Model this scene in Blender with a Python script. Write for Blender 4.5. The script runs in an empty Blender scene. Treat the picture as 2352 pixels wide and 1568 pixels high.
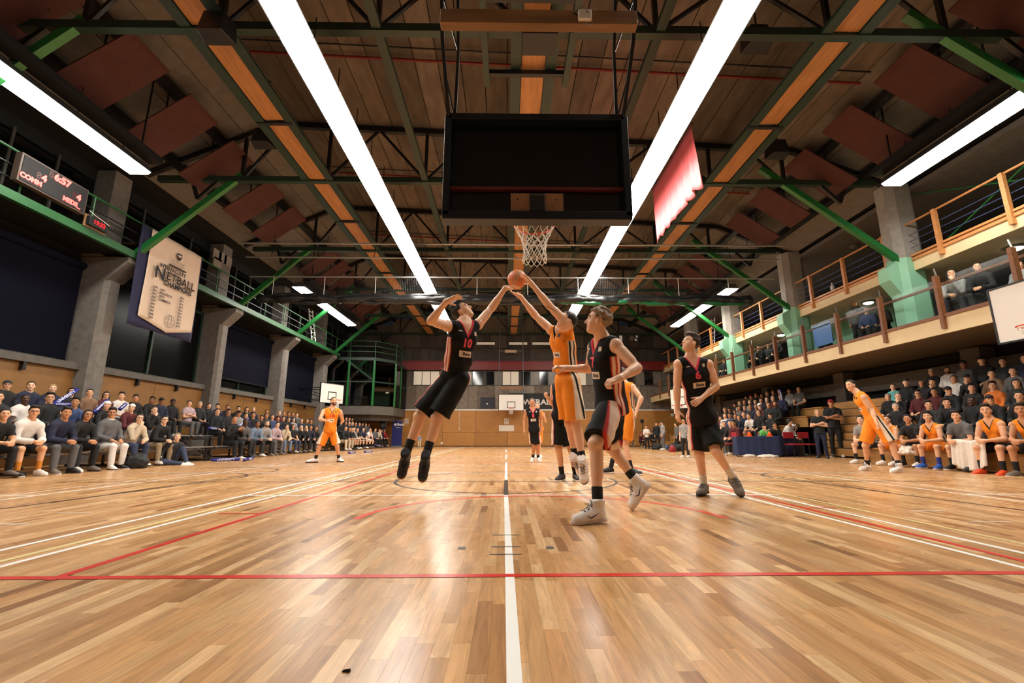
import bpy, bmesh, math, random
import numpy as np
from mathutils import Vector, Matrix, noise
from mathutils.bvhtree import BVHTree

# ------------------------------------------------------------------ camera, world, exposure
S = bpy.context.scene
COL = S.collection
F_PX, CU, CV = 1045.0, 1176.0, 784.0
PITCH, YAW, CAM_H = math.radians(11.8), math.radians(0.71), 0.72
cd = bpy.data.cameras.new('camera')
cam = bpy.data.objects.new('camera', cd)
COL.objects.link(cam)
cd.sensor_width = 36.0
cd.lens = F_PX / 2352.0 * 36.0
cd.clip_start, cd.clip_end = 0.05, 200
cam.location = (0, 0, CAM_H)
cam.rotation_euler = (math.pi / 2 + PITCH, 0, -YAW)
S.camera = cam
S.view_settings.view_transform = 'Standard'
S.view_settings.look = 'None'
S.view_settings.gamma = 1
S.view_settings.use_curve_mapping = False
S.view_settings.exposure = 0.32
w = bpy.data.worlds.new('night')
S.world = w
w.use_nodes = True
w.node_tree.nodes['Background'].inputs[0].default_value = (0.02, 0.022, 0.03, 1)
w.node_tree.nodes['Background'].inputs[1].default_value = 0.3
S.cycles.max_bounces = 6
S.cycles.diffuse_bounces = 3
S.cycles.glossy_bounces = 3
S.cycles.transparent_max_bounces = 12
S.cycles.use_denoising = True
S.cycles.sample_clamp_indirect = 6
LAMP_E = 30.0          # fluorescent diffusers
DOWN_E = 7.0           # small round gallery lamps

# ------------------------------------------------------------------ pixel -> world helpers
_R = cam.rotation_euler.to_matrix()
def ray(u, v):
    return _R @ Vector(((u - CU) / F_PX, (CV - v) / F_PX, -1.0))
def PX(u, v, X):
    d = ray(u, v); t = X / d.x; return Vector((0, 0, CAM_H)) + d * t
def PY(u, v, Y):
    d = ray(u, v); t = Y / d.y; return Vector((0, 0, CAM_H)) + d * t
def PZ(u, v, Z):
    d = ray(u, v); t = (Z - CAM_H) / d.z; return Vector((0, 0, CAM_H)) + d * t
_RT = _R.transposed()
def proj(p):
    q = _RT @ (Vector(p) - Vector((0, 0, CAM_H)))
    return (CU + F_PX * q.x / -q.z, CV - F_PX * q.y / -q.z, -q.z)

# ------------------------------------------------------------------ materials
MATS = {}
def lin(c):
    def f(x):
        x /= 255.0
        return x / 12.92 if x <= 0.04045 else ((x + 0.055) / 1.055) ** 2.4
    return (f(c[0]), f(c[1]), f(c[2]), 1)
def mat(name, rgb, rough=0.6, metal=0.0, var=0.0, scale=8.0, bump=0.0, emit=0.0, stretch=None, spec=0.5, coat=0.0, attr=None):
    """Principled material; rgb 0-255 sRGB; var: noise variation of the colour; attr: colour attribute used as base colour."""
    if name in MATS: return MATS[name]
    m = bpy.data.materials.new(name); m.use_nodes = True
    N, L = m.node_tree.nodes, m.node_tree.links
    b = N['Principled BSDF']
    c = lin(rgb)
    b.inputs['Base Color'].default_value = c
    b.inputs['Roughness'].default_value = rough
    b.inputs['Metallic'].default_value = metal
    b.inputs['Specular IOR Level'].default_value = spec
    b.inputs['Coat Weight'].default_value = coat
    m.diffuse_color = c
    src = None
    if attr:
        a = N.new('ShaderNodeAttribute'); a.attribute_name = attr
        src = a.outputs['Color']
    if var or bump:
        tc = N.new('ShaderNodeTexCoord'); mp = N.new('ShaderNodeMapping')
        L.new(tc.outputs['Object'], mp.inputs[0])
        if stretch: mp.inputs['Scale'].default_value = stretch
        nz = N.new('ShaderNodeTexNoise'); nz.inputs['Scale'].default_value = scale; nz.inputs['Detail'].default_value = 5
        L.new(mp.outputs[0], nz.inputs['Vector'])
        if var:
            hs = N.new('ShaderNodeHueSaturation')
            mr = N.new('ShaderNodeMapRange')
            mr.inputs[1].default_value, mr.inputs[2].default_value = 0.25, 0.75
            mr.inputs[3].default_value, mr.inputs[4].default_value = 1 - var, 1 + var
            L.new(nz.outputs['Fac'], mr.inputs[0]); L.new(mr.outputs[0], hs.inputs['Value'])
            hs.inputs['Color'].default_value = c
            if src: L.new(src, hs.inputs['Color'])
            src = hs.outputs[0]
        if bump:
            bp = N.new('ShaderNodeBump'); bp.inputs['Strength'].default_value = bump; bp.inputs['Distance'].default_value = 0.01
            L.new(nz.outputs['Fac'], bp.inputs['Height']); L.new(bp.outputs[0], b.inputs['Normal'])
    if src: L.new(src, b.inputs['Base Color'])
    if emit:
        b.inputs['Emission Color'].default_value = c
        b.inputs['Emission Strength'].default_value = emit
    MATS[name] = m
    return m
def glass(name, tint=(1, 1, 1), refl=0.08, rough=0.03):
    """thin pane: mostly transparent, with a mirror reflection"""
    if name in MATS: return MATS[name]
    m = bpy.data.materials.new(name); m.use_nodes = True
    N, L = m.node_tree.nodes, m.node_tree.links
    N.remove(N['Principled BSDF'])
    tr = N.new('ShaderNodeBsdfTransparent'); tr.inputs[0].default_value = (*tint, 1)
    gl = N.new('ShaderNodeBsdfGlossy'); gl.inputs['Roughness'].default_value = rough
    mx = N.new('ShaderNodeMixShader'); mx.inputs[0].default_value = refl
    L.new(tr.outputs[0], mx.inputs[1]); L.new(gl.outputs[0], mx.inputs[2])
    L.new(mx.outputs[0], N['Material Output'].inputs[0])
    MATS[name] = m
    return m

# ------------------------------------------------------------------ object helpers
def link(o, parent=None):
    COL.objects.link(o)          # geometry is given in world coordinates; parents keep it where it is
    if parent is not None:
        o.parent = parent; o.matrix_parent_inverse = parent.matrix_basis.inverted()
    return o
def props(o, label=None, cat=None, group=None, kind=None):
    if label: o['label'] = label
    if cat: o['category'] = cat
    if group: o['group'] = group
    if kind: o['kind'] = kind
    return o
def empty(name, loc, label, cat, group=None, rz=0.0, kind=None):
    o = bpy.data.objects.new(name, None); COL.objects.link(o)
    o.location = loc; o.rotation_euler = (0, 0, rz); o.empty_display_size = 0.1
    return props(o, label, cat, group, kind)
def inv_local(parent, p):
    return parent.matrix_basis.inverted() @ Vector(p)

class MB:
    """collects simple shapes, then links them as ONE mesh object"""
    def __init__(s): s.v, s.f = [], []
    def add(s, vs, fs):
        n = len(s.v); s.v += [tuple(x) for x in vs]; s.f += [tuple(i + n for i in q) for q in fs]; return s
    def box(s, a, b):
        (x0, y0, z0), (x1, y1, z1) = a, b
        return s.add([(x0, y0, z0), (x1, y0, z0), (x1, y1, z0), (x0, y1, z0), (x0, y0, z1), (x1, y0, z1), (x1, y1, z1), (x0, y1, z1)],
                     [(0, 3, 2, 1), (4, 5, 6, 7), (0, 1, 5, 4), (1, 2, 6, 5), (2, 3, 7, 6), (3, 0, 4, 7)])
    def hexa(s, p):   # 8 corners, bottom ring then top ring
        return s.add(p, [(0, 3, 2, 1), (4, 5, 6, 7), (0, 1, 5, 4), (1, 2, 6, 5), (2, 3, 7, 6), (3, 0, 4, 7)])
    def bar(s, a, b, w, h, up=(0, 0, 1)):
        a, b = Vector(a), Vector(b); d = (b - a).normalized(); up = Vector(up)
        if abs(d.dot(up)) > 0.98: up = Vector((1, 0, 0))
        r = d.cross(up).normalized() * (w / 2); u = r.cross(d).normalized() * (h / 2)
        return s.hexa([a - r - u, a + r - u, b + r - u, b - r - u, a - r + u, a + r + u, b + r + u, b - r + u])
    def tube(s, pts, r, n=8, cap=True, closed=False):
        pts = [Vector(p) for p in pts]; k = len(pts); rs = r if isinstance(r, (list, tuple)) else [r] * k
        vs, fs = [], []; prev = None
        for i, p in enumerate(pts):
            if closed: t = pts[(i + 1) % k] - pts[i - 1]
            else: t = pts[min(i + 1, k - 1)] - pts[max(i - 1, 0)]
            t.normalize()
            if prev is None:
                a = Vector((0, 0, 1)) if abs(t.z) < 0.9 else Vector((1, 0, 0))
            else: a = prev
            x = (a - t * a.dot(t)).normalized(); prev = x; y = t.cross(x)
            for j in range(n):
                q = 2 * math.pi * j / n
                vs.append(p + (x * math.cos(q) + y * math.sin(q)) * rs[i])
        for i in range(k if closed else k - 1):
            for j in range(n):
                a0, b0 = i * n + j, i * n + (j + 1) % n
                i2 = (i + 1) % k
                fs.append((a0, b0, i2 * n + (j + 1) % n, i2 * n + j))
        if cap and not closed:
            fs.append(tuple(range(n - 1, -1, -1))); fs.append(tuple((k - 1) * n + j for j in range(n)))
        return s.add(vs, fs)
    def lathe(s, prof, c=(0, 0, 0), n=20, axis='z'):
        vs, fs = [], []
        for (r, z) in prof:
            for j in range(n):
                q = 2 * math.pi * j / n; x, y = r * math.cos(q), r * math.sin(q)
                if axis == 'z': p = (c[0] + x, c[1] + y, c[2] + z)
                elif axis == 'y': p = (c[0] + x, c[1] + z, c[2] + y)
                else: p = (c[0] + z, c[1] + x, c[2] + y)
                vs.append(p)
        for i in range(len(prof) - 1):
            for j in range(n):
                fs.append((i * n + j, i * n + (j + 1) % n, (i + 1) * n + (j + 1) % n, (i + 1) * n + j))
        fs.append(tuple(range(n - 1, -1, -1))); fs.append(tuple((len(prof) - 1) * n + j for j in range(n)))
        return s.add(vs, fs)
    def prism(s, poly, d):   # planar polygon (3D points) extruded by vector d
        poly = [Vector(p) for p in poly]; d = Vector(d); n = len(poly)
        return s.add(poly + [p + d for p in poly], [tuple(range(n - 1, -1, -1)), tuple(range(n, 2 * n))] +
                     [(i, (i + 1) % n, n + (i + 1) % n, n + i) for i in range(n)])
    def mesh(s, name, m, smooth=False):
        me = bpy.data.meshes.new(name); me.from_pydata(s.v, [], s.f); me.update()
        bm = bmesh.new(); bm.from_mesh(me); bmesh.ops.recalc_face_normals(bm, faces=bm.faces); bm.to_mesh(me); bm.free()
        if smooth: me.polygons.foreach_set('use_smooth', [True] * len(me.polygons))
        if m: me.materials.append(m)
        return me
    def build(s, name, m, parent=None, smooth=False, bevel=0.0, label=None, cat=None, group=None, kind=None, loc=None):
        o = bpy.data.objects.new(name, s.mesh(name, m, smooth)); link(o, parent)
        if loc is not None: o.location = loc
        if bevel:
            md = o.modifiers.new('b', 'BEVEL'); md.width = bevel; md.segments = 2; md.limit_method = 'ANGLE'
        return props(o, label, cat, group, kind)
def copy_tree(o, parent=None, kids=None):
    c = o.copy(); COL.objects.link(c)
    if parent is not None:
        c.parent = parent; c.matrix_parent_inverse = o.matrix_parent_inverse.copy()
    for ch in list(o.children): copy_tree(ch, c)
    return c

def text_mesh(txt, size, bold=0.0, spacing=1.0, extrude=0.0, align='CENTER'):
    cu = bpy.data.curves.new('t', 'FONT'); cu.body = txt; cu.size = size; cu.offset = bold; cu.space_character = spacing
    cu.align_x = align; cu.align_y = 'CENTER'; cu.extrude = extrude; cu.resolution_u = 3
    o = bpy.data.objects.new('t', cu); COL.objects.link(o)
    dg = bpy.context.evaluated_depsgraph_get()
    me = bpy.data.meshes.new_from_object(o.evaluated_get(dg))
    bpy.data.objects.remove(o); bpy.data.curves.remove(cu)
    return me
def place_text(txt, size, origin, xdir, ydir, m, name, parent=None, bold=0.0, spacing=1.0, off=0.004, align='CENTER', sx=1.0):
    """flat lettering laid on a plane through origin (xdir: reading direction, ydir: up)"""
    me = text_mesh(txt, size, bold, spacing, align=align)
    X, Y = Vector(xdir).normalized(), Vector(ydir).normalized(); Z = X.cross(Y)
    o0 = Vector(origin) + Z * off
    for v in me.vertices: v.co = o0 + X * (v.co.x * sx) + Y * v.co.y
    me.materials.clear(); me.materials.append(m)
    o = bpy.data.objects.new(name, me); link(o, parent)
    return o
# ================================================================== THE SETTING
XL, XR, YN, YF = -12.2, 12.6, -1.6, 34.5
GX = 16.5                                      # back wall of the galleries
FRAMES = [2.1, 7.4, 12.7, 18.0, 23.3, 28.6, 33.9]
ROOF = [(-12.4, 8.45), (-11.2, 8.6), (-7.2, 10.45), (9.0, 9.65), (12.2, 8.3), (17.0, 8.3)]
def zroof(x):
    for (x0, z0), (x1, z1) in zip(ROOF, ROOF[1:]):
        if x <= x1: return z0 + (z1 - z0) * (x - x0) / (x1 - x0)
    return ROOF[-1][1]

m_green = mat('green_paint', (30, 50, 38), 0.45, var=0.1, scale=3)
m_green_bright = mat('bright_green_paint', (30, 106, 48), 0.35, var=0.08, scale=2)
m_black = mat('black_steel', (18, 18, 19), 0.45)
m_dark = mat('dark_void', (16, 16, 16), 0.9)
m_concrete = mat('concrete', (116, 110, 103), 0.85, var=0.22, scale=6, bump=0.25)  # column concrete, darkened so the dim hall sides sit in its colour
m_conc_dark = mat('dark_concrete', (96, 90, 84), 0.85, var=0.2, scale=5, bump=0.2)
m_ply = mat('plywood_strip', (172, 118, 66), 0.5, var=0.25, scale=2.2, stretch=(6, 0.7, 6))
m_wall = mat('orange_wall_board', (142, 99, 48), 0.5, var=0.12, scale=3.5)  # side wall copy of the board, its dimmer light put into the colour
m_roofp = mat('roof_plank', (120, 96, 76), 0.9, var=0.3, scale=2.5, stretch=(2, 0.5, 2), bump=0.2)
m_white = mat('white_paint', (236, 232, 224), 0.5)
m_steel = mat('galvanised_steel', (150, 150, 150), 0.4, metal=0.8)
m_lit = mat('lamp_diffuser', (255, 250, 240), 0.5, emit=LAMP_E)
m_housing = mat('lamp_housing', (60, 60, 60), 0.5)

# ---- floor: parquet. 300 nearest planks one by one, the other near ones joined, material further out
def parquet_material():
    m = bpy.data.materials.new('parquet'); m.use_nodes = True
    N, L = m.node_tree.nodes, m.node_tree.links; b = N['Principled BSDF']
    tc = N.new('ShaderNodeTexCoord')
    mp = N.new('ShaderNodeMapping'); mp.inputs['Rotation'].default_value = (0, 0, math.pi / 2)
    L.new(tc.outputs['Object'], mp.inputs[0])
    br = N.new('ShaderNodeTexBrick'); br.inputs['Scale'].default_value = 1.0
    br.inputs['Brick Width'].default_value = 0.55; br.inputs['Row Height'].default_value = 0.066
    br.inputs['Mortar Size'].default_value = 0.0012; br.inputs['Bias'].default_value = -0.1
    br.inputs['Color1'].default_value = lin((208, 160, 110)); br.inputs['Color2'].default_value = lin((192, 142, 92))
    br.inputs['Mortar'].default_value = lin((150, 104, 64))
    L.new(mp.outputs[0], br.inputs['Vector'])
    L.new(br.outputs['Color'], b.inputs['Base Color'])
    nz = N.new('ShaderNodeTexNoise'); nz.inputs['Scale'].default_value = 1.6; nz.inputs['Detail'].default_value = 4
    L.new(tc.outputs['Object'], nz.inputs['Vector'])
    mr = N.new('ShaderNodeMapRange'); mr.inputs[3].default_value, mr.inputs[4].default_value = 0.20, 0.34
    L.new(nz.outputs['Fac'], mr.inputs[0]); L.new(mr.outputs[0], b.inputs['Roughness'])
    return m
def plank_material():
    m = bpy.data.materials.new('oak_plank'); m.use_nodes = True
    N, L = m.node_tree.nodes, m.node_tree.links; b = N['Principled BSDF']
    at = N.new('ShaderNodeAttribute'); at.attribute_name = 'tone'
    tc = N.new('ShaderNodeTexCoord')
    ofs = N.new('ShaderNodeVectorMath'); ofs.operation = 'MULTIPLY_ADD'; ofs.inputs[1].default_value = (9, 37, 0)
    L.new(at.outputs['Color'], ofs.inputs[0]); L.new(tc.outputs['Object'], ofs.inputs[2])
    mp = N.new('ShaderNodeMapping'); mp.inputs['Scale'].default_value = (26, 2.2, 1)
    L.new(ofs.outputs[0], mp.inputs[0])
    wv = N.new('ShaderNodeTexNoise'); wv.inputs['Scale'].default_value = 1.3; wv.inputs['Detail'].default_value = 6; wv.inputs['Distortion'].default_value = 1.2
    L.new(mp.outputs[0], wv.inputs['Vector'])
    mr = N.new('ShaderNodeMapRange'); mr.inputs[1].default_value, mr.inputs[2].default_value = 0.3, 0.72
    mr.inputs[3].default_value, mr.inputs[4].default_value = 0.74, 1.2
    L.new(wv.outputs['Fac'], mr.inputs[0])
    fine = N.new('ShaderNodeTexNoise'); fine.inputs['Scale'].default_value = 1.0; fine.inputs['Detail'].default_value = 3
    mp2 = N.new('ShaderNodeMapping'); mp2.inputs['Scale'].default_value = (340, 9, 1)
    L.new(ofs.outputs[0], mp2.inputs[0]); L.new(mp2.outputs[0], fine.inputs['Vector'])
    mr2 = N.new('ShaderNodeMapRange'); mr2.inputs[3].default_value, mr2.inputs[4].default_value = 0.90, 1.08
    L.new(fine.outputs['Fac'], mr2.inputs[0])
    mu = N.new('ShaderNodeMath'); mu.operation = 'MULTIPLY'
    L.new(mr.outputs[0], mu.inputs[0]); L.new(mr2.outputs[0], mu.inputs[1])
    hs = N.new('ShaderNodeHueSaturation'); L.new(at.outputs['Color'], hs.inputs['Color']); L.new(mu.outputs[0], hs.inputs['Value'])
    L.new(hs.outputs[0], b.inputs['Base Color'])
    nz = N.new('ShaderNodeTexNoise'); nz.inputs['Scale'].default_value = 1.6; nz.inputs['Detail'].default_value = 4
    L.new(tc.outputs['Object'], nz.inputs['Vector'])
    mr3 = N.new('ShaderNodeMapRange'); mr3.inputs[3].default_value, mr3.inputs[4].default_value = 0.19, 0.36
    L.new(nz.outputs['Fac'], mr3.inputs[0]); L.new(mr3.outputs[0], b.inputs['Roughness'])
    bp = N.new('ShaderNodeBump'); bp.inputs['Strength'].default_value = 0.05; bp.inputs['Distance'].default_value = 0.002
    L.new(wv.outputs['Fac'], bp.inputs['Height']); L.new(bp.outputs[0], b.inputs['Normal'])
    return m
m_parq, m_plank = parquet_material(), plank_material()
PL_Y0, PL_Y1, PT = 1.2, 8.6, 0.0006
floor = MB()
floor.box((XL, YN, -0.3), (GX, PL_Y0, -0.001)).box((XL, PL_Y1, -0.3), (GX, YF + 0.3, -0.0005))
floor.box((XL, PL_Y0, -0.3), (GX, PL_Y1, -0.006))
floor = floor.build('floor', m_parq, kind='structure', label='glossy oak parquet sports floor with painted court lines')
def build_planks():
    rng = random.Random(5)
    tones = [(214, 168, 116), (204, 155, 102), (192, 142, 90), (226, 184, 134), (176, 126, 79), (150, 104, 63), (210, 162, 111), (198, 148, 97)]
    wts = [4, 5, 4, 2.5, 1.8, 0.6, 4, 4]
    pl = []
    wd = 0.066
    nmax = int(10.6 / wd)
    for i in range(-nmax, nmax):
        x0 = i * wd + 0.01
        y = PL_Y0 - rng.random() * 0.5
        while y < PL_Y1:
            ln = rng.choice([0.28, 0.4, 0.5, 0.62, 0.8, 1.0]) * (0.85 + 0.3 * rng.random())
            y0, y1 = max(y, PL_Y0), min(y + ln, PL_Y1); y += ln
            if y1 - y0 < 0.02: continue
            lim = 1.17 * (y1 + 0.1) + 0.35
            c = rng.choices(tones, wts)[0]; k = 0.95 + 0.1 * rng.random()
            c = tuple(min(255, q * k) for q in c)
            tilt = rng.gauss(0, 0.0006)
            if abs(x0) < lim or abs(x0 + wd) < lim:
                pl.append((x0, y0, y1, c, tilt))
    def size(p):
        x, y = p[0] + wd / 2, (p[1] + p[2]) / 2
        if abs(x) > 1.12 * y * 0.98 or p[2] < 1.6: return 0
        return (p[2] - p[1]) / (y * y * y)
    pl.sort(key=size, reverse=True)
    def geo(p):
        x0, y0, y1, c, t = p; g = 0.00025; x1 = x0 + wd; dz = t * wd / 2
        return [(x0 + g, y0 + g, -0.008), (x1 - g, y0 + g, -0.008), (x1 - g, y1 - g, -0.008), (x0 + g, y1 - g, -0.008),
                (x0 + g, y0 + g, -dz), (x1 - g, y0 + g, dz), (x1 - g, y1 - g, dz), (x0 + g, y1 - g, -dz)]
    fs = [(4, 5, 6, 7), (0, 1, 5, 4), (1, 2, 6, 5), (2, 3, 7, 6), (3, 0, 4, 7)]
    def make(ps, name, kind=None):
        vs, ff, cc = [], [], []
        for p in ps:
            n = len(vs); vs += geo(p); ff += [tuple(i + n for i in f) for f in fs]; cc += [lin(p[3])] * 8
        me = bpy.data.meshes.new(name); me.from_pydata(vs, [], ff); me.update()
        a = me.color_attributes.new('tone', 'FLOAT_COLOR', 'POINT')
        a.data.foreach_set('color', np.array(cc, dtype=np.float32).ravel())
        me.materials.append(m_plank)
        o = bpy.data.objects.new(name, me); link(o, floor)
        if kind: o['kind'] = kind
    for p in pl[:300]: make([p], 'plank')
    make(pl[300:], 'plank_field', 'stuff')
build_planks()

# ---- court markings (thin paint, parts of the floor)
m_lw = mat('white_line', (250, 248, 242), 0.35); m_lr = mat('red_line', (214, 40, 30), 0.3); m_ly = mat('yellow_line', (236, 216, 150), 0.3)
m_lk = mat('black_line', (44, 36, 34), 0.3); m_lb = mat('grey_tape', (92, 86, 88), 0.4); m_lo = mat('orange_red_line', (232, 74, 36), 0.3)
def line(a, b, wd, m, z=0.0012, label=None):
    (x0, y0), (x1, y1) = a, b; d = Vector((x1 - x0, y1 - y0, 0)).normalized(); r = Vector((-d.y, d.x, 0)) * wd / 2
    o = MB().add([Vector((x0, y0, z)) + r, Vector((x0, y0, z)) - r, Vector((x1, y1, z)) - r, Vector((x1, y1, z)) + r], [(0, 1, 2, 3)]).build('court_line', m, floor)
    if label: o['label'] = label
    return o
def arc(c, r, a0, a1, wd, m, z=0.0016, n=64, label=None):
    vs, fs = [], []
    for i in range(n + 1):
        q = math.radians(a0 + (a1 - a0) * i / n)
        for rr in (r - wd / 2, r + wd / 2): vs.append((c[0] + rr * math.cos(q), c[1] + rr * math.sin(q), z))
    for i in range(n): fs.append((2 * i, 2 * i + 1, 2 * i + 3, 2 * i + 2))
    o = MB().add(vs, fs).build('court_arc', m, floor)
    if label: o['label'] = label
line((0.03, 1.0), (0.0, 5.98), 0.048, m_lw, label='white centre line')
line((0, 5.98), (0, 8.0), 0.06, m_lk, label='black centre line stretch')
line((0, 8.1), (0, 13.5), 0.05, m_lw); line((0, 15.5), (0, 19), 0.05, m_lw); line((0, 22), (0, 26), 0.05, m_lw)
line((-9.5, 2.56), (9.5, 2.66), 0.055, m_lr, 0.002, 'red line across the near end')
line((-3.26, 5.98), (3.45, 5.98), 0.045, m_lw, 0.002)
line((-3.27, 1.2), (-3.2, 33), 0.048, m_lw, 0.0014); line((-2.98, 1.2), (-2.93, 33), 0.05, m_ly, 0.0014); line((-2.86, 1.2), (-2.82, 33), 0.045, m_lw, 0.0014)
line((-2.34, 2.56), (-2.3, 13.2), 0.055, m_lr, 0.0018)
line((-2.75, 4.62), (-2.34, 4.62), 0.03, m_lr, 0.002)
line((2.9, 1.2), (2.93, 33), 0.045, m_lw, 0.0014); line((3.06, 2.6), (3.06, 13.2), 0.055, m_lr, 0.0018); line((3.26, 1.2), (3.3, 33), 0.045, m_lw, 0.0014)
line((3.55, 1.2), (3.58, 33), 0.04, m_ly, 0.0014)
line((3.06, 4.9), (3.4, 4.9), 0.03, m_lr, 0.002)
for sx in (-1, 1):
    line((sx * 5.86, 2), (sx * 5.8, 33), 0.045, m_lw, 0.0014); line((sx * 6.25, 2), (sx * 6.1, 33), 0.03, m_lw, 0.0014)
    line((sx * 5.86, 6.0), (sx * 9.0, 6.0), 0.04, m_lw, 0.002)
    line((sx * 5.22, 4.2), (sx * 4.78, 8.3), 0.045, m_lk, 0.0018); line((sx * 5.05, 6.2), (sx * 4.92, 9.8), 0.045, m_lk, 0.0018)
    if sx < 0: arc((-6.02, 8.45), 1.25, -8, 125, 0.045, m_lk); arc((-6.32, 9.9), 1.4, -4, 120, 0.045, m_lk)
    else: arc((6.02, 8.45), 1.25, 55, 188, 0.045, m_lk); arc((6.32, 9.9), 1.4, 60, 184, 0.045, m_lk)

    for y in (4.1, 4.7): line((sx * 4.0, y), (sx * 4.35, y), 0.02, m_lw, 0.002)
arc((0.0, 8.0), 1.82, 0, 360, 0.05, m_lk, label='black free throw circle')
arc((0.32, 4.25), 1.66, 2, 178, 0.07, m_lo, label='orange red no charge arc under the basket')
for y, m in ((9.6, m_lw), (7.75, m_lk), (8.35, m_ly), (17.0, m_lw), (13.2, m_lr), (12.0, m_lw), (25, m_lw), (31, m_lw)):
    line((-7.3, y), (7.3, y), 0.045, m, 0.0022)
for y in (3.25, 3.05, 3.62): line((-0.10, y), (0.10, y), 0.016, m_lb, 0.0026)
for x in (-0.29, 0.29): line((x - 0.025, 3.22), (x + 0.025, 3.22), 0.06, m_lb, 0.0026)

# ---- ceiling of wide roof planks between the trusses
ceil_pts = ROOF
cb = MB()
for (x0, z0), (x1, z1) in zip(ROOF, ROOF[1:]):
    cb.hexa([(x0, YN - .2, z0 + 0.06), (x1, YN - .2, z1 + 0.06), (x1, YF + .3, z1 + 0.06), (x0, YF + .3, z0 + 0.06),
             (x0, YN - .2, z0 + 0.3), (x1, YN - .2, z1 + 0.3), (x1, YF + .3, z1 + 0.3), (x0, YF + .3, z0 + 0.3)])
ceiling = cb.build('ceiling', m_dark, kind='structure', label='high roof of wide timber planks above the steel trusses')
ROOF_TONES = [mat('roof_plank_%d' % i, c, 0.9, var=0.3, scale=2.5, stretch=(2, 0.5, 2), bump=0.2) for i, c in enumerate([(106, 95, 84), (94, 84, 74), (116, 103, 90)])]
m_roof_pale = mat('pale_roof_panel', (112, 106, 98), 0.9, var=0.15, scale=4)
def roof_planks():
    rng = random.Random(3)
    segs = [(-11.2, -7.2, 0.95), (-7.2, 9.0, 0.6), (9.0, 12.2, 0.95)]
    for xa, xb, wd in segs:
        n = round((xb - xa) / wd); dx = (xb - xa) / n
        for j, (ya, yb) in enumerate(zip([YN] + FRAMES, FRAMES + [YF])):
            if yb - ya < 1.2 and j: continue
            for i in range(n):
                x0, x1 = xa + i * dx + 0.012, xa + (i + 1) * dx - 0.012; z0, z1 = zroof(x0), zroof(x1)
                d = rng.random() * 0.012
                m = m_roof_pale if wd > 0.8 else rng.choice(ROOF_TONES)
                MB().hexa([(x0, ya + .01, z0 - d), (x1, ya + .01, z1 - d), (x1, yb - .01, z1 - d), (x0, yb - .01, z0 - d),
                           (x0, ya + .01, z0 + .06), (x1, ya + .01, z1 + .06), (x1, yb - .01, z1 + .06), (x0, yb - .01, z0 + .06)]).build('plank', m, ceiling)
roof_planks()

# ---- trusses
ZB = 8.4
def truss(y, k):
    t = empty('roof_truss', (0.3, y, ZB), ['green steel roof truss crossing above the near backboard', 'second green roof truss, crossing behind the near backboard',
              'third green roof truss, level with the ends of the netball banner side struts', 'fourth roof truss, above the net divider', 'fifth roof truss beyond the net divider',
              'sixth roof truss from the near end', 'last roof truss, standing against the far end wall'][k], 'truss', 'steel roof trusses')
    lo = MB().bar((-10.6, y, ZB), (11.4, y, ZB), 0.16, 0.17).build('bottom_chord', m_green, t)
    MB().bar((-11.0, y, zroof(-11.0) - 0.14), (-7.2, y, zroof(-7.2) - 0.14), 0.14, 0.16).bar((-7.2, y, zroof(-7.2) - 0.14), (9.0, y, zroof(9.0) - 0.14), 0.14, 0.16)\
        .bar((9.0, y, zroof(9.0) - 0.14), (12.0, y, zroof(12.0) - 0.14), 0.14, 0.16).build('top_chord', m_black, t)
    nodes = [-8.1, -5.5, -2.5, 0.4, 2.9, 6.3, 8.6]
    for x in nodes:
        MB().bar((x, y, ZB), (x, y, zroof(x) - 0.14), 0.09, 0.09, (0, 1, 0)).build('web_bar', m_black, t)
    for a, b in ((-8.1, -6.8), (-5.5, -6.8), (-5.5, -4.0), (-2.5, -4.0), (-2.5, -1.0), (0.4, -1.0), (0.4, 1.7), (2.9, 1.7), (2.9, 4.6), (6.3, 4.6), (6.3, 7.5), (8.6, 7.5)):
        MB().bar((a, y, ZB), (b, y, zroof(b) - 0.14), 0.07, 0.07, (0, 1, 0)).build('web_bar', m_black, t)
    for s, x in ((1, -9.6), (-1, 10.5)): MB().bar((x, y, ZB), (x + s * .25, y, 7.75), .09, .09, (0, 1, 0)).bar((x + s * .25, y, 7.75), (x + s * .85, y, ZB), .09, .09, (0, 1, 0)).build('hanger_bracket', m_black, t)
    return t
for k, y in enumerate(FRAMES): truss(y, k)
# diagonal green struts from the columns up to the trusses
def strut(a, b, lab):
    o = MB().bar(a, b, 0.15, 0.17).build('roof_strut', m_green_bright, label=lab, cat='strut', group='green diagonal roof struts')
NTH = ['nearest', 'second', 'third', 'fourth', 'fifth', 'sixth', 'seventh']
for k, y in enumerate(FRAMES[:6]):
    strut((-10.85, y, 6.0), (-8.1, y, ZB + 0.15), 'bright green diagonal strut rising from the walkway, %s along the dark window side' % NTH[k])
    strut((11.9, y, 5.75), (7.9, y, ZB + 0.5), 'bright green diagonal strut rising from the mint column side, %s along the gallery' % NTH[k])
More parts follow.
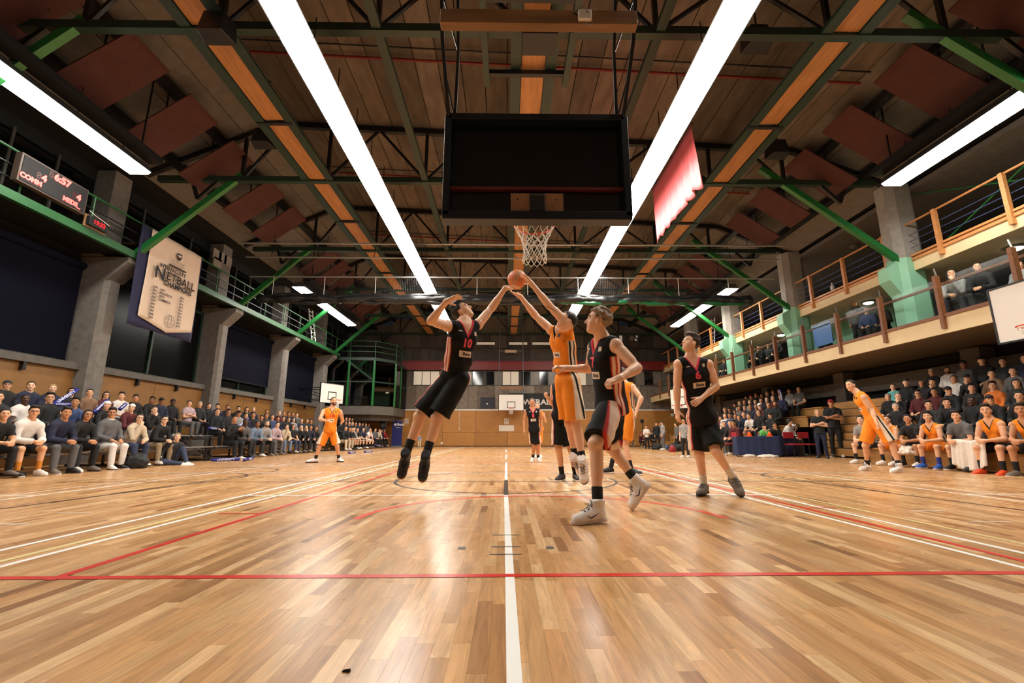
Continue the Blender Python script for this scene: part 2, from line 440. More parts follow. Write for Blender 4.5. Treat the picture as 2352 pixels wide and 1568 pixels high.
# longitudinal plywood strips with green flanges, and thin green tie beams
def ply_strip(x, lab):
    t = empty('ceiling_strip', (x, 16, ZB), lab, 'ceiling strip', 'orange plywood ceiling strips')
    for a, b in zip([YN] + FRAMES, FRAMES + [YF]):
        if b - a < 1: continue
        n = 2
        for i in range(n):
            y0, y1 = a + (b - a) * i / n + 0.09, a + (b - a) * (i + 1) / n - 0.09
            MB().box((x - 0.24, y0, ZB - 0.02), (x + 0.24, y1, ZB + 0.02)).build('panel', m_ply, t)
        ym = (a + b) / 2
        MB().box((x - 0.46, ym - 0.05, ZB - 0.08), (x + 0.40, ym + 0.05, ZB - 0.02)).build('cross_bar', m_black, t)
    for s in (-1, 1):
        MB().box((x + s * 0.37 - 0.11, YN, ZB - 0.06), (x + s * 0.37 + 0.11, YF, ZB + 0.02)).build('flange_beam', m_green, t)
for x, l in ((-5.75, 'orange plywood strip along the roof between the inner lights and the dark window side'), (0.55, 'orange plywood strip along the middle of the roof, above the near basket'),
             (6.55, 'orange plywood strip along the roof beside the red hanging banner')): ply_strip(x, l)
for x, l in ((-2.5, 'thin green beam along the roof, beside the middle strip on the dark window side'), (2.95, 'thin green beam along the roof, beside the middle strip on the gallery side')):
    MB().box((x - 0.09, YN, ZB - 0.05), (x + 0.09, YF, ZB + 0.08)).build('roof_beam', m_green, label=l, cat='beam')
for x, l in ((-10.1, 'dark purlin along the roof edge on the dark window side, outer one'), (-8.7, 'dark purlin along the roof edge on the dark window side, inner one'), (9.6, 'dark purlin along the roof edge on the gallery side, inner one'), (11.0, 'dark purlin along the roof edge on the gallery side, outer one')):
    MB().box((x - .12, YN, zroof(x) - .32), (x + .12, YF - .06, zroof(x) - .135)).build('purlin', m_black, label=l, cat='purlin')
# pipes under the roof
m_redpipe = mat('red_pipe', (120, 34, 30), 0.5)
for y, l in ((9.9, 'dark red sprinkler pipe crossing under the roof behind the near backboard'), (15.3, 'dark red sprinkler pipe crossing under the roof above the hoop net'), (20.6, 'dark red sprinkler pipe crossing under the roof beyond the net divider')):
    MB().tube([(-7, y, zroof(-7) - 0.12), (9, y, zroof(9) - 0.12)], 0.035).build('sprinkler_pipe', m_redpipe, label=l, cat='pipe')
    MB().tube([(-7, y - .35, zroof(-7) - 0.1), (9, y - .35, zroof(9) - 0.1)], 0.02).build('conduit_pipe', m_black, label=l.replace('dark red sprinkler', 'thin dark conduit'), cat='pipe')
# rust red slanted acoustic panels on both sides
m_rust = mat('rust_red_panel', (72, 32, 24), 0.8, var=0.15, scale=3)
for s in (-1, 1):
    for k, y0 in enumerate((6.4, 8.3, 10.15, 12.0, 14.1, 15.9, 19.8, 21.3, 22.8, 25.4, 26.7, 28.0)):
        if s < 0: a, b = (-9.5, 8.15), (-8.05, 9.25)
        else: a, b = (10.35, 8.15), (8.9, 9.15)
        d = 1.12
        t = empty('acoustic_panel', (a[0], y0, a[1]), 'rust red slanted roof panel on the %s, %s from the near end' % ('dark window side' if s < 0 else 'gallery side',
                  ['first', 'second', 'third', 'fourth', 'fifth', 'sixth', 'seventh', 'eighth', 'ninth', 'tenth', 'eleventh', 'last'][k]), 'acoustic panel', 'rust red roof panels')
        nx, nz = -(b[1] - a[1]), (b[0] - a[0]); q = math.hypot(nx, nz); nx, nz = nx / q * 0.04, nz / q * 0.04
        MB().hexa([(a[0], y0, a[1]), (b[0], y0, b[1]), (b[0], y0 + d, b[1]), (a[0], y0 + d, a[1]),
                   (a[0] + nx, y0, a[1] + nz), (b[0] + nx, y0, b[1] + nz), (b[0] + nx, y0 + d, b[1] + nz), (a[0] + nx, y0 + d, a[1] + nz)]).build('board', m_rust, t, bevel=0.006)
        for yy in (y0 + 0.2, y0 + d - 0.2):
            xm = (a[0] + b[0]) / 2; zm = (a[1] + b[1]) / 2
            MB().bar((xm, yy, zm), (xm, yy, zroof(xm)), 0.03, 0.03, (0, 1, 0)).build('hanger_rod', m_black, t)

# ---- fluorescent light rows
LZ = 7.3
def tube_light_proto():
    t = empty('fluorescent_light', (0, 0, LZ), 'x', 'ceiling light', 'rows of fluorescent lights')
    MB().hexa([(-0.30, 0.0, LZ), (0.30, 0.0, LZ), (0.30, 1.19, LZ), (-0.30, 1.19, LZ), (-0.16, 0.0, LZ + .22), (0.16, 0.0, LZ + .22), (0.16, 1.19, LZ + .22), (-0.16, 1.19, LZ + .22)]).build('housing', m_housing, t)
    MB().hexa([(-0.22, 0.02, LZ - .06), (0.22, 0.02, LZ - .06), (0.22, 1.17, LZ - .06), (-0.22, 1.17, LZ - .06), (-0.28, 0.01, LZ - .001), (0.28, 0.01, LZ - .001), (0.28, 1.18, LZ - .001), (-0.28, 1.18, LZ - .001)]).build('diffuser', m_lit, t)
    MB().tube([(0, 0.6, LZ + .2), (0, 0.6, ZB - .05)], 0.012, 6).build('hanger_rod', m_black, t)
    return t
ORD = ['first', 'second', 'third', 'fourth', 'fifth', 'sixth', 'seventh', 'eighth', 'ninth', 'tenth', 'eleventh', 'twelfth', 'thirteenth', 'fourteenth', 'fifteenth', 'sixteenth', 'seventeenth', 'eighteenth', 'nineteenth', 'twentieth',
       'twenty-first', 'twenty-second', 'twenty-third', 'twenty-fourth', 'twenty-fifth', 'twenty-sixth', 'twenty-seventh', 'twenty-eighth', 'twenty-ninth', 'thirtieth']
_tl = [None]
def tube_row(x, y0, n, what):
    for i in range(n):
        if _tl[0] is None: t = _tl[0] = tube_light_proto()
        else: t = copy_tree(_tl[0])
        t.location = (x, y0 + i * 1.2, LZ)
        t['label'] = 'glowing white fluorescent light, %s of the %s' % (ORD[i], what)
tube_row(-3.55, 2.9, 22, 'long inner row on the dark window side')
tube_row(3.62, 2.9, 22, 'long inner row on the gallery side')
tube_row(-9.35, 4.6, 5, 'short near outer row on the dark window side')
tube_row(-9.35, 19.6, 6, 'short far outer row on the dark window side')
tube_row(10.25, 4.9, 5, 'short near outer row on the gallery side')
tube_row(10.25, 19.6, 6, 'short far outer row on the gallery side')
for x, y0, y1, l in ((-9.0, 4.6, 10.6, 'black cable trunking beside the short near light row on the dark window side'), (9.9, 4.9, 10.9, 'black cable trunking beside the short near light row on the gallery side'),
                     (-9.0, 19.6, 26.8, 'black cable trunking beside the far light row on the dark window side'), (9.9, 19.6, 26.8, 'black cable trunking beside the far light row on the gallery side')):
    t = empty('cable_trunking', (x, y0, 7.55), l, 'trunking'); MB().box((x - .17, y0, 7.54), (x + .17, y1, 7.70)).build('channel', m_black, t)
    for yy in (y0 + .5, (y0 + y1) / 2, y1 - .5): MB().bar((x, yy, 7.7), (x, yy, zroof(x)), .03, .03, (0, 1, 0)).build('hanger_rod', m_black, t)
# ================================================================== WALLS
# ---- far end wall
wf = MB().box((XL, YF, -0.2), (GX, YF + 0.25, 9.2)).build('wall_far', m_conc_dark, kind='structure', label='far end wall with timber lining below and concrete and metal panels above')
m_wall2 = mat('shaded_orange_board_b', (134, 92, 44), 0.5, var=0.12, scale=3.5)
m_wallf, m_wallf2 = mat('far_wall_board', (182, 124, 58), .5, var=.1, scale=3.5), mat('lit_orange_board_b', (172, 116, 52), .5, var=.1, scale=3.5)  # same boards on the far wall, brighter light put into the colour
m_cp = [mat('concrete_panel_%d' % i, c, 0.85, var=0.25, scale=4, bump=0.2) for i, c in enumerate([(128, 116, 104), (112, 102, 92), (142, 130, 118)])]
rng = random.Random(11)
x = XL + 0.3; i = 0
while x < 14.4:   # timber lining boards
    MB().box((x, YF - 0.06, 0.06), (x + 2.38, YF, 1.02)).build('panel', rng.choice([m_wallf, m_wallf2]), wf)
    MB().box((x, YF - 0.06, 1.03), (x + 2.38, YF, 2.62)).build('panel', rng.choice([m_wallf, m_wallf2]), wf)
    x += 2.4
MB().box((XL, YF - 0.09, 2.63), (14.4, YF, 2.72)).build('trim_strip', m_white, wf)
MB().box((XL, YF - 0.075, 0.0), (14.4, YF, 0.055)).build('base_strip', m_black, wf)
x = -7.5
while x < 14:
    wd = rng.choice([0.55, 0.62, 0.7])
    MB().box((x, YF - 0.03 - rng.random() * 0.02, 2.74), (x + wd - 0.02, YF, 4.48)).build('panel', rng.choice(m_cp), wf)
    x += wd
m_cladd = [mat('dark_cladding_%d' % i, c, 0.6, var=0.2, scale=3) for i, c in enumerate([(66, 60, 56), (54, 50, 47), (78, 72, 66)])]
x = XL + 0.2
while x < 15:
    MB().box((x, YF - 0.04 - rng.random() * 0.02, 6.32), (x + 0.58, YF, 7.35)).build('panel', rng.choice(m_cladd), wf)
    MB().box((x, YF - 0.04 - rng.random() * 0.02, 7.4), (x + 0.58, YF, 8.55)).build('panel', rng.choice(m_cladd), wf)
    x += 0.6
MB().box((XL, YF - 0.07, 7.35), (14.4, YF - .02, 7.41)).build('rail', m_black, wf)
x = -11
while x < 12:
    z1 = min(zroof(x + .1), zroof(x + 2.1)) - 0.1
    if z1 > 8.8: MB().box((x, YF - 0.05, 8.62), (x + 2.15, YF, z1)).build('panel', m_roof_pale, wf)
    x += 2.2
m_redbeam = mat('red_beam', (122, 26, 22), 0.45, var=0.1)
rb = empty('crane_beam', (0, YF - 0.2, 5.7), 'dark red steel beam across the far wall above the windows', 'beam')
MB().box((-7.9, YF - 0.34, 5.72), (12.5, YF - 0.30, 6.28)).build('web', m_redbeam, rb)
MB().box((-7.9, YF - 0.44, 5.66), (12.5, YF - 0.20, 5.72)).build('flange', m_redbeam, rb)
MB().box((-7.9, YF - 0.44, 6.28), (12.5, YF - 0.20, 6.34)).build('flange', m_redbeam, rb)
for x in (-7.6, -2, 4, 10): MB().box((x - .06, YF - .3, 5.75), (x + .06, YF, 6.25)).build('bracket', m_redbeam, rb)
# window band of the far wall
m_pane_lit = mat('lit_frosted_pane', (210, 198, 176), 0.3, emit=0.25)
m_pane_mid = mat('dim_frosted_pane', (120, 112, 102), 0.3)
m_pane_dk = mat('dark_pane', (14, 15, 18), 0.08)
m_frame = mat('window_frame_grey', (70, 66, 62), 0.5)
wn = 0
def far_window(x0, x1, z0, z1, n, tones):
    global wn; wn += 1
    fr = empty('window_%d' % wn, ((x0 + x1) / 2, YF, z0), 'window band section in the far wall, %s along from the glazed booth' % ORD[wn - 1], 'window', 'windows of the far wall', kind='structure')
    fw = 0.05
    mb = MB().box((x0, YF - .09, z0), (x1, YF, z0 + fw)).box((x0, YF - .09, z1 - fw), (x1, YF, z1)).box((x0, YF - .09, z0), (x0 + fw, YF, z1)).box((x1 - fw, YF - .09, z0), (x1, YF, z1))
    mb.build('frame', m_frame, fr)
    for i in range(n):
        a, b = x0 + fw + (x1 - x0 - 2 * fw) * i / n + .02, x0 + fw + (x1 - x0 - 2 * fw) * (i + 1) / n - .02
        MB().box((a, YF - .05, z0 + fw), (b, YF - .03, z1 - fw)).build('pane', tones[i % len(tones)], fr)
        if i: MB().box((a - .04, YF - .08, z0 + fw), (a, YF - .01, z1 - fw)).build('mullion', m_frame, fr)
a_, b_, c_ = m_pane_lit, m_pane_mid, m_pane_dk
far_window(-7.1, -4.4, 4.5, 5.62, 4, [a_, a_, a_, b_]); far_window(-4.3, -1.7, 4.5, 5.62, 3, [c_, b_, c_]); far_window(-1.6, 1.0, 4.5, 5.62, 4, [c_, b_, a_, a_])
far_window(1.1, 3.9, 4.5, 5.62, 4, [c_, b_, c_, b_]); far_window(4.0, 6.8, 4.5, 5.62, 4, [b_, b_, a_, b_]); far_window(6.9, 9.7, 4.5, 5.62, 4, [c_, b_, b_, c_]); far_window(9.8, 12.6, 4.5, 5.62, 4, [b_, c_, b_, b_])
far_window(8.7, 10.4, 7.95, 8.45, 4, [a_, a_, b_, a_])
# small lit slots high on the cladding
for x0, x1, z in ((-2.4, -0.9, 7.75), (0.2, 1.6, 7.75), (2.0, 3.4, 7.75)):
    wn += 1
    fr = empty('window_%d' % wn, (x0, YF - .08, z), 'narrow bright slot window high in the dark cladding, %s from the booth' % ['first', 'second', 'third'][wn - 9], 'window', kind='structure')
    MB().box((x0 - .04, YF - .09, z - .14), (x1 + .04, YF - .07, z + .14)).build('frame', m_frame, fr)
    MB().box((x0, YF - .1, z - .1), (x1, YF - .085, z + .1)).build('pane', m_pane_lit, fr)

# ---- wall behind the camera
MB().box((XL, YN - .25, -0.2), (GX, YN, 9.9)).build('wall_near', m_cp[1], kind='structure', label='near end wall behind the near basket')

# ---- dark window side
wl = MB().box((XL - .25, YN, -0.2), (XL, YF + .2, 9.2)).build('wall_left', m_dark, kind='structure', label='dark window side wall with orange timber lining below')
LW = -11.75
lin_ys = [YN + 0.02] + FRAMES[:6]
for j, (ya, yb) in enumerate(zip(lin_ys, lin_ys[1:] + [33.9])):
    n = 2 if yb - ya > 3 else 1
    for i in range(n):
        y0, y1 = ya + (yb - ya) * i / n + 0.01, ya + (yb - ya) * (i + 1) / n - 0.01
        MB().box((XL, y0, 0.0), (LW, y1, 1.55)).build('panel', rng.choice([m_wall, m_wall2]), wl)
        MB().box((XL, y0, 1.565), (LW, y1, 2.5)).build('panel', rng.choice([m_wall, m_wall2]), wl)
MB().box((XL, YN, 2.5), (LW + 0.12, YF, 2.68)).build('ledge', m_conc_dark, wl)
for y in np.arange(0.5, 33, 1.75): MB().box((LW, y, 2.3), (LW + .1, y + .08, 2.52)).build('bracket', m_black, wl)
# columns with haunches
def left_column(y, k):
    t = empty('concrete_column', (LW + .1, y, 0), 'pale concrete column with flared head on the dark window side, %s from the near end' % NTH[k], 'column', 'columns of the dark window side')
    w, x1 = 0.27, LW + 0.42
    MB().prism([(XL, y - w, 0), (x1 - .1, y - w, 0), (x1, y - w * .6, 0), (x1, y + w * .6, 0), (x1 - .1, y + w, 0), (XL, y + w, 0)], (0, 0, 5.1)).build('shaft', m_concrete, t)
    MB().prism([(XL, y - w, 5.1), (x1 - .02, y - w, 5.1), (x1 + .48, y - w, 5.62), (x1 + .48, y - w, 5.77), (XL, y - w, 5.77)], (0, 2 * w, 0)).build('haunch', m_concrete, t)
    MB().box((XL, y - .3, 5.8), (XL + .55, y + .3, 8.5)).build('upper_pier', m_concrete, t)
for k, y in enumerate(FRAMES[:6]): left_column(y, k)
# windows between the columns, with roller blinds
m_navy = mat('navy_blind', (11, 12, 25), 0.9, var=0.1, scale=8, spec=.1)
m_nightglass = mat('night_window_glass', (12, 12, 12), 0.22, spec=.15)
edges = [YN] + FRAMES[:6]
for j, (ya, yb) in enumerate(zip(edges, edges[1:] + [33.5])):
    wn += 1
    fr = empty('window_%d' % wn, (XL + .05, (ya + yb) / 2, 2.68), 'tall dark night window between columns on the dark window side, bay %s from the near end' % ORD[j], 'window', kind='structure')
    for (a, b, c, d) in ((ya + .3, yb - .3, 2.68, 2.78), (ya + .3, yb - .3, 5.45, 5.55), (ya + .27, ya + .35, 2.7, 5.5), (yb - .35, yb - .27, 2.7, 5.5), ((ya + yb) / 2 - .04, (ya + yb) / 2 + .04, 2.7, 5.5)):
        MB().box((XL + .02, a, c), (XL + .12, b, d)).build('frame_bar', m_green, fr)
    for a, b in ((ya + .35, (ya + yb) / 2 - .04), ((ya + yb) / 2 + .04, yb - .35)):
        MB().box((XL + .04, a, 2.78), (XL + .06, b, 5.45)).build('pane', m_nightglass, fr)
def blind(ya, yb, zlow, lab):
    t = empty('roller_blind', (XL + .25, (ya + yb) / 2, 5.5), lab, 'blind', 'navy roller blinds')
    MB().box((XL + .24, ya, zlow), (XL + .25, yb, 5.42)).build('fabric', m_navy, t)
    MB().tube([(XL + .25, ya, 5.42), (XL + .25, yb, 5.42)], 0.11, 10).build('roller', m_navy, t, smooth=True)
    MB().box((XL + .225, ya, zlow - .04), (XL + .265, yb, zlow)).build('weight_bar', m_black, t)
blind(7.8, 12.3, 2.75, 'dark navy roller blind drawn fully down under the scoreboard')
blind(18.4, 22.9, 3.15, 'navy roller blind drawn almost down in the bay after the netball banner')
blind(23.7, 28.2, 2.75, 'navy roller blind drawn fully down in the last bay before the glazed booth')
# walkway with green rails
cw = empty('catwalk', (-11.3, 16, 5.85), 'green steel walkway with railing high along the dark window side', 'walkway')
m_grate = mat('walkway_grate', (34, 34, 34), 0.6, metal=0.4)
MB().box((XL + .02, YN, 5.86), (-10.85, 29.2, 5.9)).build('deck', m_grate, cw)
MB().box((-10.9, YN, 5.78), (-10.78, 29.2, 5.98)).build('edge_beam', mat('walkway_green', (34, 86, 45), 0.4, var=0.15, scale=1.5), cw)
m_wg = MATS['walkway_green']
for z in (6.25, 6.55, 6.9): MB().tube([(-10.84, YN, z), (-10.84, 29.2, z)], 0.022 if z < 6.8 else 0.03, 6).build('rail', m_wg if z > 6.8 else m_black, cw)
for y in np.arange(0.6, 29.2, 1.75): MB().tube([(-10.84, y, 5.95), (-10.84, y, 6.9)], 0.024, 6).build('post', m_wg, cw)
# clerestory windows behind the walkway
for j, (ya, yb) in enumerate(zip(edges, edges[1:] + [33.5])):
    wn += 1
    fr = empty('window_%d' % wn, (XL + .05, (ya + yb) / 2, 6.2), 'dark clerestory window behind the walkway, bay %s from the near end' % ORD[j], 'window', kind='structure')
    for i in range(4):
        a = ya + .35 + (yb - ya - .7) * i / 4; b = ya + .35 + (yb - ya - .7) * (i + 1) / 4
        MB().box((XL + .03, a + .03, 6.3), (XL + .05, b - .03, 8.1)).build('pane', mat('clerestory_glass', (10, 10, 11), .05), fr)
        MB().box((XL + .02, a - .03, 6.2), (XL + .09, a + .03, 8.2)).build('mullion', m_frame, fr)

# ---- glazed booth in the far corner of the dark window side
bo = empty('glazed_booth', (-9.5, 31.8, 2.1), 'dark glazed control booth on a concrete slab in the far corner', 'booth')
XB0, XB1, YB = XL + .05, -7.55, 29.3
MB().prism([(XB0, YB, 2.1), (-8.6, YB + .2, 2.1), (XB1, YB + 1.6, 2.1), (XB1, YF, 2.1), (XB0, YF, 2.1)], (0, 0, 0.55)).build('floor_slab', m_conc_dark, bo)
MB().prism([(XB0, YB + .5, 1.75), (-8.9, YB + .8, 1.75), (XB1 - .4, YB + 2, 1.75), (XB1 - .4, YF, 1.75), (XB0, YF, 1.75)], (0, 0, 0.35)).build('slab_rib', m_conc_dark, bo)
MB().prism([(XB0, YB, 5.6), (-8.6, YB + .2, 5.6), (XB1, YB + 1.6, 5.6), (XB1, YF, 5.6), (XB0, YF, 5.6)], (0, 0, 0.2)).build('roof_slab', m_green, bo)
m_boothglass = glass('booth_glass', (0.25, 0.28, 0.27), 0.16)
poly = [(XB0, YB), (-10.2, YB + .1), (-8.6, YB + .2), (XB1, YB + 1.6), (XB1, YB + 3.2), (XB1, YF - .05)]
for (xa, ya), (xb, yb) in zip(poly, poly[1:]):
    d = Vector((xb - xa, yb - ya, 0)).normalized() * 0.05; nrm = Vector((d.y, -d.x, 0)) * .2
    MB().hexa([Vector((xa, ya, 2.7)) + d, Vector((xb, yb, 2.7)) - d, Vector((xb, yb, 2.7)) - d + nrm, Vector((xa, ya, 2.7)) + d + nrm,
               Vector((xa, ya, 5.58)) + d, Vector((xb, yb, 5.58)) - d, Vector((xb, yb, 5.58)) - d + nrm, Vector((xa, ya, 5.58)) + d + nrm]).build('pane', m_boothglass, bo)
    MB().box((xa - .06, ya - .06, 2.65), (xa + .06, ya + .06, 5.6)).build('mullion', m_green_bright, bo)
    MB().bar((xa, ya, 4.2), (xb, yb, 4.2), .06, .08).build('transom', m_green, bo)
for z in (6.2, 6.55, 6.9): MB().tube([(-10.8, 29.4, z), (-8.6, YB + .3, z), (XB1 + .05, YB + 1.7, z), (XB1 + .05, YF - .2, z)], .024, 6).build('rail', m_wg, bo)
for (xa, ya) in poly[1:]: MB().tube([(xa, ya, 5.8), (xa, ya, 6.9)], .024, 6).build('post', m_wg, bo)

# ---- gallery side
wr = MB().box((GX, YN, -0.2), (GX + .25, YF + .2, 9.2)).build('wall_right', m_dark, kind='structure', label='dark back wall of the galleries')
wlow = MB().box((13.75, YN, 0), (14.0, YF, 3.2)).build('wall_under_gallery', m_dark, kind='structure', label='dark wall under the lower gallery behind the bleachers')
MB().box((13.45, YN, 2.35), (13.75, YF, 2.85)).build('concrete_band', m_conc_dark, wlow)
for y in FRAMES: MB().box((13.3, y - .28, 0), (13.75, y + .28, 3.2)).build('pier', m_conc_dark, wlow)
m_cream = mat('cream_fascia', (226, 204, 160), 0.6, var=0.06, scale=2)
m_soffit = mat('gallery_soffit', (120, 104, 84), 0.8)
m_mint = mat('mint_paint', (140, 196, 164), 0.55, var=0.06, scale=3)
m_wood = mat('dark_wood_trim', (118, 72, 40), 0.5, var=0.2, scale=3, stretch=(4, 0.6, 4))
m_woodl = mat('pine_wood', (196, 134, 78), 0.5, var=0.15, scale=3, stretch=(4, 0.8, 4))
g1 = empty('lower_gallery', (11.0, 16, 3.3), 'lower spectator gallery with cream fascia and glass balustrade on the gallery side', 'gallery')
MB().box((11.0, YN, 3.28), (GX, YF, 3.62)).build('floor_slab', m_soffit, g1)
MB().box((10.94, YN, 3.24), (11.0, YF, 3.64)).build('fascia', m_cream, g1)
MB().box((10.9, YN, 3.64), (11.12, YF, 3.72)).build('edge_trim', m_wood, g1)
m_bal = glass('balustrade_glass', (0.90, 0.93, 0.92), 0.008, .12)
ys = list(np.arange(0.2, 34.0, 1.78))
for k, y in enumerate(ys):
    MB().box((10.86, y - .045, 3.35), (10.98, y + .045, 4.72)).build('baluster', m_wood, g1)
    MB().tube([(10.95, y, 4.72), (11.02, y + .1, 4.95)], .02, 5).build('bracket', m_steel, g1)
    if k + 1 < len(ys): MB().box((11.03, y + .05, 3.74), (11.045, ys[k + 1] - .05, 4.66)).build('pane', m_bal, g1)
MB().box((11.1, YN, 4.5), (11.16, YF, 4.56)).build('inner_rail', m_wood, g1)
g2 = empty('upper_gallery', (12.1, 16, 5.6), 'upper gallery with pale fascia, wooden posts and wire rails', 'gallery')
MB().box((12.05, YN, 5.55), (GX, YF, 5.78)).build('floor_slab', mat('upper_soffit', (200, 190, 165), 0.7), g2)
MB().box((12.0, YN, 5.5), (12.05, YF, 5.80)).build('fascia', m_cream, g2)
MB().box((11.96, YN, 5.80), (12.12, YF, 5.88)).build('edge_trim', m_woodl, g2)
MB().box((11.96, YN, 5.92), (12.12, YF, 5.98)).build('edge_trim', m_woodl, g2)
for y in np.arange(0.9, 33.5, 1.78): MB().box((11.9, y - .05, 5.62), (12.0, y + .05, 6.95)).build('post', m_woodl, g2)
MB().tube([(11.97, YN, 6.93), (11.97, YF, 6.93)], .03, 6).build('handrail', m_woodl, g2)
m_wire = mat('blue_wire', (80, 96, 150), 0.4, metal=0.5)
for z in (6.2, 6.4, 6.6): MB().tube([(12.02, YN, z), (12.02, YF, z)], .01, 5).build('wire', m_wire, g2)
g3 = MB().box((12.3, YN, 8.05), (GX, YF, 8.2)).build('gallery_ceiling', m_conc_dark, kind='structure', label='low dark ceiling above the upper gallery')
def right_column(y, k):
    t = empty('mint_column', (12.05, y, 3.6), 'column painted mint below and grey above on the lower gallery, %s from the near end' % NTH[k], 'column', 'columns of the gallery side')
    w = .33; x0, x1 = 11.62, 12.5
    oc = lambda s: [(x0, y - w * .5, 0), (x0 + .2, y - w, 0), (x1 - .2, y - w, 0), (x1, y - w * .5, 0), (x1, y + w * .5, 0), (x1 - .2, y + w, 0), (x0 + .2, y + w, 0), (x0, y + w * .5, 0)]
    MB().prism([(a, b, 3.62) for a, b, c in oc(1)], (0, 0, 2.3)).build('mint_shaft', m_mint, t)
    MB().prism([(x0 + .05, y - .2, 4.75), (x0 - .28, y - .2, 5.25), (x0 - .28, y - .2, 5.65), (x0 + .05, y - .2, 5.85)], (0, .4, 0)).build('corbel', m_mint, t)
    MB().prism([(a, b, 5.92) for a, b, c in oc(1)], (0, 0, 2.4)).build('grey_shaft', mat('brightened_concrete', (150, 144, 136), .85, var=.15, scale=6), t)  # concrete lightened in colour to make up for weak light up here
for k, y in enumerate(FRAMES[:6]): right_column(y + .15, k)
# back wall of lower gallery: mint and dark panels, round lamps
for j in range(12):
    y0 = YN + j * 3.0
    MB().box((14.6, y0, 3.62), (14.7, y0 + 2.96, 5.55)).build('panel', m_mint if j in (6, 7, 9, 10) else m_dark, wr)
m_down = mat('round_lamp_glass', (255, 238, 205), 0.4, emit=DOWN_E)
for k, y in enumerate((4.5, 10.9, 15.8, 21.2, 26.3, 31)):
    t = empty('round_lamp', (13.2, y, 5.5), 'round glowing lamp under the upper gallery, %s from the near end' % NTH[k], 'ceiling light', 'round gallery lamps')
    MB().lathe([(.2, 0), (.2, -.04), (.17, -.05)], (13.2, y, 5.548)).build('rim', m_steel, t, smooth=True)
    MB().lathe([(.16, -.03), (.15, -.08), (.08, -.11), (.0, -.115)], (13.2, y, 5.55)).build('bowl', m_down, t, smooth=True)
for k, y in enumerate((9.2, 16.5)):
    MB().lathe([(.16, 0), (.18, -.05), (.1, -.12), (0, -.14)], (13.6, y, 8.05)).build('round_lamp', m_conc_dark, smooth=True, label='unlit round lamp on the ceiling of the upper gallery, %s one' % ('nearer', 'farther')[k], cat='ceiling light')
for k, (ya, yb) in enumerate(((7.7, 12.6), (2.4, 7.4))):
    for j, (z0, z1) in enumerate(((8.0, 5.9), (5.9, 8.0))):
        MB().tube([(12.5, ya, z0), (12.5, yb, z1)], .018, 6).build('brace_rod', m_green_bright, label='thin green brace rod %s across the upper gallery bay %s' % (('falling away', 'rising away')[j], ('by the first mint column', 'nearest the camera')[k]), cat='rod', group='green brace rods')
# ================================================================== NEAR BASKET, seen from behind
HX = 0.31
m_bb = mat('backboard_black', (12, 12, 13), 0.25)
m_bbframe = mat('backboard_frame', (24, 25, 30), 0.4, metal=0.3)
m_rim = mat('rim_orange', (222, 70, 36), 0.4)
m_net = mat('net_cord', (238, 232, 222), 0.8)
m_timber = mat('timber', (138, 102, 66), 0.6, var=0.25, scale=2.5, stretch=(0.6, 6, 6))
m_plyp = mat('plywood_plate', (150, 108, 68), 0.6, var=0.2, scale=5)
m_rail = mat('dull_red_rail', (90, 24, 22), 0.5)
YB4, ZB0, ZB1 = 4.28, 2.9, 4.05
hb = empty('basketball_hoop', (HX, YB4, 2.9), 'near basket with black backboard seen from behind and white net, hung from the roof', 'basketball hoop')
MB().box((HX - .90, YB4 + .05, ZB0 + .02), (HX + .90, YB4 + .09, ZB1 - .02)).build('backboard', m_bb, hb)
fr = MB()
for (a, b, c, d) in ((-.96, .96, ZB0 - .04, ZB0 + .05), (-.93, .93, ZB1 - .05, ZB1 + .02)): fr.box((HX + a, YB4 - .06, c), (HX + b, YB4 + .1, d))
for s in (-1, 1): fr.box((HX + s * .93 - .035, YB4 - .06, ZB0), (HX + s * .93 + .035, YB4 + .1, ZB1))
fr.build('backboard_frame', m_bbframe, hb, bevel=.006)
MB().box((HX - .9, YB4 + .0, 3.22), (HX + .9, YB4 + .05, 3.25)).build('red_rail', m_rail, hb)
pp = MB().box((HX - .27, YB4 - .01, 2.97), (HX + .27, YB4 + .03, 3.17)).build('mounting_plate', m_plyp, hb)
MB().box((HX - .08, YB4 - .05, 2.96), (HX + .08, YB4 - .01, 3.15)).build('bracket', m_black, pp, bevel=.01)
place_text('AUCKLAND', .026, (HX, YB4 - .055, 3.125), (1, 0, 0), (0, 0, 1), mat('faded_print', (120, 110, 98), .6), 'lettering', pp)
for s in (-.2, .2): MB().lathe([(0, -.005), (.008, -.005), (.008, .01)], (HX + s, YB4 - .014, 3.1), 8, 'y').build('bolt', m_black, pp)
RY, RZ, RR = YB4 + .09 + .15 + .228, 3.05, .228
n = 40
rim = MB().tube([(HX + RR * math.cos(2 * math.pi * i / n), RY + RR * math.sin(2 * math.pi * i / n), RZ) for i in range(n)], .0095, 8, closed=True)
rim.bar((HX, YB4 + .09, RZ - .01), (HX, RY - RR, RZ), .12, .02).build('rim', m_rim, hb, smooth=True)
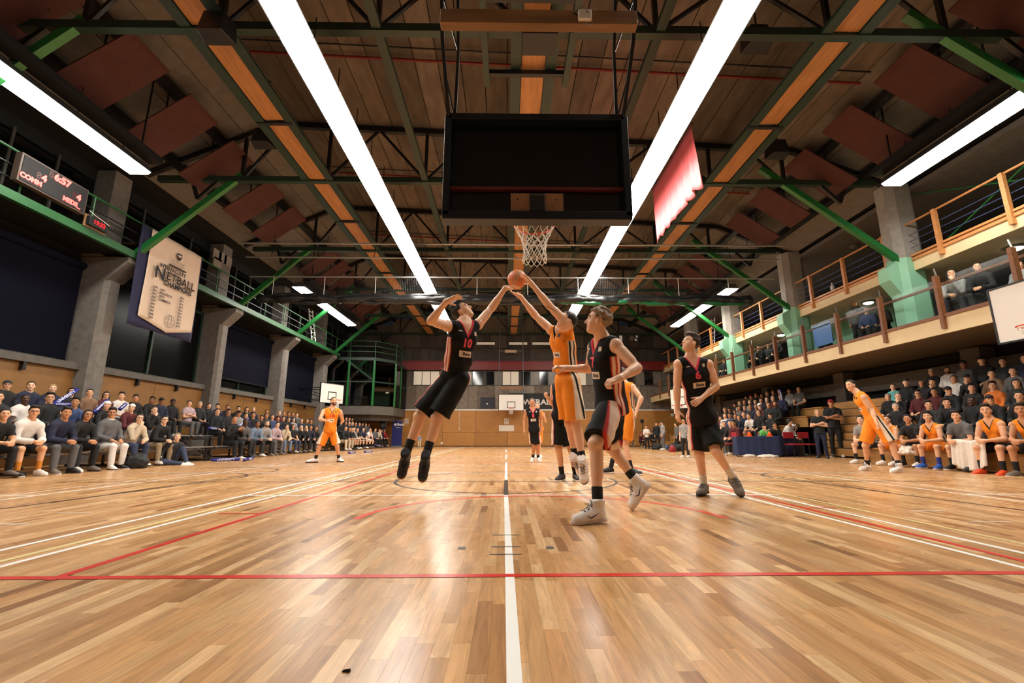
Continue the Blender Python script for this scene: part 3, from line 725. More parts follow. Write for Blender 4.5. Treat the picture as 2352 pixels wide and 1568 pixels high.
def net(cx, cy, cz, R, H, r, parent, nk=12, rows=6):
    mb = MB(); rng = random.Random(4)
    rad = [R, R * .86, R * .70, R * .60, R * .56, R * .56, R * .60]
    P = lambda i, j: Vector((cx + rad[j] * math.cos(2 * math.pi * (i + .5 * (j % 2)) / nk), cy + rad[j] * math.sin(2 * math.pi * (i + .5 * (j % 2)) / nk), cz - H * j / rows))
    for j in range(rows):
        for i in range(nk):
            a = P(i, j)
            for di in (0, 1):
                b = P(i + di - (1 if j % 2 == 0 else 0), j + 1)
                mid = (a + b) / 2 + Vector((rng.gauss(0, .004), rng.gauss(0, .004), -.004))
                mb.tube([a, mid, b], r, 5, cap=False)
    for i in range(nk):
        a = P(i, rows); b = P(i + 1, rows); mb.tube([a, (a + b) / 2 + Vector((0, 0, -.035)), b], r, 5, cap=False)
    return mb.build('net', m_net, parent, smooth=True)
net(HX, RY, RZ - .012, RR * .98, .40, .0048, hb)
for s in (-1, 1):
    t = MB()
    x = HX + s * .93
    A, B, C = Vector((x, YB4 - .02, ZB1)), Vector((x + s * .03, 3.86, 4.62)), Vector((x - s * .02, 2.2, 8.1))
    A2, B2, C2 = Vector((x - s * .06, YB4 + .02, ZB1)), Vector((x - s * .10, 4.12, 4.72)), Vector((x - s * .12, 2.9, 8.2))
    t.bar(A, B, .035, .035, (0, 1, 0)).bar(B, C, .035, .035, (0, 1, 0)).bar(A2, B2, .03, .03, (0, 1, 0)).bar(B2, C2, .03, .03, (0, 1, 0))
    t.build('hanging_frame', m_bbframe, hb)
    w_ = MB()
    for k in range(9):
        q0, q1 = k / 9, (k + 1) / 9
        w_.bar(B.lerp(C, q0) if k % 2 else B2.lerp(C2, q0), B2.lerp(C2, q1) if k % 2 else B.lerp(C, q1), .016, .016, (0, 1, 0))
    w_.bar(A2, A.lerp(B, .6), .016, .016, (0, 1, 0)); w_.build('lattice', m_bbframe, hb)
tbm = MB().box((HX - .965, 3.70, 4.66), (HX + .965, 3.80, 4.82)).build('timber_beam', m_timber, hb, bevel=.004)
MB().box((HX + .38, 3.66, 4.68), (HX + .51, 3.70, 4.79)).build('socket_box', m_white, tbm, bevel=.008)
MB().tube([(HX + .33 + .05 * math.cos(a), 3.685 + .004 * k, 4.73 + .05 * math.sin(a)) for k, a in enumerate(np.linspace(0, 12.5, 40) % 6.2832)][:40], .006, 5).build('cable_coil', m_black, tbm)
MB().tube([(HX + .35, 3.68, 4.77), (HX + .44, 3.66, 4.83), (HX + .47, 3.66, 4.74)], .004, 5).build('cable', m_black, tbm)
MB().tube([(HX + .44, 3.68, 4.66), (HX + .50, 3.67, 4.60), (HX + .52, 3.68, 4.66)], .004, 5).build('cable', m_steel, tbm)
# hoist gear of the basket at the truss
hg = empty('hoist_frame', (HX + .2, 7.3, 8.0), 'black and green hoist frame of the basket, fixed under the nearest roof truss', 'hoist')
MB().box((HX - .02, 7.0, 7.95), (HX + .62, 7.5, 8.3)).build('motor_box', m_black, hg)
for x in (-.75, .95): MB().box((HX + x - .06, 6.4, 8.2), (HX + x + .06, 8.6, 8.36)).build('side_beam', m_green, hg)
for y in (6.6, 8.3): MB().box((HX - .75, y - .05, 8.22), (HX + .95, y + .05, 8.32)).build('cross_bar', m_black, hg)

# ---- basketball
m_ball = mat('ball_leather', (206, 118, 70), 0.55, var=0.1, scale=40, bump=0.15)
m_ball2 = mat('ball_pale_panel', (196, 158, 112), 0.55)
BC = PY(1188, 641, 5.48)
def ball():
    bm = bmesh.new(); bmesh.ops.create_uvsphere(bm, u_segments=48, v_segments=32, radius=.121)
    rot = Matrix.Rotation(.5, 3, 'Y') @ Matrix.Rotation(.35, 3, 'X')
    me = bpy.data.meshes.new('basketball')
    for f in bm.faces:
        f.smooth = True; c = f.calc_center_median().normalized()
        f.material_index = 1 if abs(c.x) < .13 else 0
    bmesh.ops.rotate(bm, verts=bm.verts, cent=(0, 0, 0), matrix=rot)
    bm.to_mesh(me); bm.free(); me.materials.append(m_ball); me.materials.append(m_ball2)
    o = bpy.data.objects.new('basketball', me); COL.objects.link(o); o.location = BC
    props(o, 'tan leather basketball held up between the reaching hands', 'ball')
    mb = MB()
    for fn in (lambda a: (0, math.cos(a), math.sin(a)), lambda a: (math.cos(a), 0, math.sin(a)), lambda a: (.75 * math.copysign(1, math.cos(a)) * abs(math.cos(a)) ** .5, .66 * math.sin(a), .66 * math.cos(a) * .9)):
        pts = [rot @ Vector(fn(2 * math.pi * i / 40)).normalized() * .1205 + BC for i in range(40)]
        mb.tube(pts, .0022, 5, closed=True)
    mb.build('seam', m_black, o, smooth=True)
ball()

# ================================================================== far basket and far wall fittings
def board_hoop(cx, y, z0, z1, wd, face, lab, arms=None, square=True):
    """a white backboard with black target square, rim and net. face: unit direction the board faces"""
    f = Vector(face); r = Vector((f.y, -f.x, 0)); c = Vector((cx, y, 0)); up = Vector((0, 0, 1))
    t = empty('basketball_hoop', (cx, y, z0), lab, 'basketball hoop')
    W = wd / 2
    def slab(a, b, lo, hi, d0, d1, name, m, mb=None):
        mb = mb or MB()
        p = lambda s, z, d: c + r * s + up * z + f * d
        mb.hexa([p(a, lo, d0), p(b, lo, d0), p(b, lo, d1), p(a, lo, d1), p(a, hi, d0), p(b, hi, d0), p(b, hi, d1), p(a, hi, d1)])
        return mb if name is None else mb.build(name, m, t)
    slab(-W, W, z0, z1, 0, .03, 'backboard', m_white)
    e = .035; mb = MB()
    for (a, b, lo, hi) in ((-W - e, W + e, z0 - e, z0), (-W - e, W + e, z1, z1 + e), (-W - e, -W, z0, z1), (W, W + e, z0, z1)): slab(a, b, lo, hi, -.02, .045, None, None, mb)
    mb.build('edge_frame', m_bbframe, t)
    mb = MB(); q = .03; zz0, zz1 = z0 + .16, z0 + .62
    for (a, b, lo, hi) in ((-.3, .3, zz0, zz0 + q * 1.5), (-.3, .3, zz1 - q * 1.5, zz1), (-.3, -.3 + q * 1.5, zz0, zz1), (.3 - q * 1.5, .3, zz0, zz1)): slab(a, b, lo, hi, .03, .036, None, None, mb)
    if square: mb.build('target_square', m_black, t)
    rc = c + f * (.03 + .15 + .228) + up * (z0 + .15)
    mb = MB().tube([rc + (r * math.cos(2 * math.pi * i / 24) + f * math.sin(2 * math.pi * i / 24)) * .228 for i in range(24)], .012, 6, closed=True)
    mb.bar(c + f * .03 + up * (z0 + .14), rc - f * .228, .12, .03).build('rim', m_rim, t)
    net(rc.x, rc.y, rc.z - .01, .22, .4, .006, t)
    if arms:
        mb = MB()
        for s in (-.5, .5):
            for z in (z0 + .2, z1 - .2): mb.tube([c + r * s + up * z, c + r * s * .6 + up * (z) - f * arms], .025, 6)
            mb.tube([c + r * s + up * (z0 + .2), c + r * s * .6 + up * (z1 - .2) - f * arms], .02, 6)
        mb.build('bracket_arm', m_bbframe, t)
    return t
p0, p1 = PY(1146, 942, 33.2), PY(1202, 906, 33.2)
fh = board_hoop((p0.x + p1.x) / 2, 33.2, p0.z, p1.z, p1.x - p0.x, (0, -1, 0), 'far basket with white backboard in front of the far wall, facing the camera')
mb = MB()
for x in (p0.x, p1.x): mb.tube([(x, 33.25, p1.z), (x, 33.25, zroof(x) + .05)], .035, 6)
mb.tube([(p0.x, 33.25, 6.95), (p1.x, 33.25, 6.95)], .03, 6).build('hanging_frame', mat('grey_blue_steel', (110, 112, 120), .4, metal=.4), fh)
MB().box((-.12, 33.18, 6.82), (.75, 33.24, 7.02)).build('name_plate', mat('pale_plate', (200, 176, 150), .6), fh)
MB().box((p0.x, 33.15, 4.1), (p1.x, 33.3, 4.3)).build('timber_beam', m_timber, fh)
board_hoop(-10.55, 8.05, 2.85, 3.95, 1.85, (1, 0, 0), 'white side backboard cut by the picture edge on the dark window side, near the scoreboard', 1.2, False)
board_hoop(10.5, 8.35, 2.66, 3.80, 1.95, (-1, 0, 0), 'white side backboard with red rim hung before the lower gallery', .42, False)
board_hoop(-9.75, 25.6, 2.55, 3.60, 1.6, Vector((1, -.5, 0)).normalized(), 'white side backboard far along the dark window side, behind orange number 10', 2.3)
board_hoop(9.4, 24.4, 2.2, 3.25, 1.6, Vector((-1, -.4, 0)).normalized(), 'white side backboard half hidden behind black number 6', 2.0)
# sign boards and banners on the far wall
def wall_sign(u0, v0, u1, v1, m, name, lab, cat, y=YF - .075, txt=None, tm=None, bold=.0, size=None, frame=None, th=.03):
    a, b = PY(u0, v1, y), PY(u1, v0, y)
    o = MB().box((a.x, y, a.z), (b.x, y + th, b.z)).build(name, m, label=lab, cat=cat)
    if frame:
        e = .035; mb = MB()
        for q in (((a.x, a.z), (b.x, a.z + e)), ((a.x, b.z - e), (b.x, b.z)), ((a.x, a.z), (a.x + e, b.z)), ((b.x - e, a.z), (b.x, b.z))): mb.box((q[0][0], y - .012, q[0][1]), (q[1][0], y, q[1][1]))
        mb.build('border', frame, o)
    if txt: place_text(txt, size or (b.z - a.z) * .9, ((a.x + b.x) / 2, y - .012, (a.z + b.z) / 2), (1, 0, 0), (0, 0, 1), tm, 'lettering', o, bold=bold)
    return o
m_signor = mat('sign_orange', (180, 118, 52), .5)
wall_sign(929, 961, 938.5, 974, m_signor, 'number_sign', 'white framed number three sign on the far wall beside the blue banner', 'sign', txt='3', tm=m_white, bold=.01, frame=m_white)
wall_sign(1158.5, 961, 1168, 974, m_signor, 'number_sign', 'white framed number two sign on the far wall under the far basket', 'sign', txt='2', tm=m_white, bold=.01, frame=m_white)
ps = wall_sign(1146, 976, 1180.5, 990, mat('poster_white', (226, 214, 196), .6), 'poster', 'wide white notice on the far wall below the number 2 sign', 'poster', y=YF - .095)
m_nv = mat('navy_board', (26, 28, 44), .5)
ns = wall_sign(1103, 912, 1137, 937, m_nv, 'wall_scoreboard', 'small unlit navy board on the far wall beside the far backboard', 'scoreboard', y=YF - .12, th=.09, frame=mat('board_grey', (60, 60, 66), .5))
for (u, v, w_, h_) in ((1119, 927, 3, 3), (1111, 918, 5, 2), (1128, 918, 5, 2)):
    a, b = PY(u - w_ / 2, v + h_ / 2, YF - .13), PY(u + w_ / 2, v - h_ / 2, YF - .13)
    MB().box((a.x, YF - .135, a.z), (b.x, YF - .12, b.z)).build('display', m_white if v > 920 else m_black, ns)
sp = wall_sign(1168, 903, 1296, 941, mat('banner_black', (20, 20, 22), .6), 'wall_banner', 'black advertising banner with white capitals on the far wall behind the far backboard', 'banner')
pa, pb = PY(1177, 930, YF - .09), PY(1277, 916, YF - .09)
place_text('POWERADE', .56, ((pa.x + pb.x) / 2, YF - .09, (pa.z + pb.z) / 2 - .02), (1, 0, 0), (0, 0, 1), m_white, 'lettering', sp, bold=.012, sx=(pb.x - pa.x) / 2.95)
wall_sign(1541, 949, 1548, 956, m_white, 'wall_box', 'small white box on the far wall beyond black number 6', 'box')
wall_sign(1012, 1015, 1017, 1019, m_white, 'wall_socket', 'small pale socket low on the far wall', 'socket')
wall_sign(1053.6, 984, 1056.4, 986, m_white, 'pull_cord', 'thin white pull cord hanging on the far wall', 'cord')
MB().tube([PY(1055, 945, YF - .09), PY(1055, 985, YF - .09)], .012, 5).build('cord_line', m_white, [o for o in COL.objects if o.name == 'pull_cord'][0])
for (u0, u1) in ((1003, 1007),): wall_sign(u0, 925, u1, 940, m_black, 'switch_box', 'small black switch box on the concrete panels of the far wall', 'box')
# blue pull-up banner and loudspeaker by the far corner
m_blue = mat('royal_blue_banner', (34, 42, 110), .6)
a, b = PY(898, 1030, 33.0), PY(925, 966, 33.0)
a.z = 0
pb_ = empty('pullup_banner', ((a.x + b.x) / 2, 33.0, 0), 'tall blue pull-up banner standing by the far corner', 'banner')
MB().box((a.x, 33.0, .1), (b.x, 33.02, b.z)).build('fabric', m_blue, pb_)
MB().box((a.x - .03, 32.9, 0), (b.x + .03, 33.12, .1)).build('foot', m_steel, pb_)
MB().box((a.x - .01, 32.99, b.z), (b.x + .01, 33.03, b.z + .04)).build('top_rail', m_steel, pb_)
MB().box((a.x + .13, 32.985, b.z - .34), (a.x + .31, 32.995, b.z - .19)).build('logo_mark', m_white, pb_)
place_text('Beca', .26, (a.x + .60, 32.99, b.z - .265), (1, 0, 0), (0, 0, 1), m_white, 'lettering', pb_, bold=.008)
MB().box((a.x + .25, 32.985, b.z - .5), (a.x + .6, 32.995, b.z - .47)).build('subline', m_white, pb_)
a = PY(881, 975, 31.5)
ls = empty('loudspeaker', (a.x, 31.5, 0), 'black loudspeaker on a stand beside the blue pull-up banner', 'loudspeaker')
MB().box((a.x - .2, 31.3, a.z - .25), (a.x + .2, 31.6, a.z + .35)).build('cabinet', m_black, ls, bevel=.02)
MB().lathe([(0, -.01), (.13, -.01), (.15, .02)], (a.x, 31.29, a.z - .05), 16, 'y').build('cone', m_housing, ls)
MB().tube([(a.x, 31.45, .6), (a.x, 31.45, a.z - .25)], .02, 8).build('pole', m_black, ls)
for k in range(3):
    q = k * 2.094; MB().tube([(a.x, 31.45, .7), (a.x + .4 * math.cos(q), 31.45 + .4 * math.sin(q), 0.012)], .014, 6).build('leg', m_black, ls)

# ================================================================== scoreboard, clock, banners
m_led = mat('led_red', (255, 56, 50), .4, emit=9.0)
m_leddim = mat('led_dim_red', (190, 20, 26), .4, emit=1.2)
m_sbframe = mat('scoreboard_frame', (74, 60, 52), .5)
XS = -10.62
sb = empty('scoreboard', (XS, 9.86, 6.17), 'electronic scoreboard with glowing red digits 6:57 hung on the walkway railing', 'scoreboard')
MB().box((XS - .16, 9.06, 6.17), (XS, 10.68, 6.84)).build('case', m_sbframe, sb, bevel=.012)
MB().box((XS, 9.10, 6.21), (XS + .012, 10.64, 6.80)).build('face', mat('scoreboard_face', (14, 12, 12), .8), sb)
def led(txt, s, t, size, m=m_led, bold=.012, sx=1.0, parent=sb, xs=XS + .014):
    return place_text(txt, size, (xs, 9.06 + 1.62 * s, 6.84 - .67 * t), (0, 1, 0), (0, 0, 1), m, 'led_digits', parent, bold=bold, sx=sx)
led('6:57', .57, .23, .22, sx=1.05); led('4', .32, .50, .21); led('COMM', .16, .76, .155, sx=1.0, bold=.008); led('4', .85, .50, .21); led('MEDS_', .76, .80, .15, sx=1.0, bold=.008)
for s, t in ((.245, .5), (.40, .23), (.775, .5)): led('8', s, t, .22, mat('led_off', (60, 18, 16), .5), .004)
ck = empty('shot_clock', (XS, 11.1, 6.1), 'small second clock with dim red digits beside the scoreboard', 'clock')
MB().box((XS - .12, 10.86, 6.02), (XS - .02, 11.42, 6.26)).build('case', m_black, ck, bevel=.01)
MB().box((XS - .14, 10.82, 5.98), (XS - .12, 11.46, 6.30)).build('back_board', m_timber, ck)
place_text('19:33', .16, (XS - .018, 11.14, 6.14), (0, 1, 0), (0, 0, 1), m_leddim, 'led_digits', ck, bold=.006)
MB().tube([(XS - .01, 10.8, 6.36), (XS + .01, 10.95, 6.3), (XS + .01, 11.4, 6.22)], .008, 5).build('cable', m_white, ck)

def cloth(f, nu, nv, m, name, parent, th=.006, **kw):
    """thin cloth from f(s,t) -> (x,y,z), s,t in 0..1, with real thickness"""
    vs = [f(i / nu, j / nv) for j in range(nv + 1) for i in range(nu + 1)]
    fs = [(j * (nu + 1) + i, j * (nu + 1) + i + 1, (j + 1) * (nu + 1) + i + 1, (j + 1) * (nu + 1) + i) for j in range(nv) for i in range(nu)]
    o = MB().add(vs, fs).build(name, m, parent, smooth=True, **kw)
    if th:
        md = o.modifiers.new('s', 'SOLIDIFY'); md.thickness = th; md.offset = 0
    return o
m_bannerw = mat('banner_cloth', (214, 192, 170), .8, var=.04, scale=3)
m_navyc = mat('banner_navy', (34, 34, 66), .8, var=.1)
nb = empty('netball_banner', (-10.7, 14.05, 6.85), 'white netball champions banner on navy backing hung from the walkway rail', 'banner')
XB = -10.72
wav = lambda y, z: .035 * math.sin(y * 5.1 + .8) * (1 - (z - 3.8) / 3.2) + .02 * math.sin(y * 9 + z * 2)
cloth(lambda s, t: (XB + wav(12.55 + 2.7 * s, 3.84 + 3.0 * t) * .6, 12.55 + 2.7 * s, 3.84 + 3.0 * t), 24, 16, m_navyc, 'backing', nb)
def wb(s, t):
    y = 12.88 + 2.25 * s; zl = 4.16 - .26 * (1 - abs(2 * s - 1)); z = zl + (6.86 - zl) * t
    return (XB + .05 + wav(y, z) * .6, y, z)
wc = cloth(wb, 24, 20, m_bannerw, 'cloth', nb)
m_ink = mat('banner_ink', (40, 38, 42), .8); m_inkg = mat('banner_grey_ink', (128, 116, 110), .8)
def bt(txt, size, y, z, m=m_ink, bold=0., sx=1., tilt=.0):
    return place_text(txt, size, (XB + .115, y, z), (0, 1, tilt), (0, -tilt, 1), m, 'lettering', nb, bold=bold, sx=sx)
yc = 14.02
MB().prism([(XB + .115, yc - .1, 6.52), (XB + .115, yc - .1, 6.38), (XB + .115, yc, 6.27), (XB + .115, yc + .1, 6.38), (XB + .115, yc + .1, 6.52)], (.003, 0, 0)).build('crest', m_ink, nb)
MB().prism([(XB + .119, yc - .07, 6.47), (XB + .119, yc - .07, 6.42), (XB + .119, yc, 6.38), (XB + .119, yc + .07, 6.42), (XB + .119, yc + .07, 6.47)], (.002, 0, 0)).build('crest_detail', m_bannerw, nb)
bt('THE UNIVERSITY', .085, yc, 6.2, m_inkg); bt('OF AUCKLAND', .085, yc, 6.11, m_inkg)
MB().box((XB + .115, yc - .38, 6.0), (XB + .118, yc + .38, 6.05)).build('rule', m_ink, nb)
bt('INTERFACULTY', .17, yc - .18, 5.88, m_ink, .006, .95)
bt('N', .52, yc - .68, 5.60, m_ink, .012, 1.1); bt('ETBALL', .36, yc + .22, 5.64, m_inkg, .012, 1.1); bt('ETBALL', .36, yc + .235, 5.635, m_ink, -.002, 1.1); bt('CHAMPIONS', .22, yc + .14, 5.40, m_ink, .010, 1.0)
for i in range(10):
    bt(str(2000 + i), .09, yc - .78, 5.14 - i * .105, m_ink, .003)
    bt(str(2010 + i), .09, yc + .38, 5.14 - i * .105, m_ink, .003)
for i, q in enumerate(('LAW', 'EDUCATION', 'ARTS', 'COMMERCE')): place_text(q, .09, (XB + .115, yc - .58, 5.14 - i * .105), (0, 1, 0), (0, 0, 1), m_ink, 'lettering', nb, bold=.003, align='LEFT')
n = 28
for ry in (.20, .07): MB().tube([(XB + .117, yc + ry * math.cos(2 * math.pi * i / n), 4.26 + .2 * math.sin(2 * math.pi * i / n)) for i in range(n)], .007, 5, closed=True).build('ball_emblem', m_inkg, nb)
for dz in (-.07, .07): MB().tube([(XB + .117, yc + .19 * q, 4.26 + dz * (1.1 - .3 * q * q)) for q in np.linspace(-1, 1, 10)], .006, 5).build('ball_emblem', m_inkg, nb)
MB().tube([(XB + .02, 12.5, 6.87), (XB + .02, 15.3, 6.87)], .02, 6).build('top_pole', m_black, nb)
# red pleated hanging banner next to the inner light row
m_redcl = mat('overlit_red_cloth', (240, 112, 116), .8)  # red cloth paled, glare of the lamps beside it put into the colour
rbn = empty('red_banner', (4.45, 11.2, 8.15), 'red pleated cloth banner hanging beside the long light row on the gallery side', 'banner')
def rcl(s, t):
    y = 9.75 + 2.95 * s; z = 8.15 - (1.72 + .05 * math.sin(s * 40)) * (1 - t); a = 1 - t
    return (4.5 + .05 * a * math.sin(s * 46) * (1.2 - s) + .02 * math.sin(s * 90 + t * 3) * a, y - .25 * a * (1 - s) , z)
cloth(rcl, 90, 12, m_redcl, 'cloth', rbn)
MB().tube([(4.5, 9.7, 8.17), (4.5, 12.75, 8.17)], .03, 6).build('batten', m_rail, rbn)
for y in (9.9, 11.2, 12.5): MB().tube([(4.5, y, 8.17), (4.5, y, zroof(4.5) - .05)], .008, 5).build('hanger_rod', m_black, rbn)

# ================================================================== net divider raised across the hall
m_netblk = mat('curtain_black', (30, 31, 32), .35, var=.2, scale=6, bump=.4)
m_netgrn = mat('curtain_green', (22, 92, 52), .3, var=.15, scale=5, bump=.3)
dv = empty('net_divider', (0, 17.6, 6.1), 'hoisted net divider with gathered black and green curtain across the middle of the hall', 'divider')
YD = 17.6
def bundle(x0, x1, z, r, m, name, seed):
    rng = random.Random(seed); mb = MB(); n = int((x1 - x0) / .16)
    pts, rs = [], []
    for i in range(n + 1):
        x = x0 + (x1 - x0) * i / n
        pts.append((x, YD + rng.gauss(0, .02), z + .035 * math.sin(x * 2.3 + seed) + rng.gauss(0, .008))); rs.append(r * (1 + .22 * math.sin(x * 5 + seed) + rng.gauss(0, .10)))
    mb.tube(pts, rs, 12)
    return mb.build(name, m, dv, smooth=True)
bundle(-9.9, 9.9, 6.12, .15, m_netblk, 'gathered_net', 1); bundle(-9.9, 9.9, 6.26, .08, m_netblk, 'gathered_net', 2)
bundle(2.2, 9.6, 6.0, .085, m_netgrn, 'green_curtain', 3); bundle(-9.5, 2.0, 5.99, .07, m_netblk, 'lower_curtain', 4)
m_whiterail = mat('curtain_rail', (170, 172, 170), .35, metal=.5)
for y, z, r in ((16.6, 8.05, .04), (17.2, 7.72, .035), (17.6, 7.05, .03)): MB().tube([(-10.4, y, z), (11.0, y, z)], r, 6).build('rail', m_whiterail, dv)
for x in np.arange(-9.4, 10, 2.05):
    MB().tube([(x, YD, 7.05), (x, YD, 6.2)], .012, 5).build('hoist_cord', m_white, dv); MB().tube([(x, 17.2, 7.72), (x, 17.4, 8.5)], .012, 5).build('hoist_cord', m_black, dv)
    MB().tube([(x + .4, 16.6, 8.05), (x + .4, 16.6, 8.4)], .012, 5).build('hoist_cord', m_black, dv)
# the stretch of net between rail and bundle: fine cords, stuff
mb = MB()
for x in np.arange(-9.4, 9.6, .07): mb.bar((x, YD, 6.2), (x, YD + .02, 7.72), .003, .003, (0, 1, 0))
for z in np.arange(6.3, 7.72, .07): mb.bar((-9.4, YD, z), (9.6, YD, z), .003, .003)
mb.build('net_mesh', m_netblk, dv, kind='stuff')
# dark hanging frames and loudspeakers under the roof
for k, (x, y, z, lab) in enumerate(((-6.6, 11.0, 8.6, 'black loudspeaker hung under the roof above the dark window side'), (7.6, 11.3, 8.6, 'black loudspeaker hung under the roof behind the red banner'), (-5.3, 7.0, 8.0, 'black spotlight under the nearest truss on the dark window side'), (5.2, 7.9, 8.8, 'black loudspeaker high beside the inner light row on the gallery side'))):
    t = empty('loudspeaker', (x, y, z), lab, 'loudspeaker')
    MB().hexa([(x - .22, y - .18, z - .2), (x + .22, y - .18, z - .2), (x + .3, y + .2, z - .2), (x - .3, y + .2, z - .2), (x - .18, y - .12, z + .25), (x + .18, y - .12, z + .25), (x + .24, y + .2, z + .25), (x - .24, y + .2, z + .25)]).build('cabinet', m_black, t, bevel=.02)
    MB().tube([(x, y, z + .2), (x, y, zroof(x))], .02, 6).build('hanger_rod', m_black, t)
# ================================================================== PEOPLE: bodies and clothes grown as smooth distance fields
class Field:
    def __init__(s, lo, hi, h):
        s.h = h; s.lo = np.array(lo, np.float32); n = np.ceil((np.array(hi) - s.lo) / h).astype(int) + 1
        s.n = n; s.d = np.full(n, 9.0, np.float32)
        s.ax = [s.lo[i] + h * np.arange(n[i], dtype=np.float32) for i in range(3)]
    def sub(s, lo, hi):
        a = np.clip(np.floor((np.array(lo) - s.lo) / s.h).astype(int), 0, s.n); b = np.clip(np.ceil((np.array(hi) - s.lo) / s.h).astype(int) + 1, 0, s.n)
        sl = tuple(slice(a[i], b[i]) for i in range(3))
        return sl, s.ax[0][sl[0]][:, None, None], s.ax[1][sl[1]][None, :, None], s.ax[2][sl[2]][None, None, :]
    def blend(s, sl, d, k):
        c = s.d[sl]
        if k > 0:
            q = np.maximum(k - np.abs(c - d), 0) / k
            s.d[sl] = np.minimum(c, d) - q * q * k * .25
        else: s.d[sl] = np.minimum(c, d)
    def carve(s, sl, d, k):          # remove the inside of d
        c = s.d[sl]; d = -d
        q = np.maximum(k - np.abs(c - d), 0) / max(k, 1e-6)
        s.d[sl] = np.maximum(c, d) + q * q * k * .25
    def _cone(s, a, b, ra, rb, m, cut=None):
        a = np.array(a, np.float32); b = np.array(b, np.float32); R = max(ra, rb) + m
        sl, X, Y, Z = s.sub(np.minimum(a, b) - R, np.maximum(a, b) + R)
        ba = b - a; L2 = max(float(ba @ ba), 1e-9)
        px, py, pz = X - a[0], Y - a[1], Z - a[2]
        t = (px * ba[0] + py * ba[1] + pz * ba[2]) / L2
        tc = np.clip(t, 0, 1)
        d = np.sqrt((px - tc * ba[0]) ** 2 + (py - tc * ba[1]) ** 2 + (pz - tc * ba[2]) ** 2) - (ra + tc * (rb - ra))
        L = math.sqrt(L2)
        if cut == 'end': d = np.maximum(d, (t - 1) * L)
        if cut == 'both': d = np.maximum(d, np.maximum(t - 1, -t) * L)
        return sl, d
    def cone(s, a, b, ra, rb, k=.02, cut=None):
        sl, d = s._cone(a, b, ra, rb, k + 3 * s.h, cut); s.blend(sl, d, k)
    def ell(s, c, B, r, k=.02, carve=False):
        """ellipsoid at c, radii r along the rows of B"""
        c = np.array(c, np.float32); B = np.array(B, np.float32); R = max(r) + k + 3 * s.h
        sl, X, Y, Z = s.sub(c - R, c + R); px, py, pz = X - c[0], Y - c[1], Z - c[2]
        q = [(px * B[i][0] + py * B[i][1] + pz * B[i][2]) / r[i] for i in range(3)]
        k0 = np.sqrt(q[0] ** 2 + q[1] ** 2 + q[2] ** 2) + 1e-6
        k1 = np.sqrt((q[0] / r[0]) ** 2 + (q[1] / r[1]) ** 2 + (q[2] / r[2]) ** 2) + 1e-6
        d = k0 * (k0 - 1) / k1
        (s.carve if carve else s.blend)(sl, d, k)
    def plane(s, p, n, k=.004):      # keep the side the normal points away from
        n = np.array(n, np.float32); n /= np.linalg.norm(n); p = np.array(p, np.float32)
        d = (s.ax[0][:, None, None] - p[0]) * n[0] + (s.ax[1][None, :, None] - p[1]) * n[1] + (s.ax[2][None, None, :] - p[2]) * n[2]
        s.d = np.maximum(s.d, d)
    def coords(s, o, B):
        X, Y, Z = s.ax[0][:, None, None] - o[0], s.ax[1][None, :, None] - o[1], s.ax[2][None, None, :] - o[2]
        return [X * B[i][0] + Y * B[i][1] + Z * B[i][2] for i in range(3)]
    def mesh(s):
        d = s.d; ins = d < 0
        a, b = ins[:-1], ins[1:]
        c8 = [d[i:d.shape[0] - 1 + i, j:d.shape[1] - 1 + j, k:d.shape[2] - 1 + k] for i in (0, 1) for j in (0, 1) for k in (0, 1)]
        i8 = [ins[i:d.shape[0] - 1 + i, j:d.shape[1] - 1 + j, k:d.shape[2] - 1 + k] for i in (0, 1) for j in (0, 1) for k in (0, 1)]
        cnt = np.zeros(i8[0].shape, np.uint8)
        for q in i8: cnt += q
        act = (cnt > 0) & (cnt < 8)
        ix = np.nonzero(act); nv = len(ix[0])
        if nv == 0: return np.zeros((0, 3)), np.zeros((0, 4), int)
        idx = np.full(act.shape, -1, np.int32); idx[ix] = np.arange(nv)
        val = [q[ix] for q in c8]; off = [(i, j, k) for i in (0, 1) for j in (0, 1) for k in (0, 1)]
        acc = np.zeros((nv, 3), np.float32); n = np.zeros(nv, np.float32)
        for p in range(8):
            for q in range(p + 1, 8):
                if sum(abs(off[p][t] - off[q][t]) for t in range(3)) != 1: continue
                va, vb = val[p], val[q]; cr = (va < 0) != (vb < 0)
                t = np.where(cr, va / np.where(cr, va - vb, 1), 0)
                for ax in range(3): acc[:, ax] += np.where(cr, off[p][ax] + t * (off[q][ax] - off[p][ax]), 0)
                n += cr
        V = (np.stack(ix, 1) + acc / n[:, None]) * s.h + s.lo
        F = []
        for ax in range(3):
            sl0 = [slice(None)] * 3; sl1 = [slice(None)] * 3; sl0[ax] = slice(0, -1); sl1[ax] = slice(1, None)
            A, Bn = ins[tuple(sl0)], ins[tuple(sl1)]
            ch = A != Bn
            u, v = [(1, 2), (2, 0), (0, 1)][ax]
            q = np.nonzero(ch); q = [x.copy() for x in q]
            ok = (q[u] > 0) & (q[v] > 0) & (q[u] < idx.shape[u]) & (q[v] < idx.shape[v]) & (q[ax] < idx.shape[ax])
            q = [x[ok] for x in q]; fl = A[tuple(q)]
            def at(du, dv):
                r = [x for x in q]; r[u] = r[u] - du; r[v] = r[v] - dv; return idx[tuple(r)]
            f = np.stack([at(1, 1), at(0, 1), at(0, 0), at(1, 0)], 1)
            f[~fl] = f[~fl][:, ::-1]
            F.append(f)
        F = np.concatenate(F); F = F[(F >= 0).all(1)]
        return V, F
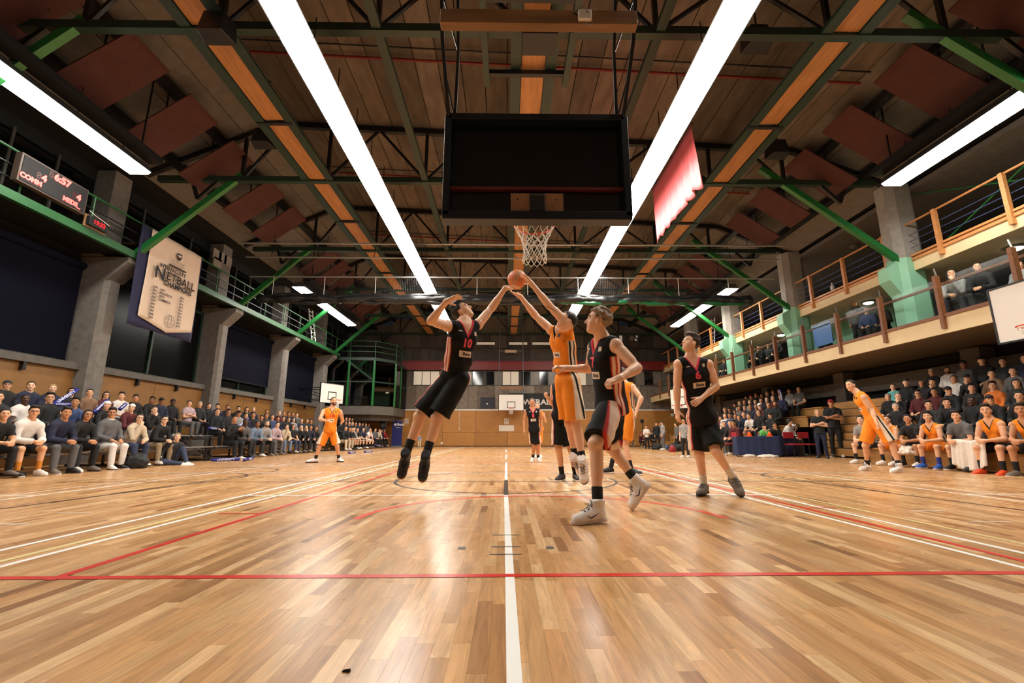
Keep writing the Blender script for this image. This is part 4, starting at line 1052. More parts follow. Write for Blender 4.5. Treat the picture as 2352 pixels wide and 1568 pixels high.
def np_mesh(name, V, F, m=None, col=None):
    me = bpy.data.meshes.new(name); me.vertices.add(len(V)); me.vertices.foreach_set('co', np.asarray(V, np.float32).ravel())
    me.loops.add(len(F) * 4); me.loops.foreach_set('vertex_index', np.asarray(F, np.int32).ravel())
    me.polygons.add(len(F)); me.polygons.foreach_set('loop_start', np.arange(0, len(F) * 4, 4, dtype=np.int32)); me.polygons.foreach_set('loop_total', np.full(len(F), 4, np.int32))
    me.polygons.foreach_set('use_smooth', np.ones(len(F), bool)); me.update(calc_edges=True); me.validate()
    if m: me.materials.append(m)
    if col is not None:
        a = me.color_attributes.new('tone', 'FLOAT_COLOR', 'POINT')
        c = np.ones((len(V), 4), np.float32); c[:, :3] = col; a.data.foreach_set('color', c.ravel())
    return me
A3 = lambda v: np.array((v[0], v[1], v[2]), np.float64)
def unit(v): v = np.asarray(v, float); return v / (np.linalg.norm(v) + 1e-9)
def basis(up, right):
    u = unit(up); r = np.asarray(right, float); r = unit(r - u * (r @ u)); return np.array([r, np.cross(u, r), u])   # rows: right, forward, up
def head_basis(face, up=(0, 0, 1)):
    f = unit(face); u = np.asarray(up, float); u = unit(u - f * (u @ f)); return np.array([np.cross(f, u), f, u])

class Body:
    """J: joints in metres. P pelvis, N neck base, H head centre, face, S/E/W (shoulder, elbow, wrist) and T/K/A (hip, knee, ankle) as [left, right], hands: [(dir, palm, curl, spread)] per side"""
    def __init__(s, J, sc=1.0, fat=1.0, h=.0075):
        s.J, s.sc, s.fat, s.h = J, sc, fat, h; s.painted_eyes = False
        s.up = unit(A3(J['N']) - A3(J['P'])); r = A3(J['S'][1]) - A3(J['S'][0]); rp = A3(J['T'][1]) - A3(J['T'][0])
        s.BT = basis(s.up, r); s.BP = basis(s.up, unit(r) * .4 + unit(rp) * .6)
        s.BH = head_basis(J['face'], J.get('hup', s.up * .5 + np.array((0, 0, .6))))
        pts = [A3(J[k]) for k in ('P', 'N', 'H')] + [A3(x) for k in 'SEWTKA' for x in J[k]]
        pts = np.array(pts)
        s.lo, s.hi = pts.min(0) - .27, pts.max(0) + .27
    def field(s, h=None, lo=None, hi=None): return Field(s.lo if lo is None else lo, s.hi if hi is None else hi, h or s.h)
    def torso(s, F, g=0.0, waist=1.0, k=.05, hips=True, pec=True):
        J, c, f = s.J, s.sc, s.fat; P, N = A3(J['P']), A3(J['N']); B = s.BT; L = np.linalg.norm(N - P)
        if hips: F.ell(P - s.up * .02, s.BP, [.160 * c * f + g, .115 * c * f + g, .125 * c + g], k)
        F.ell(P + (N - P) * .36, (s.BT + s.BP) / 2, [.138 * c * f * waist + g, .100 * c * f * waist + g, .17 * c + g], k)
        F.ell(P + (N - P) * .66, B, [.158 * c * (f * .6 + .4) + g, .112 * c * (f * .6 + .4) + g, .18 * c + g], k)
        for x in J['S']:
            x = A3(x); m = N + (x - N) * .72 - s.up * .02
            F.ell((m + P + (N - P) * .72) / 2, B, [.075 * c + g, .085 * c + g, .10 * c + g], k)
            F.cone(N - s.up * .035, m, .055 * c + g, .052 * c + g, k)
            if pec: F.ell(P + (N - P) * .74 + B[1] * .055 * c + (x - N) * .38, B, [.075 * c + g, .05 * c + g, .065 * c + g], k)
    def neck(s, F, g=0.0):
        J, c = s.J, s.sc; N, H = A3(J['N']), A3(J['H'])
        F.cone(N - s.up * .03, H - s.BH[2] * .06 * c - s.BH[1] * .02, .062 * c + g, .055 * c + g, .035)
        for x in J['S']: F.cone(N + (H - N) * .35, A3(x) - (A3(x) - N) * .35, .035 * c + g, .035 * c + g, .05)
    def head(s, F):
        c = s.sc * .98; H = A3(s.J['H']); B = s.BH; q = lambda r, f, u: H + (B[0] * r + B[1] * f + B[2] * u) * c
        F.ell(q(0, -.012, .035), B, [.076 * c, .098 * c, .087 * c], .02)
        F.ell(q(0, .018, -.03), B, [.060 * c, .072 * c, .082 * c], .03)
        F.ell(q(0, .060, -.092), B, [.026 * c, .022 * c, .020 * c], .03)
        for r in (-1, 1):
            F.ell(q(r * .036, .052, -.022), B, [.022 * c, .02 * c, .022 * c], .02)
            F.ell(q(r * .031, .092, .014), B, [.017 * c, .010 * c, .010 * c], .012, carve=True)
            F.ell(q(r * .077, -.008, -.008), B, [.010 * c, .020 * c, .031 * c], .008)
        F.cone(q(-.032, .083, .034), q(.032, .083, .034), .011 * c, .011 * c, .015)
        F.cone(q(0, .086, .018), q(0, .107, -.022), .008 * c, .0125 * c, .010)
        for r in (-1, 1): F.ell(q(r * .012, .094, -.026), B, [.009 * c, .010 * c, .008 * c], .006)
        F.ell(q(0, .080, -.054), B, [.023 * c, .0115 * c, .0065 * c], .006); F.ell(q(0, .078, -.066), B, [.019 * c, .0115 * c, .007 * c], .006)
    def arm(s, F, i, g=0.0, upto=1.0, k=.02, start=0.0):
        J, c = s.J, s.sc; S_, E, W = (A3(J[x][i]) for x in 'SEW')
        if start == 0: F.ell(S_ + (E - S_) * .08, s.BT, [.060 * c + g, .058 * c + g, .064 * c + g], .04)
        F.cone(S_ + (E - S_) * .06, E, .050 * c + g, .040 * c + g, k)
        F.cone(S_ + (E - S_) * .35, S_ + (E - S_) * .7, .049 * c + g, .046 * c + g, k)
        if upto > .5:
            F.cone(E, E + (W - E) * min(1, (upto - .5) * 2), .041 * c + g, (.041 - .013 * (upto - .5) * 2) * c + g, k)
            F.cone(E + (W - E) * .12, E + (W - E) * .42, .043 * c + g, .038 * c + g, k)
    def hand(s, F, i):
        J, c = s.J, s.sc; W = A3(J['W'][i]); d, pn, curl, spread = J['hands'][i]
        d = unit(d); pn = np.asarray(pn, float); pn = unit(pn - d * (pn @ d))
        side = np.cross(pn, d) * (1 if i == 0 else -1)      # thumb side
        c *= 1.0
        q = lambda a, b, n: W + (d * a + side * b + pn * n) * c
        F.cone(W, q(.03, 0, 0), .029 * c, .028 * c, .015)
        for b in (.022, 0, -.022): F.cone(q(.03, b * .8, .002), q(.088, b * 1.15, 0), .018 * c, .0155 * c, .014)
        for n_, (b, L) in enumerate(((.031, .072), (.0105, .082), (-.0105, .076), (-.031, .060))):
            a0 = (b / .031) * spread; dirf = unit(d * math.cos(a0) + side * math.sin(a0)); p = q(.09, b, 0); ang = 0
            for sg, fr in enumerate((.48, .30, .22)):
                ang += curl * (.75 if sg == 0 else 1.0)
                e = p + (dirf * math.cos(ang) + pn * math.sin(ang)) * L * fr * c
                F.cone(p, e, (.0092 - .0008 * sg) * c, (.0086 - .0008 * sg) * c, .004); p = e
        p = q(.022, .026, .006); td = unit(d * (.75 - .3 * min(1, spread * 2)) + side * (.5 + spread) + pn * (.25 + .45 * curl)); e = p + td * .048 * c
        F.cone(p, e, .0145 * c, .011 * c, .008)
        td2 = unit(td + d * .35 + pn * .35 * curl); F.cone(e, e + td2 * .034 * c, .0105 * c, .0085 * c, .004)
    def leg(s, F, i, g=0.0, k=.03, upto=1.0, g2=None):
        J, c, f = s.J, s.sc, s.fat; T, K, A = (A3(J[x][i]) for x in 'TKA'); fw = s.BP[1]
        g2 = g if g2 is None else g2
        F.cone(T, K, .085 * c * f + g, .056 * c + g, k)
        F.cone(T + (K - T) * .1, T + (K - T) * .55, .080 * c * f + g, .072 * c * f + g, k)
        if upto > .5:
            e = K + (A - K) * (upto - .5) * 2
            F.cone(K, e, .052 * c + g, .036 * c + g2, k)
            sh = unit(A - K); back = -(fw - sh * (fw @ sh)); back = unit(back)
            th = unit(K - T)
            if (th @ sh) < .97: back = unit((sh - th * (sh @ th)) + back * .2)
            back = unit(back - sh * (back @ sh))
            F.cone(K + (A - K) * .16 + back * .018 * c, K + (A - K) * .48 + back * .012 * c, .046 * c + g, .040 * c + g, k)
            F.ell(K - back * .018 * c, np.eye(3), [.044 * c + g] * 3, .03)
    def body(s, hands=True, feet=True):
        F = s.field(); s.torso(F); s.neck(F); s.head(F)
        for i in (0, 1):
            s.arm(F, i); s.leg(F, i)
            if hands: s.hand(F, i)
            if feet and 'toe' in s.J:
                A = A3(s.J['A'][i]); F.cone(A, A + unit(A3(s.J['toe'][i])) * .05 * s.sc + unit(A3(s.J['sole'][i])) * .035, .034 * s.sc, .026 * s.sc, .02)
        V, Q = F.mesh(); return V, Q, s.face_col(V)
    def face_col(s, V):
        """multiplier for the skin colour: lips and brows have their own colour"""
        c = s.sc * .98; q = (V - A3(s.J['H'])) @ s.BH.T / c
        col = np.ones((len(V), 3), np.float32); fr = q[:, 1] > .03
        lips = fr & (np.abs(q[:, 0]) < .024) & (np.abs(q[:, 2] + .060) < .010) & (q[:, 1] > .066)
        col[lips] = (.80, .55, .55)
        brow = fr & (np.abs(np.abs(q[:, 0]) - .032) < .019) & (np.abs(q[:, 2] - .036) < .0050)
        col[brow] = (.42, .34, .30)
        if s.painted_eyes:
            eye = fr & (np.hypot(np.abs(q[:, 0]) - .031, (q[:, 2] - .014) * 1.7) < .0125) & (q[:, 1] > .055)
            col[eye] = (.24, .20, .19)
        return col
    # ---------------- hair, clothes
    def hair(s, style='short', g=.010):
        H = A3(s.J['H']); B = s.BH; c = s.sc * .98; F = s.field(min(s.h, .008), H - .19, H + .19 if style != 'long' else H + .19)
        if style == 'long': F = s.field(s.h, H - np.array((.2, .2, .36)), H + .19)
        q = lambda r, f, u: H + (B[0] * r + B[1] * f + B[2] * u) * c
        F.ell(q(0, -.014, .038), B, [(.076 + g) * c, (.098 + g) * c, (.088 + g) * c], .02)
        if style == 'long':
            F.ell(q(0, -.045, -.05), B, [.085 * c, .06 * c, .12 * c], .03)
            for r in (-1, 1): F.cone(q(r * .07, -.02, 0), q(r * .075, -.01, -.16), .026 * c, .024 * c, .03)
            F.cone(q(0, -.07, -.08), q(0, -.075, -.2), .06 * c, .05 * c, .04)
        if style == 'bun': F.ell(q(0, -.12, .05), B, [.045 * c, .045 * c, .045 * c], .02)
        if style == 'curly':
            rng = random.Random(7)
            for _ in range(90):
                a, b = rng.uniform(0, 6.283), rng.uniform(-.35, 1); f_, u_ = math.cos(a) * math.sqrt(1 - b * b) if abs(b) < 1 else 0, b
                r_ = math.sin(a) * math.sqrt(max(0, 1 - b * b))
                F.ell(q(r_ * .084, -.014 + f_ * .104, .038 + u_ * .097), B, [.018 * c] * 3, .008)
        if style == 'full':
            F.ell(q(0, .03, .115), B, [.07 * c, .07 * c, .03 * c], .03); F.ell(q(0, -.02, .12), B, [.07 * c, .08 * c, .03 * c], .03)
        R, Fw, U = F.coords(H, B)
        tuft = .0022 * np.sin(R / c * 260 + 3 * np.sin(U / c * 70)) * np.sin(Fw / c * 190 + U / c * 120) + .0025 * np.sin(R / c * 95 + Fw / c * 60) * np.sin(Fw / c * 80 - U / c * 40)
        R, Fw, U = np.abs(R) / c, Fw / c, U / c
        # face opening, ears and nape: the hair thins out towards its edge instead of ending in a wall
        face = np.maximum(.026 + .42 * np.maximum(U - .02, 0) - Fw, U - .086 + .32 * R + .006 * np.sin(R * 130))
        side = np.maximum(np.maximum(-.016 - Fw, U - .002), -9)
        ear = np.maximum(np.abs(Fw + .008) - .018, np.abs(U + .01) - .030)
        nape = U + (.070 if style != 'long' else .25)
        if style == 'long': D_ = np.minimum(face, np.maximum(side, .022 - Fw)); D_ = np.minimum(D_, nape)
        else: D_ = np.minimum(np.minimum(face, side), np.minimum(ear, nape))
        F.d += (tuft + (g + .005) * c * np.clip(1 - D_ / (.022 if style != 'long' else .012), 0, 6)).astype(np.float32)
        return F.mesh()
    def beard(s):
        H = A3(s.J['H']); B = s.BH; c = s.sc * .98; F = s.field(min(s.h, .008), H - .17, H + .17); q = lambda r, f, u: H + (B[0] * r + B[1] * f + B[2] * u) * c
        F.ell(q(0, .020, -.032), B, [.064 * c, .076 * c, .086 * c], .02); F.ell(q(0, .060, -.092), B, [.032 * c, .028 * c, .026 * c], .03)
        R, Fw, U = F.coords(H, B); R, Fw, U = np.abs(R) / c, Fw / c, U / c
        F.d = np.maximum(F.d, U + .035 - .3 * np.maximum(R - .03, 0)); F.d = np.maximum(F.d, -Fw)
        F.d = np.maximum(F.d, -np.maximum(R - .027, np.abs(U + .060) - .013))
        return F.mesh()
    def cap(s, brim=1):
        H = A3(s.J['H']); B = s.BH; c = s.sc * .98; F = s.field(min(s.h, .008), H - .23, H + .23); q = lambda r, f, u: H + (B[0] * r + B[1] * f + B[2] * u) * c
        F.ell(q(0, -.014, .045), B, [.088 * c, .112 * c, .10 * c], .02)
        R, Fw, U = F.coords(H, B); F.d = np.maximum(F.d, .045 * c - U)
        if brim: F.ell(q(0, brim * .125, .052), B, [.07 * c, .075 * c, .012 * c], .01)
        return F.mesh()
    def wrinkle(s, F, amp):
        if not amp: return
        X, Y, Z = F.ax[0][:, None, None], F.ax[1][None, :, None], F.ax[2][None, None, :]
        F.d += amp * (np.sin(X * 31 + Z * 17 + 1.3 * np.sin(Z * 9)) * np.sin(Y * 27 - Z * 13 + X * 5) + .6 * np.sin(Z * 23 + X * 39 + Y * 11)).astype(np.float32)
    def top(s, kind='jersey', g=.014, wr=.0042, low=None):
        """jersey (sleeveless, v neck), tee (short sleeves), sweater/jacket (long sleeves)"""
        J, c = s.J, s.sc; F = s.field(); P, N = A3(J['P']), A3(J['N']); B = s.BT
        s.torso(F, g, 1.04 if kind == 'jersey' else 1.14, .04 if kind == 'jersey' else .07, True, kind == 'jersey')
        if low is None: low = -.10 if kind == 'jersey' else -.07
        F.cone(P + s.up * .18, P + s.up * min(low, -.07), .118 * c * s.fat + g * .5, .126 * c * s.fat + g, .05)
        sl = {'jersey': 0, 'tee': .42, 'sweater': .98}[kind]
        for i in (0, 1):
            S_, E, W = (A3(J[x][i]) for x in 'SEW')
            if kind == 'jersey':
                F.cone(N - s.up * .03, N + (S_ - N) * .80 - s.up * .005, .055 * c + g * .6, .050 * c + g * .5, .03)
            else:
                F.cone(N + (S_ - N) * .3, S_ + (E - S_) * .12, .062 * c + g * .6, .055 * c + g * .7, .06)
                if kind == 'tee': F.cone(S_, S_ + (E - S_) * .62, .054 * c + g, .056 * c + g, .03, 'end')
                else:
                    F.cone(S_ + (E - S_) * .04, E, .052 * c + g * .8, .044 * c + g * .8, .03); F.cone(E, E + (W - E) * .97, .044 * c + g * .8, .036 * c + g * .8, .02, 'end')
        s.wrinkle(F, wr)
        F.plane(P + s.up * low * c, -s.up)
        # neck opening
        R, Fw, U = F.coords(N, B)
        if kind == 'jersey':
            v = np.maximum((np.abs(R) - (U + .115) * .52) * .88, -Fw - .02)
            rnd = np.maximum(np.sqrt(R ** 2 + (Fw + .005) ** 2) - .072 * c, -(U + .03))
            cut = np.minimum(v, rnd)
        else: cut = np.maximum(np.sqrt(R ** 2 + (Fw - .02) ** 2) - .066 * c, -(U + .012))
        F.d = np.maximum(F.d, -cut)
        V, Q = F.mesh()
        r = (V - N) @ B.T
        if kind == 'jersey':
            cv = np.minimum(np.maximum((np.abs(r[:, 0]) - (r[:, 2] + .115) * .52) * .88, -r[:, 1] - .02), np.maximum(np.sqrt(r[:, 0] ** 2 + (r[:, 1] + .005) ** 2) - .072 * c, -(r[:, 2] + .03)))
        else: cv = np.ones(len(V))
        return V, Q, r, cv
    def collar(s):
        N = A3(s.J['N']); F = s.field(s.h, N - .2, N + .2); s.neck(F, .020); F.plane(N + s.up * .055 * s.sc, s.up); F.plane(N - s.up * .09, -s.up); return F.mesh()
    def shorts(s, g=.02, flare=.035, frac=.86, wr=.004):
        J, c = s.J, s.sc; F = s.field(); P = A3(J['P'])
        F.ell(P - s.up * .02, s.BP, [.160 * c * s.fat + g, .118 * c * s.fat + g, .135 * c + g], .04)
        for i in (0, 1):
            T, K = A3(J['T'][i]), A3(J['K'][i])
            F.cone(T + (P - T) * .2, T + (K - T) * frac, .096 * c * s.fat + g * .9, .080 * c + flare + g * .4, .018, 'end')
        s.wrinkle(F, wr); s.waist_cut(F, P + s.up * .115 * c)
        V, Q = F.mesh(); return V, Q, (V - P) @ s.BP.T
    def trousers(s, g=.013, upto=.96, wr=.003):
        J, c = s.J, s.sc; F = s.field(); P = A3(J['P'])
        F.ell(P - s.up * .02, s.BP, [.160 * c * s.fat + g, .118 * c * s.fat + g, .13 * c + g], .04)
        for i in (0, 1):
            s.leg(F, i, g, .03, .5); K, A = A3(J['K'][i]), A3(J['A'][i])
            F.cone(K, K + (A - K) * upto, .057 * c + g, .045 * c + g, .02, 'end')
        s.wrinkle(F, wr); s.waist_cut(F, P + s.up * .10 * c)
        return F.mesh()
    def waist_cut(s, F, p):          # trim above the waist, but leave raised thighs alone
        R, Fw, U = F.coords(p, s.BP)
        F.d = np.maximum(F.d, -np.maximum(-U, Fw - .145 * s.sc))
    def sock(s, i, frac=.34, g=.004):
        K, A = A3(s.J['K'][i]), A3(s.J['A'][i]); c = s.sc; a = A + (K - A) * frac; F = s.field(s.h, np.minimum(a, A) - .12, np.maximum(a, A) + .12)
        F.cone(a, A - (K - A) * .10, (.036 + .016 * frac) * c + g, .037 * c + g, .0, 'both'); return F.mesh()

# ---------------- shoes, one shared mesh set
def shoe_meshes():
    h = .0055; out = {}
    for kind, top in (('high', .155), ('low', .095)):
        F = Field((-.08, -.09, -.02), (.08, .26, .24), h); I = np.eye(3)
        F.ell((0, 0, .05), I, [.038, .05, .05], .02); F.cone((0, .0, .06), (0, .10, .05), .040, .042, .02)
        F.cone((0, .07, .045), (.004, .175, .032), .045, .036, .03); F.ell((.004, .155, .032), I, [.046, .062, .034], .02)
        F.cone((0, 0, .05), (0, -.010, top), .041, .042, .02, 'end')
        F.cone((0, .05, .07), (0, .028, top - .01), .034, .034, .03, 'end')
        F.d = np.maximum(F.d, (.022 - F.ax[2])[None, None, :])
        out[kind] = F.mesh()
    F = Field((-.08, -.09, -.03), (.08, .26, .06), h); I = np.eye(3)
    F.ell((0, -.005, .012), I, [.041, .056, .06], .01); F.cone((0, 0, .012), (.004, .155, .012), .039, .045, .02); F.ell((.004, .158, .012), I, [.048, .066, .06], .01)
    Z = F.ax[2][None, None, :]; Y = F.ax[1][None, :, None]
    F.d = np.maximum(F.d, Z - .030 - .012 * np.clip(-Y * 10, 0, 1)); F.d = np.maximum(F.d, -Z)
    out['sole'] = F.mesh()
    # swoosh-like mark and laces from the photo, laid along the outer sides
    return out
SHOE = shoe_meshes()
_shoe_cache = {}
def shoe_mesh(kind, m):
    k = (kind, m.name if m else '')
    if k not in _shoe_cache: _shoe_cache[k] = np_mesh('shoe' if kind != 'sole' else 'sole', *SHOE[kind], m)
    return _shoe_cache[k]
_BVH_SHOE = None
def swoosh_mesh(m, side, kind='high'):
    key = ('sw', m.name, side, kind)
    if key in _shoe_cache: return _shoe_cache[key]
    V, Q = SHOE[kind]; bv = BVHTree.FromPolygons([Vector(v) for v in V], [tuple(int(i) for i in q) for q in Q])
    pts = []
    n = 14
    for i in range(n + 1):
        t = i / n                               # hooked tick: short hook forward, long tail back and up
        y = .118 - .115 * t; z = .040 + .050 * max(0, t - .18) ** 1.1 + (.020 * (1 - t / .18) if t < .18 else 0); wdt = .0125 * math.sin(math.pi * min(1, t * 1.05 + .10)) ** .8 * (1 - .55 * t)
        pts.append((y, z, wdt))
    vs, fs = [], []
    for (y, z, wd) in pts:
        for zz in (z - wd * .5, z + wd * .5):
            hit = bv.ray_cast(Vector((side * .2, y, zz)), Vector((-side, 0, 0)))
            x = hit[0].x if hit[0] else side * .04
            vs.append((x + side * .0015, y, zz))
    for i in range(n): fs.append((2 * i, 2 * i + 1, 2 * i + 3, 2 * i + 2))
    mb = MB().add(vs, fs); _shoe_cache[key] = mb.mesh('swoosh', m); return _shoe_cache[key]
def lace_mesh(m, kind='high'):
    key = ('lace', m.name, kind)
    if key in _shoe_cache: return _shoe_cache[key]
    V, Q = SHOE[kind]; bv = BVHTree.FromPolygons([Vector(v) for v in V], [tuple(int(i) for i in q) for q in Q])
    mb = MB()
    for i in range(6):
        y = .060 + .014 * i; pts = []
        for x in np.linspace(-.024, .024, 7):
            hit = bv.ray_cast(Vector((x, y + .004 * (1 if i % 2 else -1) * x / .024, .3)), Vector((0, 0, -1)))
            z = hit[0].z if hit[0] else .07
            pts.append((x, y + .005 * (1 if i % 2 else -1) * x / .024, z + .002))
        mb.tube(pts, .0028, 5)
    top = .135 if kind == 'high' else .10
    for sx in (-1, 1):
        mb.tube([(0, .060, top - .02), (sx * .022, .080, top), (sx * .045, .082, top - .012), (sx * .025, .074, top - .018), (0, .062, top - .02)], .0026, 5)
        mb.tube([(0, .062, top - .02), (sx * .015, .092, top - .03), (sx * .028, .10, top - .055)], .0026, 5)
    _shoe_cache[key] = mb.mesh('laces', m, True); return _shoe_cache[key]
def part(name, me, root, m=None, mtx=None):
    o = bpy.data.objects.new(name, me); COL.objects.link(o); o.parent = root
    if mtx is not None: o.matrix_local = mtx
    if m is not None:
        if not me.materials: me.materials.append(m)
        o.material_slots[0].link = 'OBJECT'; o.material_slots[0].material = m
    return o
def foot_matrix(A, toe, sole, sc):
    """shoe frame: ankle joint at (0, .012, .085); toe direction +Y, up = -sole"""
    y = unit(toe); z = -np.asarray(sole, float); z = unit(z - y * (z @ y)); x = np.cross(y, z)
    M = Matrix(((x[0], y[0], z[0], 0), (x[1], y[1], z[1], 0), (x[2], y[2], z[2], 0), (0, 0, 0, 1)))
    M = Matrix.Translation(Vector(A)) @ M @ Matrix.Diagonal((sc * 1.08, sc * 1.08, sc * 1.08, 1)) @ Matrix.Translation((0, -.008, -.085))
    return M
SKIN = {'pale': (236, 186, 152), 'fair': (226, 170, 132), 'tan': (196, 138, 98), 'brown': (140, 92, 62), 'dark': (84, 54, 40)}
def skin_mat(k):
    return mat('skin_' + k, SKIN[k], .5, attr=None) if False else _skin(k)
def _skin(k):
    nm = 'skin_' + k
    if nm in MATS: return MATS[nm]
    m = bpy.data.materials.new(nm); m.use_nodes = True; N, L = m.node_tree.nodes, m.node_tree.links; b = N['Principled BSDF']
    a = N.new('ShaderNodeAttribute'); a.attribute_name = 'tone'; mx = N.new('ShaderNodeMix'); mx.data_type = 'RGBA'; mx.blend_type = 'MULTIPLY'; mx.inputs[0].default_value = 1
    mx.inputs[6].default_value = lin(SKIN[k]); L.new(a.outputs['Color'], mx.inputs[7]); L.new(mx.outputs[2], b.inputs['Base Color'])
    b.inputs['Roughness'].default_value = .48; b.inputs['Subsurface Weight'].default_value = .0
    MATS[nm] = m; return m
HAIR = {'black': (22, 18, 17), 'brown': (58, 40, 28), 'light': (146, 122, 92), 'blond': (168, 134, 90), 'grey': (150, 146, 142), 'ginger': (150, 84, 46)}
def hair_mat(k): return mat('hair_' + k, HAIR[k], .55, var=.3, scale=60, bump=.3)
def cloth_mat(rgb): return mat('cloth_%02x%02x%02x' % tuple(int(x) for x in rgb), rgb, .8, var=.10, scale=14)
# ================================================================== PLAYERS (joints found from where they stand)
def at_len(parent, u, v, L, near=True):
    """point on the view ray of (u, v) at distance L from parent (nearer or farther solution)"""
    o = Vector((0, 0, CAM_H)); d = ray(u, v).normalized(); p = Vector(parent) - o
    b = d.dot(p); disc = b * b - p.dot(p) + L * L
    if disc <= 0: return o + d * b
    return o + d * (b - math.sqrt(disc) if near else b + math.sqrt(disc))
def solve(px, Y, sc, near):
    """px: dict of pixel positions; near: string of joint codes that lie towards the camera"""
    J = {}; P = PY(*px['P'], Y); J['P'] = P
    nr = lambda k: k in near
    J['N'] = at_len(P, *px['N'], .53 * sc, nr('N')); J['H'] = at_len(J['N'], *px['H'], .175 * sc, nr('H'))
    J['S'] = [at_len(J['N'], *px['S' + q], .185 * sc, nr('S' + q)) for q in 'LR']
    J['E'] = [at_len(J['S'][i], *px['E' + q], .30 * sc, nr('E' + q)) for i, q in enumerate('LR')]
    J['W'] = [at_len(J['E'][i], *px['W' + q], .265 * sc, nr('W' + q)) for i, q in enumerate('LR')]
    J['T'] = [at_len(P, *px['T' + q], .10 * sc, nr('T' + q)) for q in 'LR']
    J['K'] = [at_len(J['T'][i], *px['K' + q], .425 * sc, nr('K' + q)) for i, q in enumerate('LR')]
    J['A'] = [at_len(J['K'][i], *px['A' + q], .415 * sc, nr('A' + q)) for i, q in enumerate('LR')]
    return J
m_tone = mat('team_cloth', (255, 255, 255), .75, spec=.25, attr='tone', var=.05, scale=20)
def rgb(c): return np.array(lin(c)[:3], np.float32)
C_BLK, C_RED, C_WHT, C_PINK, C_ORG, C_OWH = rgb((15, 15, 16)), rgb((196, 58, 48)), rgb((232, 206, 186)), rgb((222, 66, 84)), rgb((240, 140, 36)), rgb((238, 222, 200))
def lay(col, m, c):                # paint colour c where m -> 1, with a soft one-cell edge
    m = np.clip(m, 0, 1)[:, None]; col[:] = col * (1 - m) + c * m
def jersey_col(r, cv, team, c):
    n = len(r); col = np.empty((n, 3), np.float32); col[:] = C_BLK if team == 'black' else C_ORG
    ang = np.abs(np.arctan2(r[:, 1] / .115, np.abs(r[:, 0]) / .16)) * .15      # distance from the side seam
    low = np.clip((-.16 * c - r[:, 2]) / .01, 0, 1); e = .009
    st = lambda w_: np.clip((w_ - ang) / e + .5, 0, 1) * low
    if team == 'black':
        lay(col, st(.062), C_RED); lay(col, st(.046), C_WHT); lay(col, st(.012), C_RED); lay(col, (.016 - cv) / .008 + .5, C_PINK)
    else:
        lay(col, st(.064), C_OWH); lay(col, np.clip((.015 - np.abs(ang - .036)) / e + .5, 0, 1) * low, C_BLK); lay(col, (.014 - cv) / .008 + .5, C_BLK)
    return col
def shorts_col(r, team, c):
    n = len(r); col = np.empty((n, 3), np.float32); col[:] = C_BLK if team == 'black' else C_ORG
    ang = np.abs(np.arctan2(r[:, 1] / .12, np.abs(r[:, 0]) / .17)) * .16
    out = np.clip((np.abs(r[:, 0]) - .10 * c) / .02, 0, 1); e = .009
    w_ = .058 + .032 * np.clip(-r[:, 2] / .4, 0, 1)
    if team == 'black':
        lay(col, np.clip((w_ - ang) / e + .5, 0, 1) * out, C_RED); lay(col, np.clip((w_ - .018 - ang) / e + .5, 0, 1) * out, C_WHT)
    else:
        lay(col, np.clip((w_ - ang) / e + .5, 0, 1) * out, C_OWH); lay(col, np.clip((.018 - ang) / e + .5, 0, 1) * out, C_BLK)
    return col
m_num = {'black': mat('number_pink', (232, 76, 96), .6), 'orange': mat('number_black', (28, 24, 24), .6), 'red': mat('number_red', (200, 50, 60), .6)}
m_patch = mat('sponsor_patch', (228, 206, 184), .7); m_patchink = mat('sponsor_ink', (70, 64, 60), .7)
m_eyew = mat('eye_white', (196, 184, 174), .3); m_iris = mat('iris', (44, 30, 22), .3); m_shwhite = mat('shoe_white', (240, 230, 222), .5, var=.06, scale=20)
m_shblack = mat('shoe_black', (26, 25, 26), .5); m_shgrey = mat('shoe_grey', (120, 110, 100), .6); m_solew = mat('sole_white', (222, 206, 196), .5); m_soled = mat('sole_dark', (30, 28, 28), .6)
m_swblue = mat('swoosh_blue', (40, 48, 110), .4); m_swgrey = mat('swoosh_grey', (70, 68, 70), .4); m_sockk = mat('sock_black', (18, 18, 18), .8); m_sockw = mat('sock_white', (226, 218, 206), .8)
def front_print(root, me, r_origin, B, sc, items):
    """items: (text or None, size, x, z, w, h, material); projected on the front of the cloth mesh"""
    bv = BVHTree.FromPolygons([v.co.copy() for v in me.vertices], [tuple(p.vertices) for p in me.polygons])
    O = Vector(r_origin); R, Fw, U = (Vector(b) for b in B)
    for name, txt, size, x, z, w_, h_, m, bold, lift in items:
        if txt:
            t = text_mesh(txt, size, bold); bm = bmesh.new(); bm.from_mesh(t); bpy.data.meshes.remove(t)
            bmesh.ops.subdivide_edges(bm, edges=[e for e in bm.edges if e.calc_length() > .012], cuts=2, use_grid_fill=True)
        else:
            bm = bmesh.new(); bmesh.ops.create_grid(bm, x_segments=6, y_segments=4, size=.5)
            for v in bm.verts: v.co = Vector((v.co.x * w_, v.co.y * h_, 0))
        for v in bm.verts:
            # viewer sees the wearer's right on their left: reading direction is -R
            p = O - R * (x + v.co.x) + U * (z + v.co.y)
            hit = bv.ray_cast(p + Fw * .4, -Fw)
            v.co = (hit[0] if hit[0] else p + Fw * .13) + Fw * (.003 + lift)
        me2 = bpy.data.meshes.new(name); bm.to_mesh(me2); bm.free(); me2.materials.append(m)
        part(name, me2, root)
